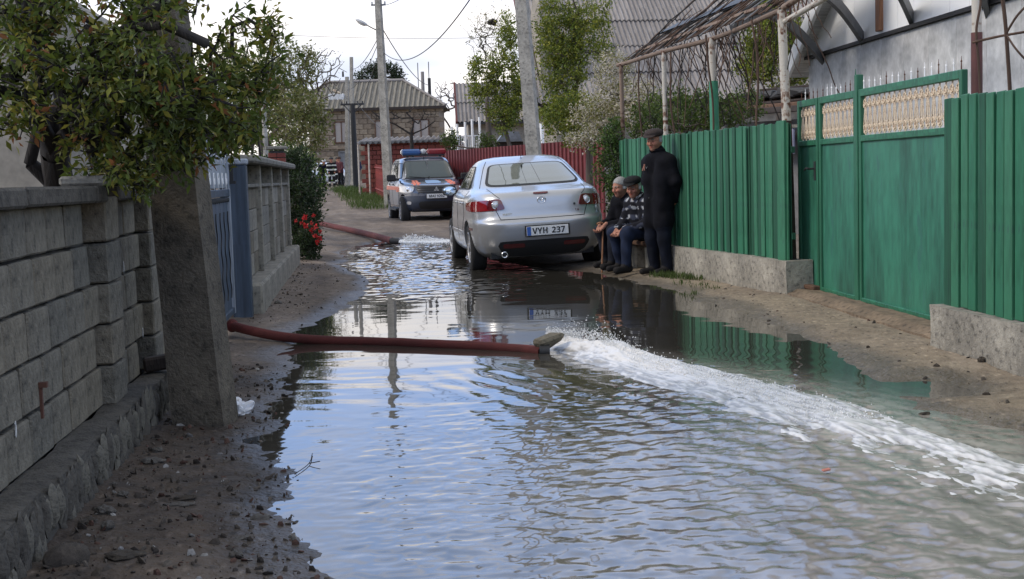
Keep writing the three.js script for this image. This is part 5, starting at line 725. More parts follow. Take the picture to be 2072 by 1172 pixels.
{ // stones, rubble, leaf litter
  const R = rng(99), lump = (s, f) => { const g = new THREE.IcosahedronGeometry(1, 3), p = g.attributes.position, o = s * 7; for (let i = 0; i < p.count; i++) { const k = 1 + f * fbm(p.getX(i) * 1.3 + o, p.getY(i) * 1.3, p.getZ(i) * 1.3, 3); p.setXYZ(i, p.getX(i) * k, p.getY(i) * k, p.getZ(i) * k); } return triUV(toCreasedNormals(g, 0.5)); };
  const forms = [0, 1, 2, 3].map((i) => lump(i, 0.5)), round = lump(9, 0.16), pale = mat([0.30, 0.28, 0.26], { map: T.concrete, bumpMap: T.grit, bumpScale: 0.004 }), dk = mat([0.17, 0.14, 0.11], { map: T.concrete, bumpMap: T.grit, bumpScale: 0.004 });
  const rock = (label, px, py, w, h, dep, m, g) => { const p = gr(px, py), o = add('stone', g, m); o.position.set(p.x, groundY(p.x, -p.z) + h * 0.35, p.z); o.scale.set(w, h, dep); o.rotation.y = R() * 3; tag(o, label, 'stone'); return o; };
  rock('large rounded boulder at the bottom left beside the plinth', 135, 1160, 0.075, 0.05, 0.06, mat([0.16, 0.135, 0.115], { map: T.concrete, bumpMap: T.grit, bumpScale: 0.003 }), round);
  const more = [['pale oblong stone near the plinth, left of the mud', 213, 1058, 0.04, 0.02, 0.026, pale, 0], ['small pale rubble lump beside the oblong stone', 219, 1086, 0.026, 0.02, 0.022, pale, 1], ['flat dark stone slab at the plinth foot', 180, 1078, 0.04, 0.012, 0.03, dk, 2], ['flat pale stone flake in the mud below the pole', 308, 950, 0.05, 0.012, 0.035, pale, 3], ['white stone chip above the flat flake', 318, 925, 0.026, 0.016, 0.02, pale, 1], ['flat stone flake in mid mud', 362, 1037, 0.055, 0.01, 0.025, pale, 0], ['thin stone flake beside the mid mud flake', 372, 1022, 0.045, 0.01, 0.02, dk, 2], ['pale wedge stone at the edge of the water', 527, 1056, 0.04, 0.014, 0.03, pale, 3], ['pale chip by the wall in the mud', 248, 1018, 0.03, 0.012, 0.02, pale, 1], ['small white pebble by the wall', 230, 1003, 0.012, 0.01, 0.012, pale, 2], ['flat stone at the lower mud edge', 250, 1148, 0.06, 0.012, 0.04, dk, 3], ['low flat stone at the bottom mud edge', 490, 1097, 0.035, 0.008, 0.02, pale, 0], ['pale lump at the bottom of the mud', 475, 1140, 0.028, 0.014, 0.02, pale, 1], ['dark clod on the right bank before the footing', 1986, 752, 0.022, 0.024, 0.02, dk, 1], ['dark clod at the right shore of the water', 1870, 838, 0.03, 0.014, 0.02, dk, 2], ['small clod in front of the green gate', 1718, 615, 0.035, 0.03, 0.03, dk, 3], ['white stone on the left path before the ribbed wall', 563, 626, 0.035, 0.025, 0.03, pale, 0], ['dark stone at the far water edge', 912, 517, 0.05, 0.04, 0.04, dk, 1]];
  for (const [l, x, y, w, h, dp, m, g] of more) rock(l, x, y, w, h, dp, m, forms[g]);
  const chip = new THREE.IcosahedronGeometry(1, 0), im = new THREE.InstancedMesh(chip, mat([1, 1, 1], { map: T.mottle }), 3400), m4 = new THREE.Matrix4(), q = new THREE.Quaternion(), c = new THREE.Color(); let n = 0;
  while (n < 3400) { const k = R(); let x, d; if (k < 0.66) { d = 3.4 + R() * 5.2; x = mix(-1.5 - 0.1036 * (d - 4.27), -0.5, Math.pow(R(), 1.3)); } else if (k < 0.86) { d = 11 + R() * 9; x = -2.2 - (d - 11) * 0.11 + R() * R() * 1.3; } else { d = 5 + R() * 11; x = 0.6 + R() * 2.6; } const s = shoreDist(x, d); if (s > 0.05) continue; const r = 0.002 + 0.0095 * Math.pow(R(), 4); q.setFromEuler(new THREE.Euler(R() * 6, R() * 6, R() * 6)); m4.compose(V(x, groundY(x, d) + r * 0.2, -d), q, V(r * (1 + 1.6 * R()), r * 0.5, r * (1 + R()))); im.setMatrixAt(n, m4); const t = R(); c.setRGB(...(t < 0.05 ? [0.38, 0.36, 0.33] : t < 0.25 ? [0.12, 0.06, 0.04] : t < 0.7 ? [0.07, 0.055, 0.042] : [0.13, 0.105, 0.08])); im.setColorAt(n, c); n++; }
  im.name = numbered('gravel'); im.castShadow = im.receiveShadow = true; scene.add(im); tag(im, 'scattered gravel, chips and leaf litter on the muddy banks', 'gravel', null, 'stuff');
  // twigs at the water edge and a scrap floating
  for (const [pts, label] of [[[[596, 960], [625, 938], [632, 918]], 'thin forked twig lying in shallow water']]) { const p = pts.map(([x, y]) => gr(x, y, 0.006)), o = p[0].clone(), t = thing('twig', label, 'twig', o.toArray()); add('stick', tube(p.map((v) => v.clone().sub(o)), 0.0018, 12, 5), M.barkDark, t); add('side_shoot', tube([p[1].clone().sub(o), p[1].clone().sub(o).add(V(0.05, 0.012, 0.02))], 0.002, 6, 4), M.barkDark, t); }
  const fl = gr(1672, 957), sc = add('plastic_scrap', cham(0.035, 0.008, 0.018, 0.003), mat([0.42, 0.16, 0.12])); sc.position.set(fl.x, 0.012, fl.z); sc.rotation.set(0.1, 0.3, 0.08); tag(sc, 'small reddish scrap floating in the grey water', 'scrap');
}
{ // fire hoses
  const near = [[470, 659, 0.12], [500, 668, 0.10], [560, 680, 0.06], [640, 688, 0.028], [760, 692, 0.02], [900, 698, 0.018], [1000, 703, 0.016], [1060, 708, 0.012], [1096, 712, 0.010]].map(([x, y, h]) => gr(x, y, h)), b = near[0].clone(); b.y = 0;
  const t = thing('fire_hose', 'dark red fire hose crossing the flood from the blue gate', 'hose', b.toArray()), g = new THREE.TubeGeometry(new THREE.CatmullRomCurve3(near.map((p) => p.clone().sub(b))), 160, 0.036, 14), p = g.attributes.position; for (let i = 0; i < p.count; i++) p.setY(i, p.getY(i) + 0.003 * noise(p.getX(i) * 6, p.getZ(i) * 6, 2)); g.computeVertexNormals(); add('hose', triUV(g), M.hose, t);
  const e = near[8].clone().sub(b); const cg = new THREE.CylinderGeometry(0.05, 0.045, 0.07, 14); cg.rotateZ(Math.PI / 2); cg.translate(e.x + 0.02, e.y + 0.005, e.z); add('coupling', triUV(cg), M.iron, t);
  const s0 = near[0].clone().sub(b); add('end_cuff', triUV(new THREE.SphereGeometry(0.052, 14, 10).scale(0.9, 1, 1).translate(s0.x, s0.y, s0.z)), M.hose, t);
  const bl = gr(1103, 713), R = rng(6), blk = add('concrete_chunk', cham(0.16, 0.085, 0.13, 0.02, 0.05, R), mat([0.25, 0.225, 0.17], { map: T.concrete, bumpMap: T.grit, bumpScale: 0.006 })); blk.position.set(bl.x + 0.02, 0.075, bl.z - 0.02); blk.rotation.set(0.2, 0.7, 0.35); tag(blk, 'concrete chunk weighing down the near hose end', 'chunk');
  const far = [[596, 437, 0.32], [625, 446, 0.24], [660, 455, 0.19], [710, 466, 0.15], [760, 478, 0.12], [794, 488, 0.09]].map(([x, y, h]) => gr(x, y, h)), c = far[0].clone(); c.y = 0;
  const t2 = thing('fire_hose', 'dark red fire hose by the flower bush pouring water on the road', 'hose', c.toArray()); add('hose', triUV(new THREE.TubeGeometry(new THREE.CatmullRomCurve3(far.map((q) => q.clone().sub(c))), 80, 0.062, 12)), M.hose, t2);
  const f = far[5].clone().sub(c), ng = new THREE.CylinderGeometry(0.05, 0.06, 0.16, 12); ng.rotateZ(Math.PI / 2 - 0.1); ng.translate(f.x + 0.03, f.y, f.z); add('nozzle', triUV(ng), M.iron, t2); 
  const pl = add('plank_support', cham(0.36, 0.03, 0.12, 0.008), M.darkWood); const pp = gr(790, 496); pl.position.set(pp.x, 0.02, pp.z); pl.rotation.y = 0.1; tag(pl, 'dark board in the water under the far hose end', 'board');
}

// ------------------------------------------------------------------ vehicles
const font = await new FontLoader().loadAsync('fonts/droid/droid_sans_bold.typeface.json');
function letters(s, h, depth = 0.004) { const g = new TextGeometry(s, { font, size: h, depth, curveSegments: 3, bevelEnabled: false }); g.computeBoundingBox(); g.translate(-(g.boundingBox.max.x + g.boundingBox.min.x) / 2, -h / 2, 0); return triUV(g); }
// A car body is a stack of plan outlines: for each height a half width, a rear end and a front end. Front is -z.
function carForm(levels, zc) {
  const xs = levels.map((l) => l[0]), slopes = {};
  const curve = (k) => { const n = xs.length, m = []; for (let i = 0; i < n; i++) { const a = i ? (levels[i][k] - levels[i - 1][k]) / (xs[i] - xs[i - 1]) : null, b = i < n - 1 ? (levels[i + 1][k] - levels[i][k]) / (xs[i + 1] - xs[i]) : null; m.push(a === null ? b : b === null ? a : a * b <= 0 ? 0 : (2 * a * b) / (a + b)); } return (y) => { let i = 0; while (i < n - 2 && y > xs[i + 1]) i++; const h = xs[i + 1] - xs[i], t = clamp((y - xs[i]) / h), t2 = t * t, t3 = t2 * t; return (2 * t3 - 3 * t2 + 1) * levels[i][k] + (t3 - 2 * t2 + t) * h * m[i] + (-2 * t3 + 3 * t2) * levels[i + 1][k] + (t3 - t2) * h * m[i + 1]; }; };
  const w = curve(1), zr = curve(2), zf = curve(3), nr = curve(4), nf = curve(5), y0 = xs[0], y1 = xs[xs.length - 1];
  const F = { y0, y1, w, zr, zf };
  F.rear = (f, y) => V(f * w(y), y, zc + (zr(y) - zc) * Math.pow(Math.max(0, 1 - Math.pow(Math.min(1, Math.abs(f)), nr(y))), 1 / nr(y)));
  F.front = (f, y) => V(f * w(y), y, zc + (zf(y) - zc) * Math.pow(Math.max(0, 1 - Math.pow(Math.min(1, Math.abs(f)), nf(y))), 1 / nf(y)));
  F.side = (s) => (z, y) => { const r = z > zc, l = r ? zr(y) - zc : zc - zf(y), n = r ? nr(y) : nf(y); return V(s * w(y) * Math.pow(Math.max(0, 1 - Math.pow(Math.min(1, Math.abs((z - zc) / l)), n)), 1 / n), y, z); };
  F.hull = (rows = 64, cols = 96) => {
    const pos = [], idx = []; for (let j = 0; j <= rows; j++) { const y = y0 + (y1 - y0) * (j / rows), W = w(y); for (let i = 0; i < cols; i++) { const a = i / cols * 2 * Math.PI, c = Math.cos(a), s = Math.sin(a), n = s >= 0 ? nr(y) : nf(y), e = 2 / n; pos.push(Math.sign(c) * Math.pow(Math.abs(c), e) * W, y, zc + (s >= 0 ? (zr(y) - zc) : (zc - zf(y))) * Math.sign(s) * Math.pow(Math.abs(s), e)); } }
    for (let j = 0; j < rows; j++) for (let i = 0; i < cols; i++) { const a = j * cols + i, b = j * cols + (i + 1) % cols; idx.push(a, a + cols, b + cols, a, b + cols, b); }
    const bc = pos.length / 3; pos.push(0, y0, zc); const tc = bc + 1; pos.push(0, y1 + 0.002, zc); for (let i = 0; i < cols; i++) { const k = (i + 1) % cols; idx.push(bc, i, k, tc, rows * cols + k, rows * cols + i); }
    const g = new THREE.BufferGeometry(); g.setAttribute('position', new THREE.Float32BufferAttribute(pos, 3)); g.setIndex(idx); g.computeVertexNormals(); return g;
  };
  // panel lying on the skin: corners (a, y) go bottom-left, bottom-right, top-right, top-left
  F.panel = (fn, q, off = 0.004, nu = 14, nv = 8, thick = 0.02, round = 0) => {
    const P = (u, v) => { if (round) { const cu = 2 * u - 1, cv = 2 * v - 1, k = Math.max(1e-6, Math.pow(Math.pow(Math.abs(cu), round) + Math.pow(Math.abs(cv), round), 1 / round)), mx = Math.max(Math.abs(cu), Math.abs(cv), 1e-6); u = 0.5 + cu * mx / k * 0.5; v = 0.5 + cv * mx / k * 0.5; } const a = mix(mix(q[0][0], q[1][0], u), mix(q[3][0], q[2][0], u), v), y = mix(mix(q[0][1], q[1][1], u), mix(q[3][1], q[2][1], u), v); return [a, y]; };
    const pos = [], idx = [], e = 0.004, N = (nu + 1) * (nv + 1), mid = V(0, 0.6, zc); for (const lay of [0, 1]) for (let j = 0; j <= nv; j++) for (let i = 0; i <= nu; i++) { const [a, y] = P(i / nu, j / nv), p = fn(a, y), d1 = fn(a + e, y).sub(fn(a - e, y)), d2 = fn(a, y + e).sub(fn(a, y - e)), n = d1.cross(d2).normalize(); if (n.dot(V(p.x, 0.25 * (p.y - 0.6), p.z - zc)) < 0) n.negate(); p.addScaledVector(n, lay ? off - thick : off); pos.push(p.x, p.y, p.z); }
    const quad = (a, b, c, d) => idx.push(a, b, c, a, c, d); for (let j = 0; j < nv; j++) for (let i = 0; i < nu; i++) { const a = j * (nu + 1) + i; quad(a, a + 1, a + nu + 2, a + nu + 1); }
    for (let i = 0; i < nu; i++) { quad(i, N + i, N + i + 1, i + 1); const t = nv * (nu + 1) + i; quad(t, t + 1, N + t + 1, N + t); } for (let j = 0; j < nv; j++) { const l = j * (nu + 1), r = l + nu; quad(l, l + nu + 1, N + l + nu + 1, N + l); quad(r, N + r, N + r + nu + 1, r + nu + 1); }
    const g = new THREE.BufferGeometry(); g.setAttribute('position', new THREE.Float32BufferAttribute(pos, 3)); g.setIndex(idx); return triUV(toCreasedNormals(g, 0.6));
  };
  F.line = (fn, pts, r = 0.004, off = 0.001) => { const l = []; for (let i = 0; i < pts.length - 1; i++) for (let k = 0; k <= 8; k++) { if (k === 8 && i < pts.length - 2) continue; const u = k / 8; l.push(fn(mix(pts[i][0], pts[i + 1][0], u), mix(pts[i][1], pts[i + 1][1], u))); } return new THREE.TubeGeometry(new THREE.CatmullRomCurve3(l, false, 'catmullrom', 0), l.length * 2, r, 5); };
  return F;
}
function carBody(F, wheels, rw, depthIn) {     // hull with wheel wells cut out
  let b = new Brush(F.hull()); b.updateMatrixWorld(); const ev = new Evaluator(); ev.attributes = ['position', 'normal']; ev.useGroups = false;
  for (const [x, y, z] of wheels) { const c = new THREE.CylinderGeometry(rw, rw, 0.5, 32); c.rotateZ(Math.PI / 2); c.deleteAttribute('uv'); const k = new Brush(c); k.position.set(x + Math.sign(x) * (0.25 - depthIn), y, z); k.updateMatrixWorld(); b = ev.evaluate(b, k, SUBTRACTION); b.updateMatrixWorld(); }
  return triUV(b.geometry);
}
function wheelSet(t, wheels, r, width, rimMat, hub, spokes) {
  const prof = [[r * 0.62, -width / 2], [r * 0.9, -width / 2], [r * 0.985, -width * 0.4], [r, -width * 0.25], [r, width * 0.25], [r * 0.985, width * 0.4], [r * 0.9, width / 2], [r * 0.62, width / 2], [r * 0.6, 0], [r * 0.62, -width / 2]].map(([a, b]) => P2(a, b)), tg = new THREE.LatheGeometry(prof, 36); tg.rotateZ(Math.PI / 2); triUV(tg);
  const tread = mat([0.018, 0.018, 0.019], { bumpMap: T.grit, bumpScale: 0.004, roughness: 0.9 });
  for (const [x, y, z] of wheels) {
    const w = new THREE.Group(); w.name = 'wheel'; w.position.set(x, y, z); w.rotation.y = x < 0 ? Math.PI : 0; t.add(w); add('tyre', tg, tread, w);
    const parts = [new THREE.CylinderGeometry(r * 0.63, r * 0.63, width * 0.7, 28, 1, true).rotateZ(Math.PI / 2), new THREE.CylinderGeometry(r * 0.16, r * 0.18, 0.05, 16).rotateZ(Math.PI / 2).translate(width * 0.42, 0, 0), new THREE.TorusGeometry(r * 0.62, 0.012, 6, 28).rotateY(Math.PI / 2).translate(width * 0.46, 0, 0)];
    for (let i = 0; i < spokes; i++) { const s = new THREE.BoxGeometry(0.03, r * 0.52, r * 0.15); s.translate(width * 0.38, r * 0.36, 0); s.rotateX(i / spokes * 6.2832); parts.push(s); } add('rim', join(parts), rimMat, w); const disc = new THREE.CylinderGeometry(r * 0.45, r * 0.45, 0.02, 20).rotateZ(Math.PI / 2); add('brake_disc', triUV(disc), M.iron, w);
  }
}
const silver = mat([0.45, 0.455, 0.465], { metalness: 0.55, roughness: 0.34, clearcoat: 0.8, clearcoatRoughness: 0.08 }), redGlass = mat([0.22, 0.010, 0.014], { roughness: 0.08, clearcoat: 1, clearcoatRoughness: 0.03 }), darkRed = mat([0.10, 0.006, 0.010], { roughness: 0.1, clearcoat: 1 }), chrome = mat([0.75, 0.75, 0.76], { metalness: 1, roughness: 0.12 }), seam = mat([0.02, 0.02, 0.022], { roughness: 0.7 }), rubber = mat([0.02, 0.02, 0.021], { roughness: 0.7 }), lampGlass = mat([0.62, 0.62, 0.62], { roughness: 0.08, metalness: 0.3, clearcoat: 1 });
{ // silver sedan, seen from behind
  const yaw = 0.13, tilt = 0.036, c = Math.cos(yaw), s = Math.sin(yaw), lx = -0.755, lz = 1.25, gx = -0.43, gz = -17.26, t = thing('silver_sedan', 'silver four door sedan parked by the green fence, seen from behind', 'car', [gx - (lx * c + lz * s), -0.018, gz - (-lx * s + lz * c)], yaw);
  t.rotation.set(0, yaw, tilt, 'YXZ'); t.position.y = -0.02 + 0.755 * Math.sin(tilt);
  const F = carForm([[0.19, 0.74, 1.98, -2.10, 5, 4], [0.26, 0.82, 2.06, -2.20, 5, 3.6], [0.36, 0.862, 2.14, -2.26, 5, 3.4], [0.50, 0.876, 2.185, -2.29, 5, 3.2], [0.60, 0.878, 2.20, -2.28, 5, 3.2], [0.635, 0.877, 2.195, -2.26, 5, 3.2], [0.665, 0.874, 2.14, -2.24, 5, 3.2], [0.72, 0.87, 2.115, -2.19, 5, 3.2], [0.82, 0.868, 2.10, -2.08, 4.8, 3.2], [0.92, 0.856, 2.075, -1.85, 4.8, 3.4], [0.97, 0.835, 2.045, -1.55, 4.8, 4], [1.00, 0.81, 1.98, -1.28, 5, 5], [1.025, 0.785, 1.80, -1.08, 5, 6], [1.05, 0.762, 1.64, -1.00, 5, 6], [1.15, 0.712, 1.36, -0.83, 5, 6], [1.26, 0.655, 1.07, -0.60, 5, 6], [1.35, 0.605, 0.82, -0.38, 5, 5], [1.405, 0.555, 0.60, -0.18, 4.5, 4], [1.435, 0.48, 0.45, -0.02, 3.6, 3.4], [1.455, 0.34, 0.34, 0.06, 3, 3]], 0.15);
  const wheels = [[-0.755, 0.31, 1.25], [0.755, 0.31, 1.25], [-0.755, 0.31, -1.39], [0.755, 0.31, -1.39]];
  add('body', carBody(F, wheels, 0.355, 0.13), silver, t); wheelSet(t, wheels, 0.312, 0.20, mat([0.42, 0.42, 0.43], { metalness: 0.6, roughness: 0.35 }), 0, 10);
  add('underbody', box(1.3, 0.12, 3.9, 0, 0.24, -0.02), M.black, t);
  const rg = mat([0.10, 0.115, 0.09], { roughness: 0.05, ior: 1.7, clearcoat: 1, clearcoatRoughness: 0.02 });
  const rw = add('rear_window', F.panel(F.rear, [[-0.83, 1.068], [0.83, 1.068], [0.80, 1.352], [-0.80, 1.352]], 0.006, 20, 12, 0.02, 9), rubber, t); add('pane', F.panel(F.rear, [[-0.78, 1.082], [0.78, 1.082], [0.755, 1.340], [-0.755, 1.340]], 0.010, 20, 12, 0.012, 10), rg, rw);
  for (const f of [-0.12, 0.12]) { const sc = add('heater_line', F.line((a, y) => F.rear(a, y).add(V(0, 0.011, 0.006)), [[f, 1.09], [f, 1.335]], 0.0012), rubber, rw); }
  const mir = add('hanging_mirror', cham(0.02, 0.05, 0.012, 0.004), rubber, rw); mir.position.copy(F.rear(-0.1, 1.30)).add(V(0, 0.012, 0.012));
  for (const sd of [-1, 1]) {
    const fn = F.side(sd); const fr = add('side_window', F.panel(fn, [[-0.86, 1.045], [0.98, 1.045], [0.50, 1.345], [-0.34, 1.345]], 0.004, 18, 8, 0.02, 12), rubber, t); for (const [a, b, cc, d] of [[-0.80, 0.10, 0.10, -0.33], [0.16, 0.90, 0.46, 0.16]]) add('pane', F.panel(fn, [[a, 1.062], [b, 1.062], [cc, 1.33], [d, 1.33]], 0.009, 8, 6, 0.012), M.glassDark, fr);
    add('door_seam', F.line(fn, [[0.13, 0.30], [0.13, 1.03]]), seam, t); add('door_seam', F.line(fn, [[-0.98, 0.30], [-0.98, 0.98]]), seam, t); add('door_seam', F.line(fn, [[0.78, 0.5], [0.98, 0.72], [0.98, 1.03]]), seam, t); add('side_moulding', F.panel(fn, [[-0.95, 0.47], [0.80, 0.47], [0.80, 0.51], [-0.95, 0.51]], 0.008, 12, 2), silver, t);
    for (const z of [0.02, 0.86]) { const h = add('door_handle', cham(0.03, 0.03, 0.16, 0.008), chrome, t); h.position.copy(fn(z, 0.88)).add(V(sd * 0.02, 0, 0)); }
    const m = new THREE.Group(); m.name = 'door_mirror'; m.position.set(sd * 0.90, 1.03, -0.66); t.add(m); const mg = new THREE.SphereGeometry(0.1, 16, 12); mg.scale(1.05, 0.72, 0.75); add('housing', triUV(mg), mat([0.03, 0.03, 0.034], { roughness: 0.4 }), m); const gl = new THREE.SphereGeometry(0.088, 16, 10); gl.scale(1, 0.72, 0.16); gl.translate(0, 0, 0.068); add('mirror_glass', triUV(gl), mat([0.55, 0.65, 0.75], { metalness: 1, roughness: 0.04 }), m); add('arm', box(0.12, 0.035, 0.05, -sd * 0.09, -0.03, 0), rubber, m);
    // tail lamp: red lens with a round clear eye toward the middle
    const tl = add('tail_lamp', F.panel(F.rear, sd < 0 ? [[-0.985, 0.775], [-0.52, 0.79], [-0.585, 0.925], [-0.985, 0.90]] : [[0.52, 0.79], [0.985, 0.775], [0.985, 0.90], [0.585, 0.925]], 0.012, 22, 8, 0.03, 7), redGlass, t); add('inner_lens', F.panel(F.rear, sd < 0 ? [[-0.76, 0.79], [-0.525, 0.797], [-0.585, 0.917], [-0.77, 0.913]] : [[0.525, 0.797], [0.76, 0.79], [0.77, 0.913], [0.585, 0.917]], 0.015, 10, 8, 0.02, 8), darkRed, tl);
    const ce = F.rear(sd * 0.655, 0.852), eye = new THREE.SphereGeometry(0.046, 18, 10); eye.scale(1, 1, 0.4); eye.translate(ce.x, ce.y, ce.z + 0.014); add('reversing_lens', triUV(eye), lampGlass, tl); add('lens_ring', new THREE.TorusGeometry(0.047, 0.006, 6, 20).translate(ce.x, ce.y, ce.z + 0.018), chrome, tl);
    add('side_marker', F.panel(F.rear, [[sd * 0.965 - 0.012, 0.545], [sd * 0.965 + 0.012, 0.545], [sd * 0.965 + 0.012, 0.575], [sd * 0.965 - 0.012, 0.575]], 0.006, 4, 2), darkRed, t);
    add('trunk_seam', F.line(F.rear, [[sd * 0.60, 0.672], [sd * 0.655, 0.785]], 0.005), seam, t); add('trunk_seam', F.line(F.rear, [[sd * 0.60, 0.93], [sd * 0.72, 1.0], [sd * 0.80, 1.05]], 0.004), seam, t); add('roof_channel', F.line(F.rear, [[sd * 0.90, 1.06], [sd * 0.885, 1.30], [sd * 0.86, 1.395]], 0.005), seam, t);
  }
  add('trunk_seam', F.line(F.rear, [[-0.60, 0.668], [-0.2, 0.663], [0.2, 0.663], [0.60, 0.668]], 0.006), seam, t);
  add('rear_valance', F.panel(F.rear, [[-0.62, 0.20], [0.62, 0.20], [0.68, 0.40], [-0.68, 0.40]], 0.004, 20, 4, 0.03, 10), rubber, t); for (const [a, b] of [[-0.60, -0.28], [0.28, 0.60]]) add('reflector', F.panel(F.rear, [[a, 0.315], [b, 0.315], [b, 0.365], [a, 0.365]], 0.008, 8, 2, 0.012, 8), darkRed, t);
  const ex = add('exhaust_pipe', new THREE.TorusGeometry(0.034, 0.009, 8, 20), chrome, t); ex.position.set(-0.50, 0.235, 2.09); add('pipe_bore', triUV(new THREE.CylinderGeometry(0.03, 0.03, 0.12, 16).rotateX(Math.PI / 2).translate(0, 0, -0.06)), M.black, ex);
  const bl = F.rear(0, 0.985); add('brake_light', F.panel(F.rear, [[-0.10, 0.955], [0.10, 0.955], [0.12, 0.975], [-0.12, 0.975]], 0.01, 10, 3, 0.02, 5), darkRed, t);
  const em = new THREE.Group(); em.name = 'badge'; em.position.copy(F.rear(0, 0.885)).add(V(0, 0, 0.008)); t.add(em); add('badge_ring', new THREE.TorusGeometry(0.052, 0.0055, 6, 28).scale(1, 0.82, 1), chrome, em); add('badge_wings', tube([V(-0.045, 0.018, 0), V(-0.02, 0.016, 0), V(0, -0.006, 0), V(0.02, 0.016, 0), V(0.045, 0.018, 0)], 0.0055, 20, 5), chrome, em);
  const lk = add('trunk_lock', triUV(new THREE.CylinderGeometry(0.014, 0.014, 0.012, 14).rotateX(Math.PI / 2)), M.iron, t); lk.position.copy(F.rear(0.47, 0.81)).add(V(0, 0, 0.004));
  const tx = add('model_lettering', letters('mazda', 0.028, 0.003), chrome, t); tx.position.copy(F.rear(-0.50, 0.735)).add(V(0, 0, 0.004)); const tb = add('model_lettering', letters('1.6', 0.026, 0.003), darkRed, t); tb.position.copy(F.rear(0.50, 0.735)).add(V(0, 0, 0.004));
  const pl = new THREE.Group(); pl.name = 'number_plate'; pl.position.copy(F.rear(0.04, 0.50)).add(V(0, 0.01, 0.016)); t.add(pl); add('holder', cham(0.56, 0.14, 0.014, 0.004), rubber, pl); const bd = add('plate', cham(0.52, 0.112, 0.008, 0.002), mat([0.78, 0.78, 0.76], { roughness: 0.4 }), pl); bd.position.z = 0.007; const bb = add('blue_band', box(0.05, 0.108, 0.004, -0.232, 0, 0.0125), mat([0.03, 0.11, 0.40], { roughness: 0.4 }), pl); const l1 = add('characters', letters('VYH', 0.074), M.black, pl); l1.position.set(-0.095, 0, 0.0112); const l2 = add('characters', letters('237', 0.074), M.black, pl); l2.position.set(0.135, 0, 0.0112);
  const an = F.rear(0, 1.40); add('aerial', join([rod(V(an.x, an.y + 0.01, an.z - 0.12), V(an.x, an.y + 0.20, an.z - 0.05), 0.004, 0.002, 5), new THREE.SphereGeometry(0.025, 10, 6).scale(0.8, 0.7, 1.6).translate(an.x, an.y + 0.012, an.z - 0.12)]), rubber, t);
  for (const sd of [-1, 1]) add('headlamp', F.panel(F.front, [[sd * 0.93 - 0.05, 0.66], [sd * 0.70, 0.64], [sd * 0.70, 0.76], [sd * 0.93 - 0.05, 0.80]], 0.008, 8, 5), lampGlass, t); add('windscreen', F.panel(F.front, [[-0.84, 1.03], [0.84, 1.03], [0.80, 1.34], [-0.80, 1.34]], 0.006, 16, 8), M.glassDark, t);
}
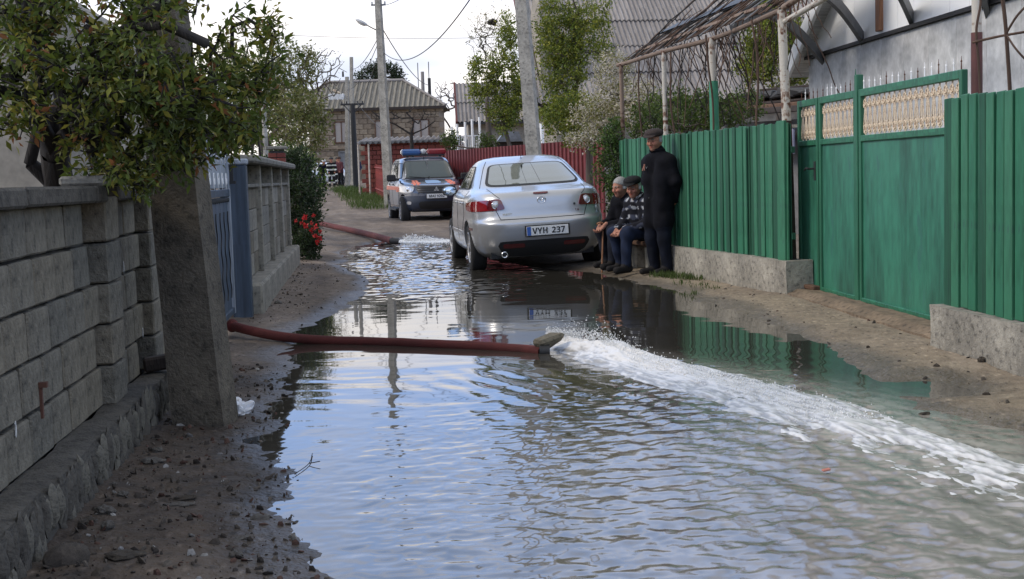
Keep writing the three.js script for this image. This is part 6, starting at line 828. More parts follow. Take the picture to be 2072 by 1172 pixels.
{ // rescue pickup with canopy, facing the viewer
  const yaw = Math.PI + 0.184, c = Math.cos(yaw), s = Math.sin(yaw), t = thing('rescue_pickup', 'dark blue rescue pickup with light bar and orange stripes facing the viewer', 'pickup', [0, 0, 0], yaw), lx = 0.74, lz = -1.55, gx = -2.77, gz = -35.3; t.position.set(gx - (lx * c + lz * s), 0, gz - (-lx * s + lz * c));
  t.position.y = 0.0;
  const F = carForm([[0.32, 0.76, 2.36, -2.22, 6, 4], [0.42, 0.85, 2.42, -2.40, 6, 3.6], [0.60, 0.878, 2.47, -2.48, 6, 3.4], [0.78, 0.882, 2.48, -2.49, 6, 3.2], [0.92, 0.880, 2.48, -2.44, 6, 3.2], [1.01, 0.868, 2.48, -2.33, 6, 3.4], [1.08, 0.84, 2.47, -1.95, 6, 4.5], [1.13, 0.81, 2.46, -1.45, 6, 6], [1.17, 0.79, 2.46, -1.20, 6, 7], [1.30, 0.755, 2.44, -1.00, 6, 7], [1.48, 0.715, 2.41, -0.72, 6, 7], [1.63, 0.68, 2.36, -0.48, 6, 6], [1.71, 0.65, 2.32, -0.32, 5, 5], [1.75, 0.60, 2.22, -0.15, 4, 4], [1.775, 0.45, 2.0, 0.05, 3.4, 3.4]], 0.6);
  const navy = mat([0.030, 0.042, 0.075], { metalness: 0.3, roughness: 0.32, clearcoat: 1, clearcoatRoughness: 0.06 }), orange = mat([0.78, 0.20, 0.10], { roughness: 0.5 }), wheels = [[-0.74, 0.365, 1.45], [0.74, 0.365, 1.45], [-0.74, 0.365, -1.55], [0.74, 0.365, -1.55]], pale = mat([0.30, 0.31, 0.33], { metalness: 0.3, roughness: 0.4, clearcoat: 0.6 });
  add('body', carBody(F, wheels, 0.43, 0.16), navy, t); wheelSet(t, wheels, 0.365, 0.24, mat([0.35, 0.35, 0.36], { metalness: 0.6, roughness: 0.4 }), 0, 6); add('underbody', box(1.2, 0.14, 4.2, 0, 0.4, 0), M.black, t);
  const ws = add('windscreen', F.panel(F.front, [[-0.91, 1.185], [0.91, 1.185], [0.88, 1.665], [-0.88, 1.665]], 0.006, 18, 10, 0.02, 12), rubber, t); add('pane', F.panel(F.front, [[-0.87, 1.21], [0.87, 1.21], [0.845, 1.645], [-0.845, 1.645]], 0.011, 18, 10, 0.012, 12), mat([0.055, 0.075, 0.075], { roughness: 0.04, ior: 1.5 }), ws); for (const sd of [-1, 1]) add('wiper', F.line((a, y) => F.front(a, y).add(V(0, 0.012, -0.014)), [[sd * 0.05 + 0.1, 1.20], [sd * 0.35 + 0.35, 1.235]], 0.006), rubber, ws);
  for (const [a, b, y] of [[1.22, 1.24, 0], [1.27, 1.30, 0]]) { const st = add('sticker', F.panel(F.front, [[0.80, a], [0.83, a], [0.83, b], [0.80, b]], 0.014, 2, 2, 0.004), M.whiteMetal, ws); }
  add('roof_panel', F.panel((x, z) => { let y = F.y1; const f = x; return V(f * 0.6, 1.772 - 0.02 * f * f + 0.004, z); }, [[-0.85, -0.15], [0.85, -0.15], [0.85, 1.9], [-0.85, 1.9]], 0.004, 8, 8, 0.02), pale, t);
  for (const sd of [-1, 1]) {
    const fn = F.side(sd), fr = add('side_window', F.panel(fn, [[-0.98, 1.19], [2.30, 1.19], [2.22, 1.62], [-0.45, 1.62]], 0.004, 24, 8, 0.02, 14), rubber, t); for (const [a, b, cc, d] of [[-0.92, 0.0, 0.0, -0.44], [0.08, 0.86, 0.84, 0.08], [0.98, 2.22, 2.14, 0.98]]) add('pane', F.panel(fn, [[a, 1.215], [b, 1.215], [cc, 1.595], [d, 1.595]], 0.009, 8, 6, 0.012, 14), M.glassDark, fr);
    add('pillar_trim', F.panel(fn, [[-1.10, 1.17], [-1.0, 1.17], [-0.46, 1.67], [-0.53, 1.67]], 0.009, 3, 8, 0.02), pale, t);
    add('door_skin', F.panel(fn, [[-1.05, 0.50], [0.92, 0.50], [0.92, 1.15], [-1.05, 1.12]], 0.007, 16, 8, 0.014), pale, t); add('orange_stripe', F.panel(fn, [[-1.95, 0.90], [2.3, 0.90], [2.3, 1.02], [-1.95, 0.98]], 0.013, 24, 2, 0.008), orange, t); add('sill_step', box(0.12, 0.05, 1.8, sd * 0.86, 0.38, -0.05), M.iron, t);
    for (const z of [0.02, 0.95]) { add('door_seam', F.line((a, y) => fn(a, y).add(V(sd * 0.008, 0, 0)), [[z, 0.48], [z, 1.16]]), seam, t); } for (const z of [-0.10, 0.78]) { const h = add('door_handle', cham(0.03, 0.035, 0.17, 0.008), rubber, t); h.position.copy(fn(z, 1.04)).add(V(sd * 0.03, 0, 0)); }
    const m = new THREE.Group(); m.name = 'door_mirror'; m.position.set(sd * 1.0, 1.22, -0.86); t.add(m); add('housing', cham(0.24, 0.19, 0.12, 0.035), rubber, m); add('arm', box(0.14, 0.05, 0.06, -sd * 0.14, -0.05, 0), rubber, m); add('mirror_glass', box(0.19, 0.15, 0.006, 0, 0, 0.061), chrome, m);
    const hl = add('headlamp', F.panel(F.front, sd < 0 ? [[-0.975, 0.84], [-0.66, 0.83], [-0.60, 0.985], [-0.955, 1.00]] : [[0.66, 0.83], [0.975, 0.84], [0.955, 1.00], [0.60, 0.985]], 0.014, 14, 8, 0.03, 5), lampGlass, t); const hp = F.front(sd * 0.76, 0.91); const bulb = new THREE.SphereGeometry(0.062, 14, 8); bulb.scale(1, 1, 0.4); bulb.translate(hp.x, hp.y, hp.z - 0.012); add('reflector', triUV(bulb), chrome, hl); add('indicator', F.panel(F.front, [[sd * 0.955 - 0.02, 0.85], [sd * 0.955 + 0.02, 0.85], [sd * 0.955 + 0.012, 0.97], [sd * 0.955 - 0.02, 0.97]], 0.02, 4, 4, 0.01), orange, hl);
    add('fog_lamp', F.panel(F.front, [[sd * 0.76 - 0.05, 0.52], [sd * 0.76 + 0.05, 0.52], [sd * 0.76 + 0.05, 0.60], [sd * 0.76 - 0.05, 0.60]], 0.012, 6, 4, 0.02, 4), lampGlass, t);
    for (const a of [0.50, 0.60]) add('bonnet_stripe', F.panel(F.front, [[sd * a - 0.035, 1.02], [sd * a + 0.035, 1.02], [sd * a + 0.04, 1.135], [sd * a - 0.04, 1.135]], 0.006, 3, 10, 0.01), orange, t);
    add('bonnet_stripe', F.panel(F.front, [[sd * 0.55 - 0.13, 1.055], [sd * 0.55 + 0.13, 1.055], [sd * 0.55 + 0.13, 1.075], [sd * 0.55 - 0.13, 1.075]], 0.007, 4, 3, 0.01), orange, t);
  }
  add('bonnet_emblem', F.panel(F.front, [[-0.24, 1.06], [0.24, 1.06], [0.22, 1.135], [-0.22, 1.135]], 0.006, 8, 8, 0.01, 4), mat([0.28, 0.44, 0.66], { roughness: 0.4 }), t);
  add('grille', F.panel(F.front, [[-0.52, 0.80], [0.52, 0.80], [0.58, 0.99], [-0.58, 0.99]], 0.008, 18, 6, 0.02, 8), M.black, t); for (const y of [0.845, 0.895, 0.945]) add('grille_bar', F.panel(F.front, [[-0.52, y - 0.008], [0.52, y - 0.008], [0.53, y + 0.008], [-0.53, y + 0.008]], 0.018, 14, 1, 0.012), mat([0.05, 0.05, 0.055], { metalness: 0.6, roughness: 0.3 }), t);
  add('lower_grille', F.panel(F.front, [[-0.5, 0.40], [0.5, 0.40], [0.52, 0.60], [-0.52, 0.60]], 0.008, 14, 4, 0.02, 8), M.black, t); add('bumper', F.panel(F.front, [[-0.94, 0.36], [0.94, 0.36], [0.95, 0.74], [-0.95, 0.74]], 0.004, 24, 6, 0.03), mat([0.022, 0.03, 0.05], { roughness: 0.4 }), t);
  const em = new THREE.Group(); em.name = 'badge'; em.position.copy(F.front(0, 0.895)).add(V(0, 0, -0.026)); em.rotation.y = Math.PI; t.add(em); const dia = extr([[0, 0], [0.034, 0.038], [0, 0.085], [-0.034, 0.038]], 0.01); for (let i = 0; i < 3; i++) { const d = add('badge_diamond', dia, chrome, em); d.rotation.z = i * 2 * Math.PI / 3; d.position.set(0, -0.005, 0); }
  const pl = new THREE.Group(); pl.name = 'number_plate'; pl.position.copy(F.front(0, 0.73)).add(V(0, 0, -0.03)); pl.rotation.y = Math.PI; t.add(pl); add('holder', cham(0.55, 0.135, 0.014, 0.004), rubber, pl); const bd = add('plate', cham(0.52, 0.112, 0.008, 0.002), mat([0.72, 0.72, 0.70], { roughness: 0.4 }), pl); bd.position.z = 0.007; const tx = add('characters', letters('MAI 9202', 0.07), M.black, pl); tx.position.z = 0.0112; tx.scale.x = 0.95;
  const lb = new THREE.Group(); lb.name = 'light_bar'; lb.position.set(0, 1.92, 0.05); t.add(lb); const dome = (x0, x1, m, n) => { const g = cham(x1 - x0, 0.155, 0.28, 0.04); g.translate((x0 + x1) / 2, 0, 0); add(n, g, m, lb); };
  dome(0.09, 0.62, mat([0.035, 0.12, 0.32], { roughness: 0.12, clearcoat: 1 }), 'blue_dome'); dome(-0.62, -0.09, mat([0.26, 0.016, 0.03], { roughness: 0.12, clearcoat: 1 }), 'red_dome'); const ws2 = new THREE.SphereGeometry(0.095, 14, 10); ws2.scale(1, 0.85, 1); add('white_speaker', triUV(ws2), M.white, lb); add('bar_base', box(1.15, 0.05, 0.2, 0, -0.09, 0), M.iron, lb); for (const x of [-0.45, 0.45]) add('foot', box(0.06, 0.09, 0.12, x, -0.12, 0), M.iron, lb);
  add('aerial', rod(F.front(0.05, 1.71).add(V(0, 0.02, 0.05)), F.front(0.05, 1.71).add(V(0, 0.09, 0.07)), 0.012, 0.006, 6), rubber, t);
}
{ // far white car
  const p = at(648, 380, 86), g0 = groundY(p.x, 86), t = thing('white_car', 'white car far down the street behind the firefighters', 'car', [p.x, g0 - 0.02, p.z], 2.6), F = carForm([[0.2, 0.72, 1.9, -1.95, 5, 4], [0.35, 0.84, 2.0, -2.08, 5, 3.4], [0.6, 0.86, 2.05, -2.1, 5, 3.2], [0.85, 0.84, 2.0, -1.9, 5, 3.4], [0.98, 0.79, 1.95, -1.2, 5, 5], [1.2, 0.70, 1.75, -0.8, 5, 6], [1.42, 0.62, 1.4, -0.4, 4, 5], [1.5, 0.4, 1.0, 0, 3, 3]], 0.15), wheels = [[-0.74, 0.31, 1.25], [0.74, 0.31, 1.25], [-0.74, 0.31, -1.3], [0.74, 0.31, -1.3]];
  add('body', carBody(F, wheels, 0.36, 0.13), mat([0.70, 0.72, 0.74], { roughness: 0.3, clearcoat: 1 }), t); wheelSet(t, wheels, 0.31, 0.19, M.greySteel, 0, 6); add('windscreen', F.panel(F.front, [[-0.85, 1.0], [0.85, 1.0], [0.8, 1.38], [-0.8, 1.38]], 0.006, 8, 6), M.glassDark, t); add('rear_window', F.panel(F.rear, [[-0.8, 1.05], [0.8, 1.05], [0.76, 1.36], [-0.76, 1.36]], 0.006, 8, 6), M.glassDark, t); for (const sd of [-1, 1]) { add('side_window', F.panel(F.side(sd), [[-0.7, 1.02], [1.5, 1.02], [1.2, 1.36], [-0.35, 1.36]], 0.006, 10, 6), M.glassDark, t); add('headlamp', F.panel(F.front, [[sd * 0.9 - 0.06, 0.62], [sd * 0.9 + 0.06, 0.62], [sd * 0.9 + 0.06, 0.76], [sd * 0.9 - 0.06, 0.76]], 0.008, 4, 4), lampGlass, t); }
}

// ------------------------------------------------------------------ people
// Distance fields meshed with surface nets: bones are tapered capsules joined by a smooth minimum.
function netMesh(lo, hi, cell, field, colorOf) {
  const n = [0, 1, 2].map((k) => Math.ceil((hi[k] - lo[k]) / cell) + 1), [nx, ny, nz] = n, val = new Float32Array(nx * ny * nz), id = new Int32Array(nx * ny * nz).fill(-1), pos = [], col = [], idx = [];
  for (let k = 0, o = 0; k < nz; k++) for (let j = 0; j < ny; j++) for (let i = 0; i < nx; i++, o++) val[o] = field(lo[0] + i * cell, lo[1] + j * cell, lo[2] + k * cell);
  const at3 = (i, j, k) => (k * ny + j) * nx + i, E = [[0, 1], [0, 2], [0, 4], [1, 3], [1, 5], [2, 3], [2, 6], [3, 7], [4, 5], [4, 6], [5, 7], [6, 7]];
  for (let k = 0; k < nz - 1; k++) for (let j = 0; j < ny - 1; j++) for (let i = 0; i < nx - 1; i++) {
    const v = [], base = at3(i, j, k); let neg = 0; for (let c = 0; c < 8; c++) { const q = val[base + (c & 1) + ((c >> 1) & 1) * nx + ((c >> 2) & 1) * nx * ny]; v.push(q); if (q < 0) neg++; } if (!neg || neg === 8) continue;
    let x = 0, y = 0, z = 0, m = 0; for (const [a, b] of E) if ((v[a] < 0) !== (v[b] < 0)) { const t = v[a] / (v[a] - v[b]); x += (a & 1) + t * ((b & 1) - (a & 1)); y += ((a >> 1) & 1) + t * (((b >> 1) & 1) - ((a >> 1) & 1)); z += ((a >> 2) & 1) + t * (((b >> 2) & 1) - ((a >> 2) & 1)); m++; }
    id[base] = pos.length / 3; const px = lo[0] + (i + x / m) * cell, py = lo[1] + (j + y / m) * cell, pz = lo[2] + (k + z / m) * cell; pos.push(px, py, pz); col.push(...colorOf(px, py, pz));
  }
  const st = [1, nx, nx * ny]; for (let k = 1; k < nz - 1; k++) for (let j = 1; j < ny - 1; j++) for (let i = 1; i < nx - 1; i++) for (let a = 0; a < 3; a++) { const o = at3(i, j, k), s0 = val[o] < 0, s1 = val[o + st[a]] < 0; if (s0 === s1) continue; const b = st[(a + 1) % 3], c = st[(a + 2) % 3], q = [id[o - b - c], id[o - c], id[o], id[o - b]]; if (q.some((w) => w < 0)) continue; if (s0) idx.push(q[0], q[1], q[2], q[0], q[2], q[3]); else idx.push(q[0], q[2], q[1], q[0], q[3], q[2]); }
  const g = new THREE.BufferGeometry(); g.setAttribute('position', new THREE.Float32BufferAttribute(pos, 3)); g.setAttribute('color', new THREE.Float32BufferAttribute(col, 3)); g.setIndex(idx); g.computeVertexNormals(); return g;
}
const smin = (a, b, k) => { const h = Math.max(k - Math.abs(a - b), 0) / k; return Math.min(a, b) - h * h * k * 0.25; };
function cap(p, b) { const ax = b[0], ay = b[1], az = b[2], ex = b[3] - ax, ey = b[4] - ay, ez = b[5] - az, px = p[0] - ax, py = p[1] - ay, pz = p[2] - az, t = clamp((px * ex + py * ey + pz * ez) / (ex * ex + ey * ey + ez * ez + 1e-9)), dx = px - ex * t, dy = py - ey * t, dz = pz - ez * t; return Math.sqrt(dx * dx + dy * dy + dz * dz) - mix(b[6], b[7], t); }
function boneMesh(bones, cell, k, colors, wob = 0) {
  const lo = [1e9, 1e9, 1e9], hi = [-1e9, -1e9, -1e9]; for (const b of bones) for (let q = 0; q < 3; q++) { const r = Math.max(b[6], b[7]) + 3 * cell; lo[q] = Math.min(lo[q], b[q] - r, b[q + 3] - r); hi[q] = Math.max(hi[q], b[q] + r, b[q + 3] + r); }
  const f = (x, y, z) => { let d = 1e9; const p = [x, y, z]; for (const b of bones) d = smin(d, cap(p, b), b[9] ?? k); return d + (wob ? wob * fbm(x * 7, y * 5, z * 7, 2) : 0); };
  return netMesh(lo, hi, cell, f, (x, y, z) => { let best = 1e9, t = 0; for (const b of bones) { const d = cap([x, y, z], b); if (d < best) { best = d; t = b[8]; } } const c = colors[t]; return typeof c === 'function' ? c(x, y, z) : c; });
}
const ell = (x, y, z, a, b, c) => { const k = Math.sqrt((x / a) ** 2 + (y / b) ** 2 + (z / c) ** 2); return (k - 1) * Math.min(a, b, c); };
function headMesh(o = {}) {     // centred between the ears, facing +z, about 0.23 tall
  const f = (x, y, z) => {
    const ax = Math.abs(x); let d = ell(x, y - 0.025, z + 0.01, 0.076, 0.092, 0.096); d = smin(d, ell(x, y + 0.045, z - 0.018, 0.056, 0.066, 0.070), 0.04); d = smin(d, cap([x, y, z], [0, -0.088, 0.062, 0, -0.09, 0.06, 0.022, 0.022]), 0.03);
    d = smin(d, cap([ax, y, z], [0.038, -0.022, 0.072, 0.045, -0.03, 0.06, 0.019, 0.02]), 0.02); d = smin(d, cap([ax, y, z], [0.012, 0.022, 0.088, 0.045, 0.02, 0.074, 0.009, 0.009]), 0.012);
    d = -smin(-d, cap([ax, y, z], [0.030, 0.000, 0.098, 0.032, 0.001, 0.096, 0.014, 0.014]), 0.012); d = smin(d, cap([ax, y, z], [0.030, 0.001, 0.078, 0.030, 0.001, 0.078, 0.0125, 0.0125]), 0.003);
    d = smin(d, cap([x, y, z], [0, 0.012, 0.090, 0, -0.030, 0.112, 0.008, 0.013]), 0.010); d = smin(d, cap([ax, y, z], [0.010, -0.034, 0.098, 0.012, -0.034, 0.096, 0.008, 0.008]), 0.006);
    d = smin(d, cap([ax, y, z], [0, -0.054, 0.089, 0.020, -0.056, 0.080, 0.006, 0.003]), 0.006); d = smin(d, cap([ax, y, z], [0, -0.064, 0.087, 0.017, -0.063, 0.080, 0.007, 0.004]), 0.006);
    d = smin(d, ell(ax - 0.079, y + 0.004, z + 0.012, 0.010, 0.032, 0.019), 0.008); d = smin(d, cap([x, y, z], [0, -0.06, -0.03, 0, -0.15, -0.045, 0.052, 0.058]), 0.03); return d;
  };
  const S = o.skin || [0.40, 0.20, 0.135];
  return netMesh([-0.11, -0.2, -0.13], [0.11, 0.14, 0.14], 0.0052, f, (x, y, z) => { const ax = Math.abs(x); if (Math.hypot(ax - 0.030, y - 0.001) < 0.0075 && z > 0.085) return [0.03, 0.02, 0.018]; if (Math.abs(y + 0.059) < 0.009 && ax < 0.02 && z > 0.075) return [S[0] * 0.8, S[1] * 0.55, S[2] * 0.55]; if (Math.abs(y - 0.026) < 0.006 && ax > 0.012 && ax < 0.046 && z > 0.06) return [0.20, 0.18, 0.16]; if (o.hair && y > -0.02 && z < 0.02 && ax > 0.06 && y < 0.06) return o.hair; const m = 0.92 + 0.16 * noise(x * 40, y * 40, z * 40), red = z > 0.07 && y < 0 && y > -0.045 ? 1.12 : 1; return [S[0] * m * red, S[1] * m, S[2] * m]; });
}
function handMesh(side, curl, skin) {      // wrist at the origin, fingers along -y, palm facing +z; thumb on the given side
  const B = [[0, 0.03, 0, 0, -0.02, 0, 0.026, 0.026, 0], [-0.022, -0.03, 0, -0.026, -0.085, 0.002, 0.017, 0.014, 0], [0, -0.03, 0, 0, -0.09, 0, 0.018, 0.015, 0], [0.022, -0.03, 0, 0.024, -0.082, 0.002, 0.017, 0.013, 0]];
  [[-0.030, 0.062, 0.0085], [-0.011, 0.074, 0.009], [0.010, 0.080, 0.0092], [0.031, 0.072, 0.0088]].forEach(([x, L, r], i) => { let p = [x * side, -0.088 + Math.abs(x) * 0.12, 0.002], a = 0.25 + curl * 0.5; for (const [q, s] of [[0.45, 1], [0.32, 0.92], [0.25, 0.82]]) { const e = [p[0] + x * side * 0.05, p[1] - Math.cos(a) * L * q, p[2] + Math.sin(a) * L * q]; B.push([...p, ...e, r * s, r * s * 0.93, 0, 0.006]); p = e; a += curl; } });
  B.push([0.026 * side, -0.03, 0.006, 0.046 * side, -0.055, 0.018, 0.013, 0.011, 0, 0.012], [0.046 * side, -0.055, 0.018, 0.050 * side, -0.085, 0.028, 0.0105, 0.008, 0, 0.006]);
  return boneMesh(B, 0.0042, 0.012, [(x, y, z) => { const m = 0.9 + 0.2 * noise(x * 50, y * 50, z * 50); return [skin[0] * m, skin[1] * m, skin[2] * m]; }]);
}
const place = (g, pos, rx = 0, ry = 0, rz = 0) => g.applyMatrix4(new THREE.Matrix4().compose(V(...pos), new THREE.Quaternion().setFromEuler(new THREE.Euler(rx, ry, rz, 'YXZ')), V(1, 1, 1)));
const skinMat = new THREE.MeshPhysicalMaterial({ color: C(1, 1, 1), vertexColors: true, roughness: 0.9, specularIntensity: 0.35, bumpMap: T.weave, bumpScale: 0.001 });
function flatCap(c) { const f = (x, y, z) => { let d = ell(x, y - 0.006, z - 0.010, 0.094, 0.046, 0.118); d = smin(d, ell(x, y + 0.012, z + 0.01, 0.092, 0.045, 0.105), 0.02); d = smin(d, ell(x, y + 0.020 + 0.15 * Math.max(0, z - 0.1), z - 0.115, 0.075, 0.009, 0.052), 0.012); return Math.max(d, -(y + 0.045)); }; return netMesh([-0.13, -0.06, -0.14], [0.13, 0.08, 0.19], 0.0065, f, (x, y, z) => { const m = 0.8 + 0.4 * noise(x * 90, y * 90, z * 90); return [c[0] * m, c[1] * m, c[2] * m]; }); }
const BLK = [0.006, 0.006, 0.009], NAVY = [0.008, 0.010, 0.018], SHOE = [0.020, 0.018, 0.017], SKIN = [0.42, 0.205, 0.14];
const coatCol = (c) => (x, y, z) => { const m = 0.85 + 0.5 * noise(x * 12, y * 9, z * 12); return [c[0] * m, c[1] * m, c[2] * m]; };
{ // standing man with flat cap
  const bx = 1.665, bd = 14.95, gy = groundY(bx, bd), t = thing('person', 'standing man in long black coat and brown flat cap against green fence', 'person', [bx, gy, -bd], -0.95), A = [];
  const tor = (x) => [[x * 0.09, 1.06, -0.01, x * 0.105, 1.24, -0.01, 0.108, 0.105, 0], [x * 0.075, 0.80, 0.0, x * 0.09, 1.06, 0.0, 0.108, 0.108, 0], [x * 0.085, 0.60, 0.0, x * 0.075, 0.80, 0.0, 0.115, 0.108, 0], [x * 0.05, 1.305, -0.02, x * 0.17, 1.255, -0.02, 0.078, 0.078, 0]];
  for (const s of [-1, 1]) { A.push(...tor(s)); A.push([s * 0.190, 1.250, -0.02, s * 0.245, 1.04, -0.05, 0.066, 0.055, 0], [s * 0.245, 1.04, -0.05, s * 0.15, 0.84, -0.15, 0.054, 0.046, 0]); A.push([s * 0.095, 0.62, 0, s * 0.10, 0.40, 0.015, 0.092, 0.074, 1], [s * 0.10, 0.40, 0.015, s * 0.105, 0.09, -0.02, 0.072, 0.06, 1]); A.push([s * 0.105, 0.045, -0.05, s * 0.125, 0.036, 0.15, 0.045, 0.038, 2, 0.02], [s * 0.105, 0.10, -0.03, s * 0.11, 0.05, 0.02, 0.052, 0.045, 2, 0.02]); }
  A.push([0, 1.33, -0.02, 0, 1.385, -0.01, 0.085, 0.068, 0]);
  const body = boneMesh(A, 0.0125, 0.05, [coatCol(BLK), coatCol(NAVY), SHOE], 0.010), head = place(headMesh({ skin: SKIN, hair: [0.28, 0.27, 0.26] }), [0, 1.495, 0.035], 0.14, 0.30, 0);
  const hands = [place(handMesh(1, 0.6, SKIN), [0.12, 0.83, -0.165], 0.5, Math.PI, 0.7), place(handMesh(-1, 0.6, SKIN), [-0.12, 0.83, -0.175], 0.5, Math.PI, -0.7)];
  add('body', join([body, head, ...hands]), skinMat, t); add('flat_cap', triUV(place(flatCap([0.060, 0.046, 0.042]), [0, 1.578, 0.045], 0.16, 0.30, 0)), skinMat, t);
  const col = new THREE.TorusGeometry(0.073, 0.020, 8, 24, 5.2); col.rotateX(Math.PI / 2); col.rotateY(-2.1 - 1.57 + 0.5); col.translate(0, 1.385, 0.0); add('collar', paint(triUV(col), BLK), skinMat, t);
  const rb = add('ribbon', join([bar(V(-0.085, 1.235, 0.115), V(-0.115, 1.165, 0.125), 0.014, 0.004), bar(V(-0.095, 1.235, 0.117), V(-0.07, 1.165, 0.13), 0.014, 0.004)]), mat([0.42, 0.20, 0.14]), t); const med = add('medal', triUV(new THREE.CylinderGeometry(0.014, 0.014, 0.006, 14).rotateX(Math.PI / 2).translate(-0.035, 1.20, 0.132)), chrome, t); const bt = add('button', triUV(new THREE.SphereGeometry(0.009, 8, 6).translate(0.0, 0.86, 0.137)), M.iron, t);
}
function seated(label, bx, bd, yaw, o) {
  const gy = groundY(bx, bd), t = thing('person', label, 'person', [bx, gy, -bd], yaw), A = [];
  for (const s of [-1, 1]) {
    A.push([s * 0.085, 0.46, -0.01, s * 0.095, 0.62, 0.035, 0.125, 0.115, 0], [s * 0.095, 0.62, 0.035, s * 0.10, 0.76, 0.085, 0.115, 0.105, 0], [s * 0.06, 0.805, 0.10, s * 0.165, 0.785, 0.10, 0.075, 0.08, 0]);
    A.push([s * 0.185, 0.785, 0.10, s * 0.235, 0.565, 0.16, 0.07, 0.06, 0], [s * 0.235, 0.565, 0.16, s * (o.wx ?? 0.075), o.wy ?? 0.495, o.wz ?? 0.37, 0.056, 0.042, 0]);
    A.push([s * 0.095, 0.455, 0.02, s * 0.125, 0.445, 0.40, 0.092, 0.074, 1], [s * 0.125, 0.44, 0.40, s * 0.125, 0.10, 0.36 + s * 0.05, 0.068, 0.056, 1], [s * 0.125, 0.045, 0.32 + s * 0.05, s * 0.145, 0.036, 0.51 + s * 0.05, 0.045, 0.037, 2, 0.02], [s * 0.125, 0.11, 0.35 + s * 0.05, s * 0.128, 0.05, 0.40 + s * 0.05, 0.052, 0.045, 2, 0.02]);
  }
  A.push([0, 0.82, 0.10, 0, 0.885, 0.125, 0.075, 0.06, 0]);
  const body = boneMesh(A, 0.0125, 0.045, [o.coat, coatCol(o.legs), SHOE], 0.009), head = place(headMesh({ skin: o.skin || SKIN, hair: [0.5, 0.49, 0.47] }), [0, 0.965, 0.185], o.nod ?? 0.18, o.turn ?? 0.25, 0), hs = [];
  for (const s of [-1, 1]) hs.push(place(handMesh(-s, 0.55, SKIN), [s * (o.wx ?? 0.07) * 0.93, (o.wy ?? 0.495) - 0.005, (o.wz ?? 0.37) + 0.03], -0.75, s * -0.35, s * -0.25));
  add('body', join([body, head, ...hs]), skinMat, t); if (o.cap) add('flat_cap', triUV(place(flatCap(o.cap), [0, 1.052, 0.205], (o.nod ?? 0.18) + 0.04, o.turn ?? 0.25, 0)), skinMat, t);
  else { const f = (x, y, z) => Math.max(ell(x, y - 0.028, z + 0.014, 0.083, 0.098, 0.102), -(y - 0.03 - (z - 0.02) * 0.55), z - 0.075), g = netMesh([-0.1, -0.1, -0.13], [0.1, 0.14, 0.1], 0.006, f, (x, y, z) => { const m = 0.85 + 0.4 * noise(x * 120, y * 30, z * 60); return [0.36 * m, 0.35 * m, 0.33 * m]; }); add('hair', triUV(place(g, [0, 0.965, 0.185], o.nod ?? 0.18, o.turn ?? 0.25, 0)), skinMat, t); }
  return t;
}
const plaid = (x, y, z) => { const a = Math.sin(y * 62 + 2.5 * noise(x * 5, y * 5, z * 5)), b = Math.sin((x + z) * 58), n = noise(x * 16, y * 16, z * 16 + 4); return a > 0.15 && b > 0.25 && n > 0.02 ? [0.40, 0.41, 0.42] : a > 0.2 && n > -0.15 ? [0.055, 0.06, 0.085] : [0.012, 0.012, 0.016]; };
const s1 = seated('seated man in black and white chequered jacket and dark cap', 1.60, 15.55, -1.02, { coat: plaid, legs: [0.020, 0.028, 0.055], cap: [0.022, 0.022, 0.022], turn: 0.48 });
{ const sc = new THREE.TorusGeometry(0.062, 0.017, 8, 24); sc.rotateX(Math.PI / 2 + 0.5); sc.translate(0, 0.872, 0.135); add('scarf', paint(triUV(sc), (x, y, z) => (noise(x * 60, y * 60, z * 60) > 0.0 ? [0.45, 0.44, 0.42] : [0.05, 0.05, 0.06])), skinMat, s1); }
seated('seated grey haired man in dark coat holding a cane', 1.49, 16.14, -1.02, { coat: coatCol(BLK), legs: [0.018, 0.02, 0.03], turn: 0.1, wx: 0.05, wy: 0.52, wz: 0.43 });
{ const c = thing('walking_cane', 'light wooden walking cane held by the grey haired seated man', 'cane', [1.08, groundY(1.08, 15.9), -15.9]); add('shaft', rod(V(0, 0, 0), V(0.03, 0.56, -0.02), 0.010, 0.011, 8), M.orangeWood, c); add('handle', tube([V(0.03, 0.55, -0.02), V(0.03, 0.585, -0.02), V(0.0, 0.60, -0.01), V(-0.05, 0.585, 0.01)], 0.011, 16, 8), M.orangeWood, c); }
{ const a = [1.42, 16.6], b = [1.70, 15.3], t = along('bench', 'low plank bench on stone blocks under the seated men', 'bench', a, b, 0.05), L = t.span; const p = add('seat_plank', cham(L, 0.05, 0.26, 0.01), M.wood, t); p.position.set(L / 2, 0.315, 0.02); const R = rng(3); for (const x of [0.12, L / 2, L - 0.12]) { const k = add('stone_block', cham(0.18, 0.30, 0.22, 0.02, 0.03, R), M.concrete, t); k.position.set(x, 0.14, 0.0); } }
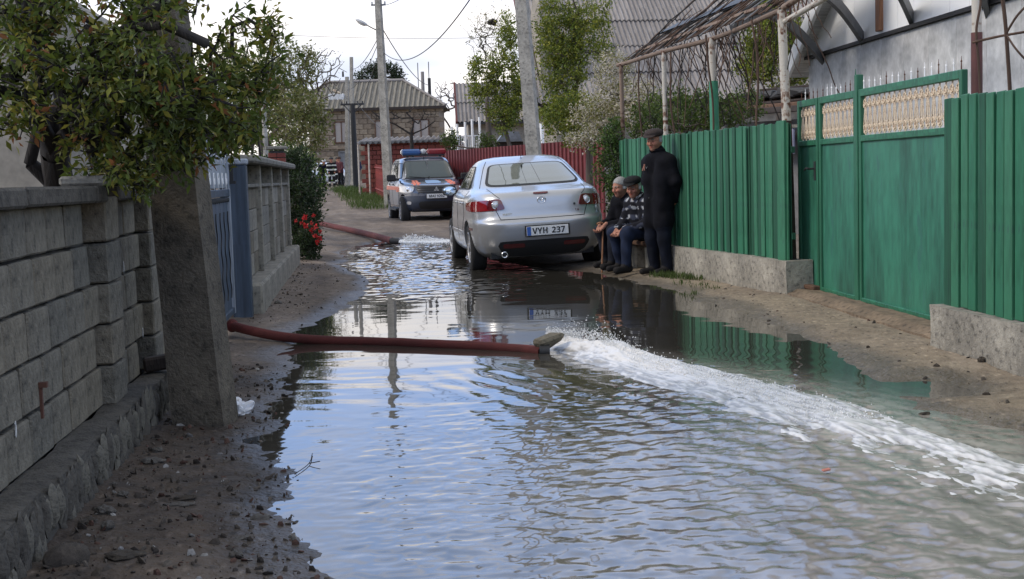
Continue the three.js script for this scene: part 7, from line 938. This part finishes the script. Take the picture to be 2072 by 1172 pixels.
{ // firefighters far down the street
  const far = (label, px, py, d, yaw, o) => {
    const p = at(px, py, d), g = groundY(p.x, d), t = thing('person', label, 'person', [p.x, g, -d], yaw, 'people in the far street'), A = [], l = o.lean || 0, L = (y, z = 0) => { const h = y - 0.88; return h > 0 ? [0.88 + h * Math.cos(l), z + h * Math.sin(l)] : [y, z]; };
    for (const s of [-1, 1]) { const [c0, z0] = L(0.9), [c1, z1] = L(1.35), [sy, sz] = L(1.42), [ey, ez] = L(1.12, 0.06), [hy, hz] = L(0.92, 0.26); A.push([s * 0.08, c0, z0, s * 0.10, c1, z1, 0.13, 0.12, 0], [s * 0.05, sy, sz, s * 0.18, sy - 0.02, sz, 0.08, 0.08, 0], [s * 0.2, sy - 0.02, sz, s * 0.27, ey, ez, 0.07, 0.06, 0], [s * 0.27, ey, ez, s * 0.17, hy, hz, 0.058, 0.045, 0], [s * 0.17, hy, hz, s * 0.16, hy - 0.07, hz + 0.03, 0.04, 0.03, 3], [s * 0.095, 0.88, 0, s * 0.12, 0.46, 0.02, 0.1, 0.08, 1], [s * 0.12, 0.46, 0.02, s * 0.13, 0.1, -0.02, 0.078, 0.065, 1], [s * 0.13, 0.06, -0.05, s * 0.14, 0.05, 0.16, 0.055, 0.045, 2]); }
    const [ny, nz] = L(1.48), [hy, hz] = L(1.63); A.push([0, ny, nz, 0, hy - 0.06, hz + 0.01, 0.06, 0.06, 3], [0, hy, hz + 0.02, 0, hy + 0.05, hz + 0.01, 0.09, 0.1, 3]);
    const band = (x, y, z) => (o.stripes && (Math.abs(y - 1.05) < 0.045 || Math.abs(y - 0.72) < 0.04 || Math.abs(y - 0.3) < 0.04 || Math.abs(y - 1.3) < 0.035) ? [0.65, 0.66, 0.6] : o.coat); add('body', triUV(boneMesh(A, 0.026, 0.05, [band, o.stripes ? band : o.legs || o.coat, SHOE, SKIN])), skinMat, t);
    const hg = new THREE.SphereGeometry(0.13, 16, 10, 0, 6.2832, 0, 1.75); hg.scale(1, 0.9, 1.15); hg.translate(0, hy + 0.06, hz); add(o.hat || 'helmet', paint(triUV(hg), o.helm), skinMat, t); return t;
  };
  far('firefighter in dark gear bending beside the far white car', 652, 380, 80, 0.5, { lean: 0.6, coat: [0.015, 0.017, 0.03], helm: [0.5, 0.5, 0.48] });
  far('firefighter with reflective stripes in the middle of the far group', 672, 380, 79, 0.2, { lean: 0.2, coat: [0.014, 0.014, 0.016], helm: [0.05, 0.05, 0.05], stripes: true });
  far('person in dark red top beside the slim far pole', 690, 372, 82, -0.6, { lean: 0.15, coat: [0.085, 0.03, 0.035], legs: [0.012, 0.012, 0.014], helm: [0.06, 0.04, 0.03], hat: 'hair' });
  far('firefighter in dark suit left of the person in red', 683, 376, 85, 0.9, { lean: 0.1, coat: [0.013, 0.013, 0.015], helm: [0.04, 0.04, 0.04], stripes: true });
  far('person in dark blue standing between the far poles', 722, 366, 79, 0.1, { coat: [0.014, 0.022, 0.055], legs: [0.012, 0.014, 0.02], helm: [0.03, 0.025, 0.02], hat: 'hair' });
}
renderer.render(scene, camera);
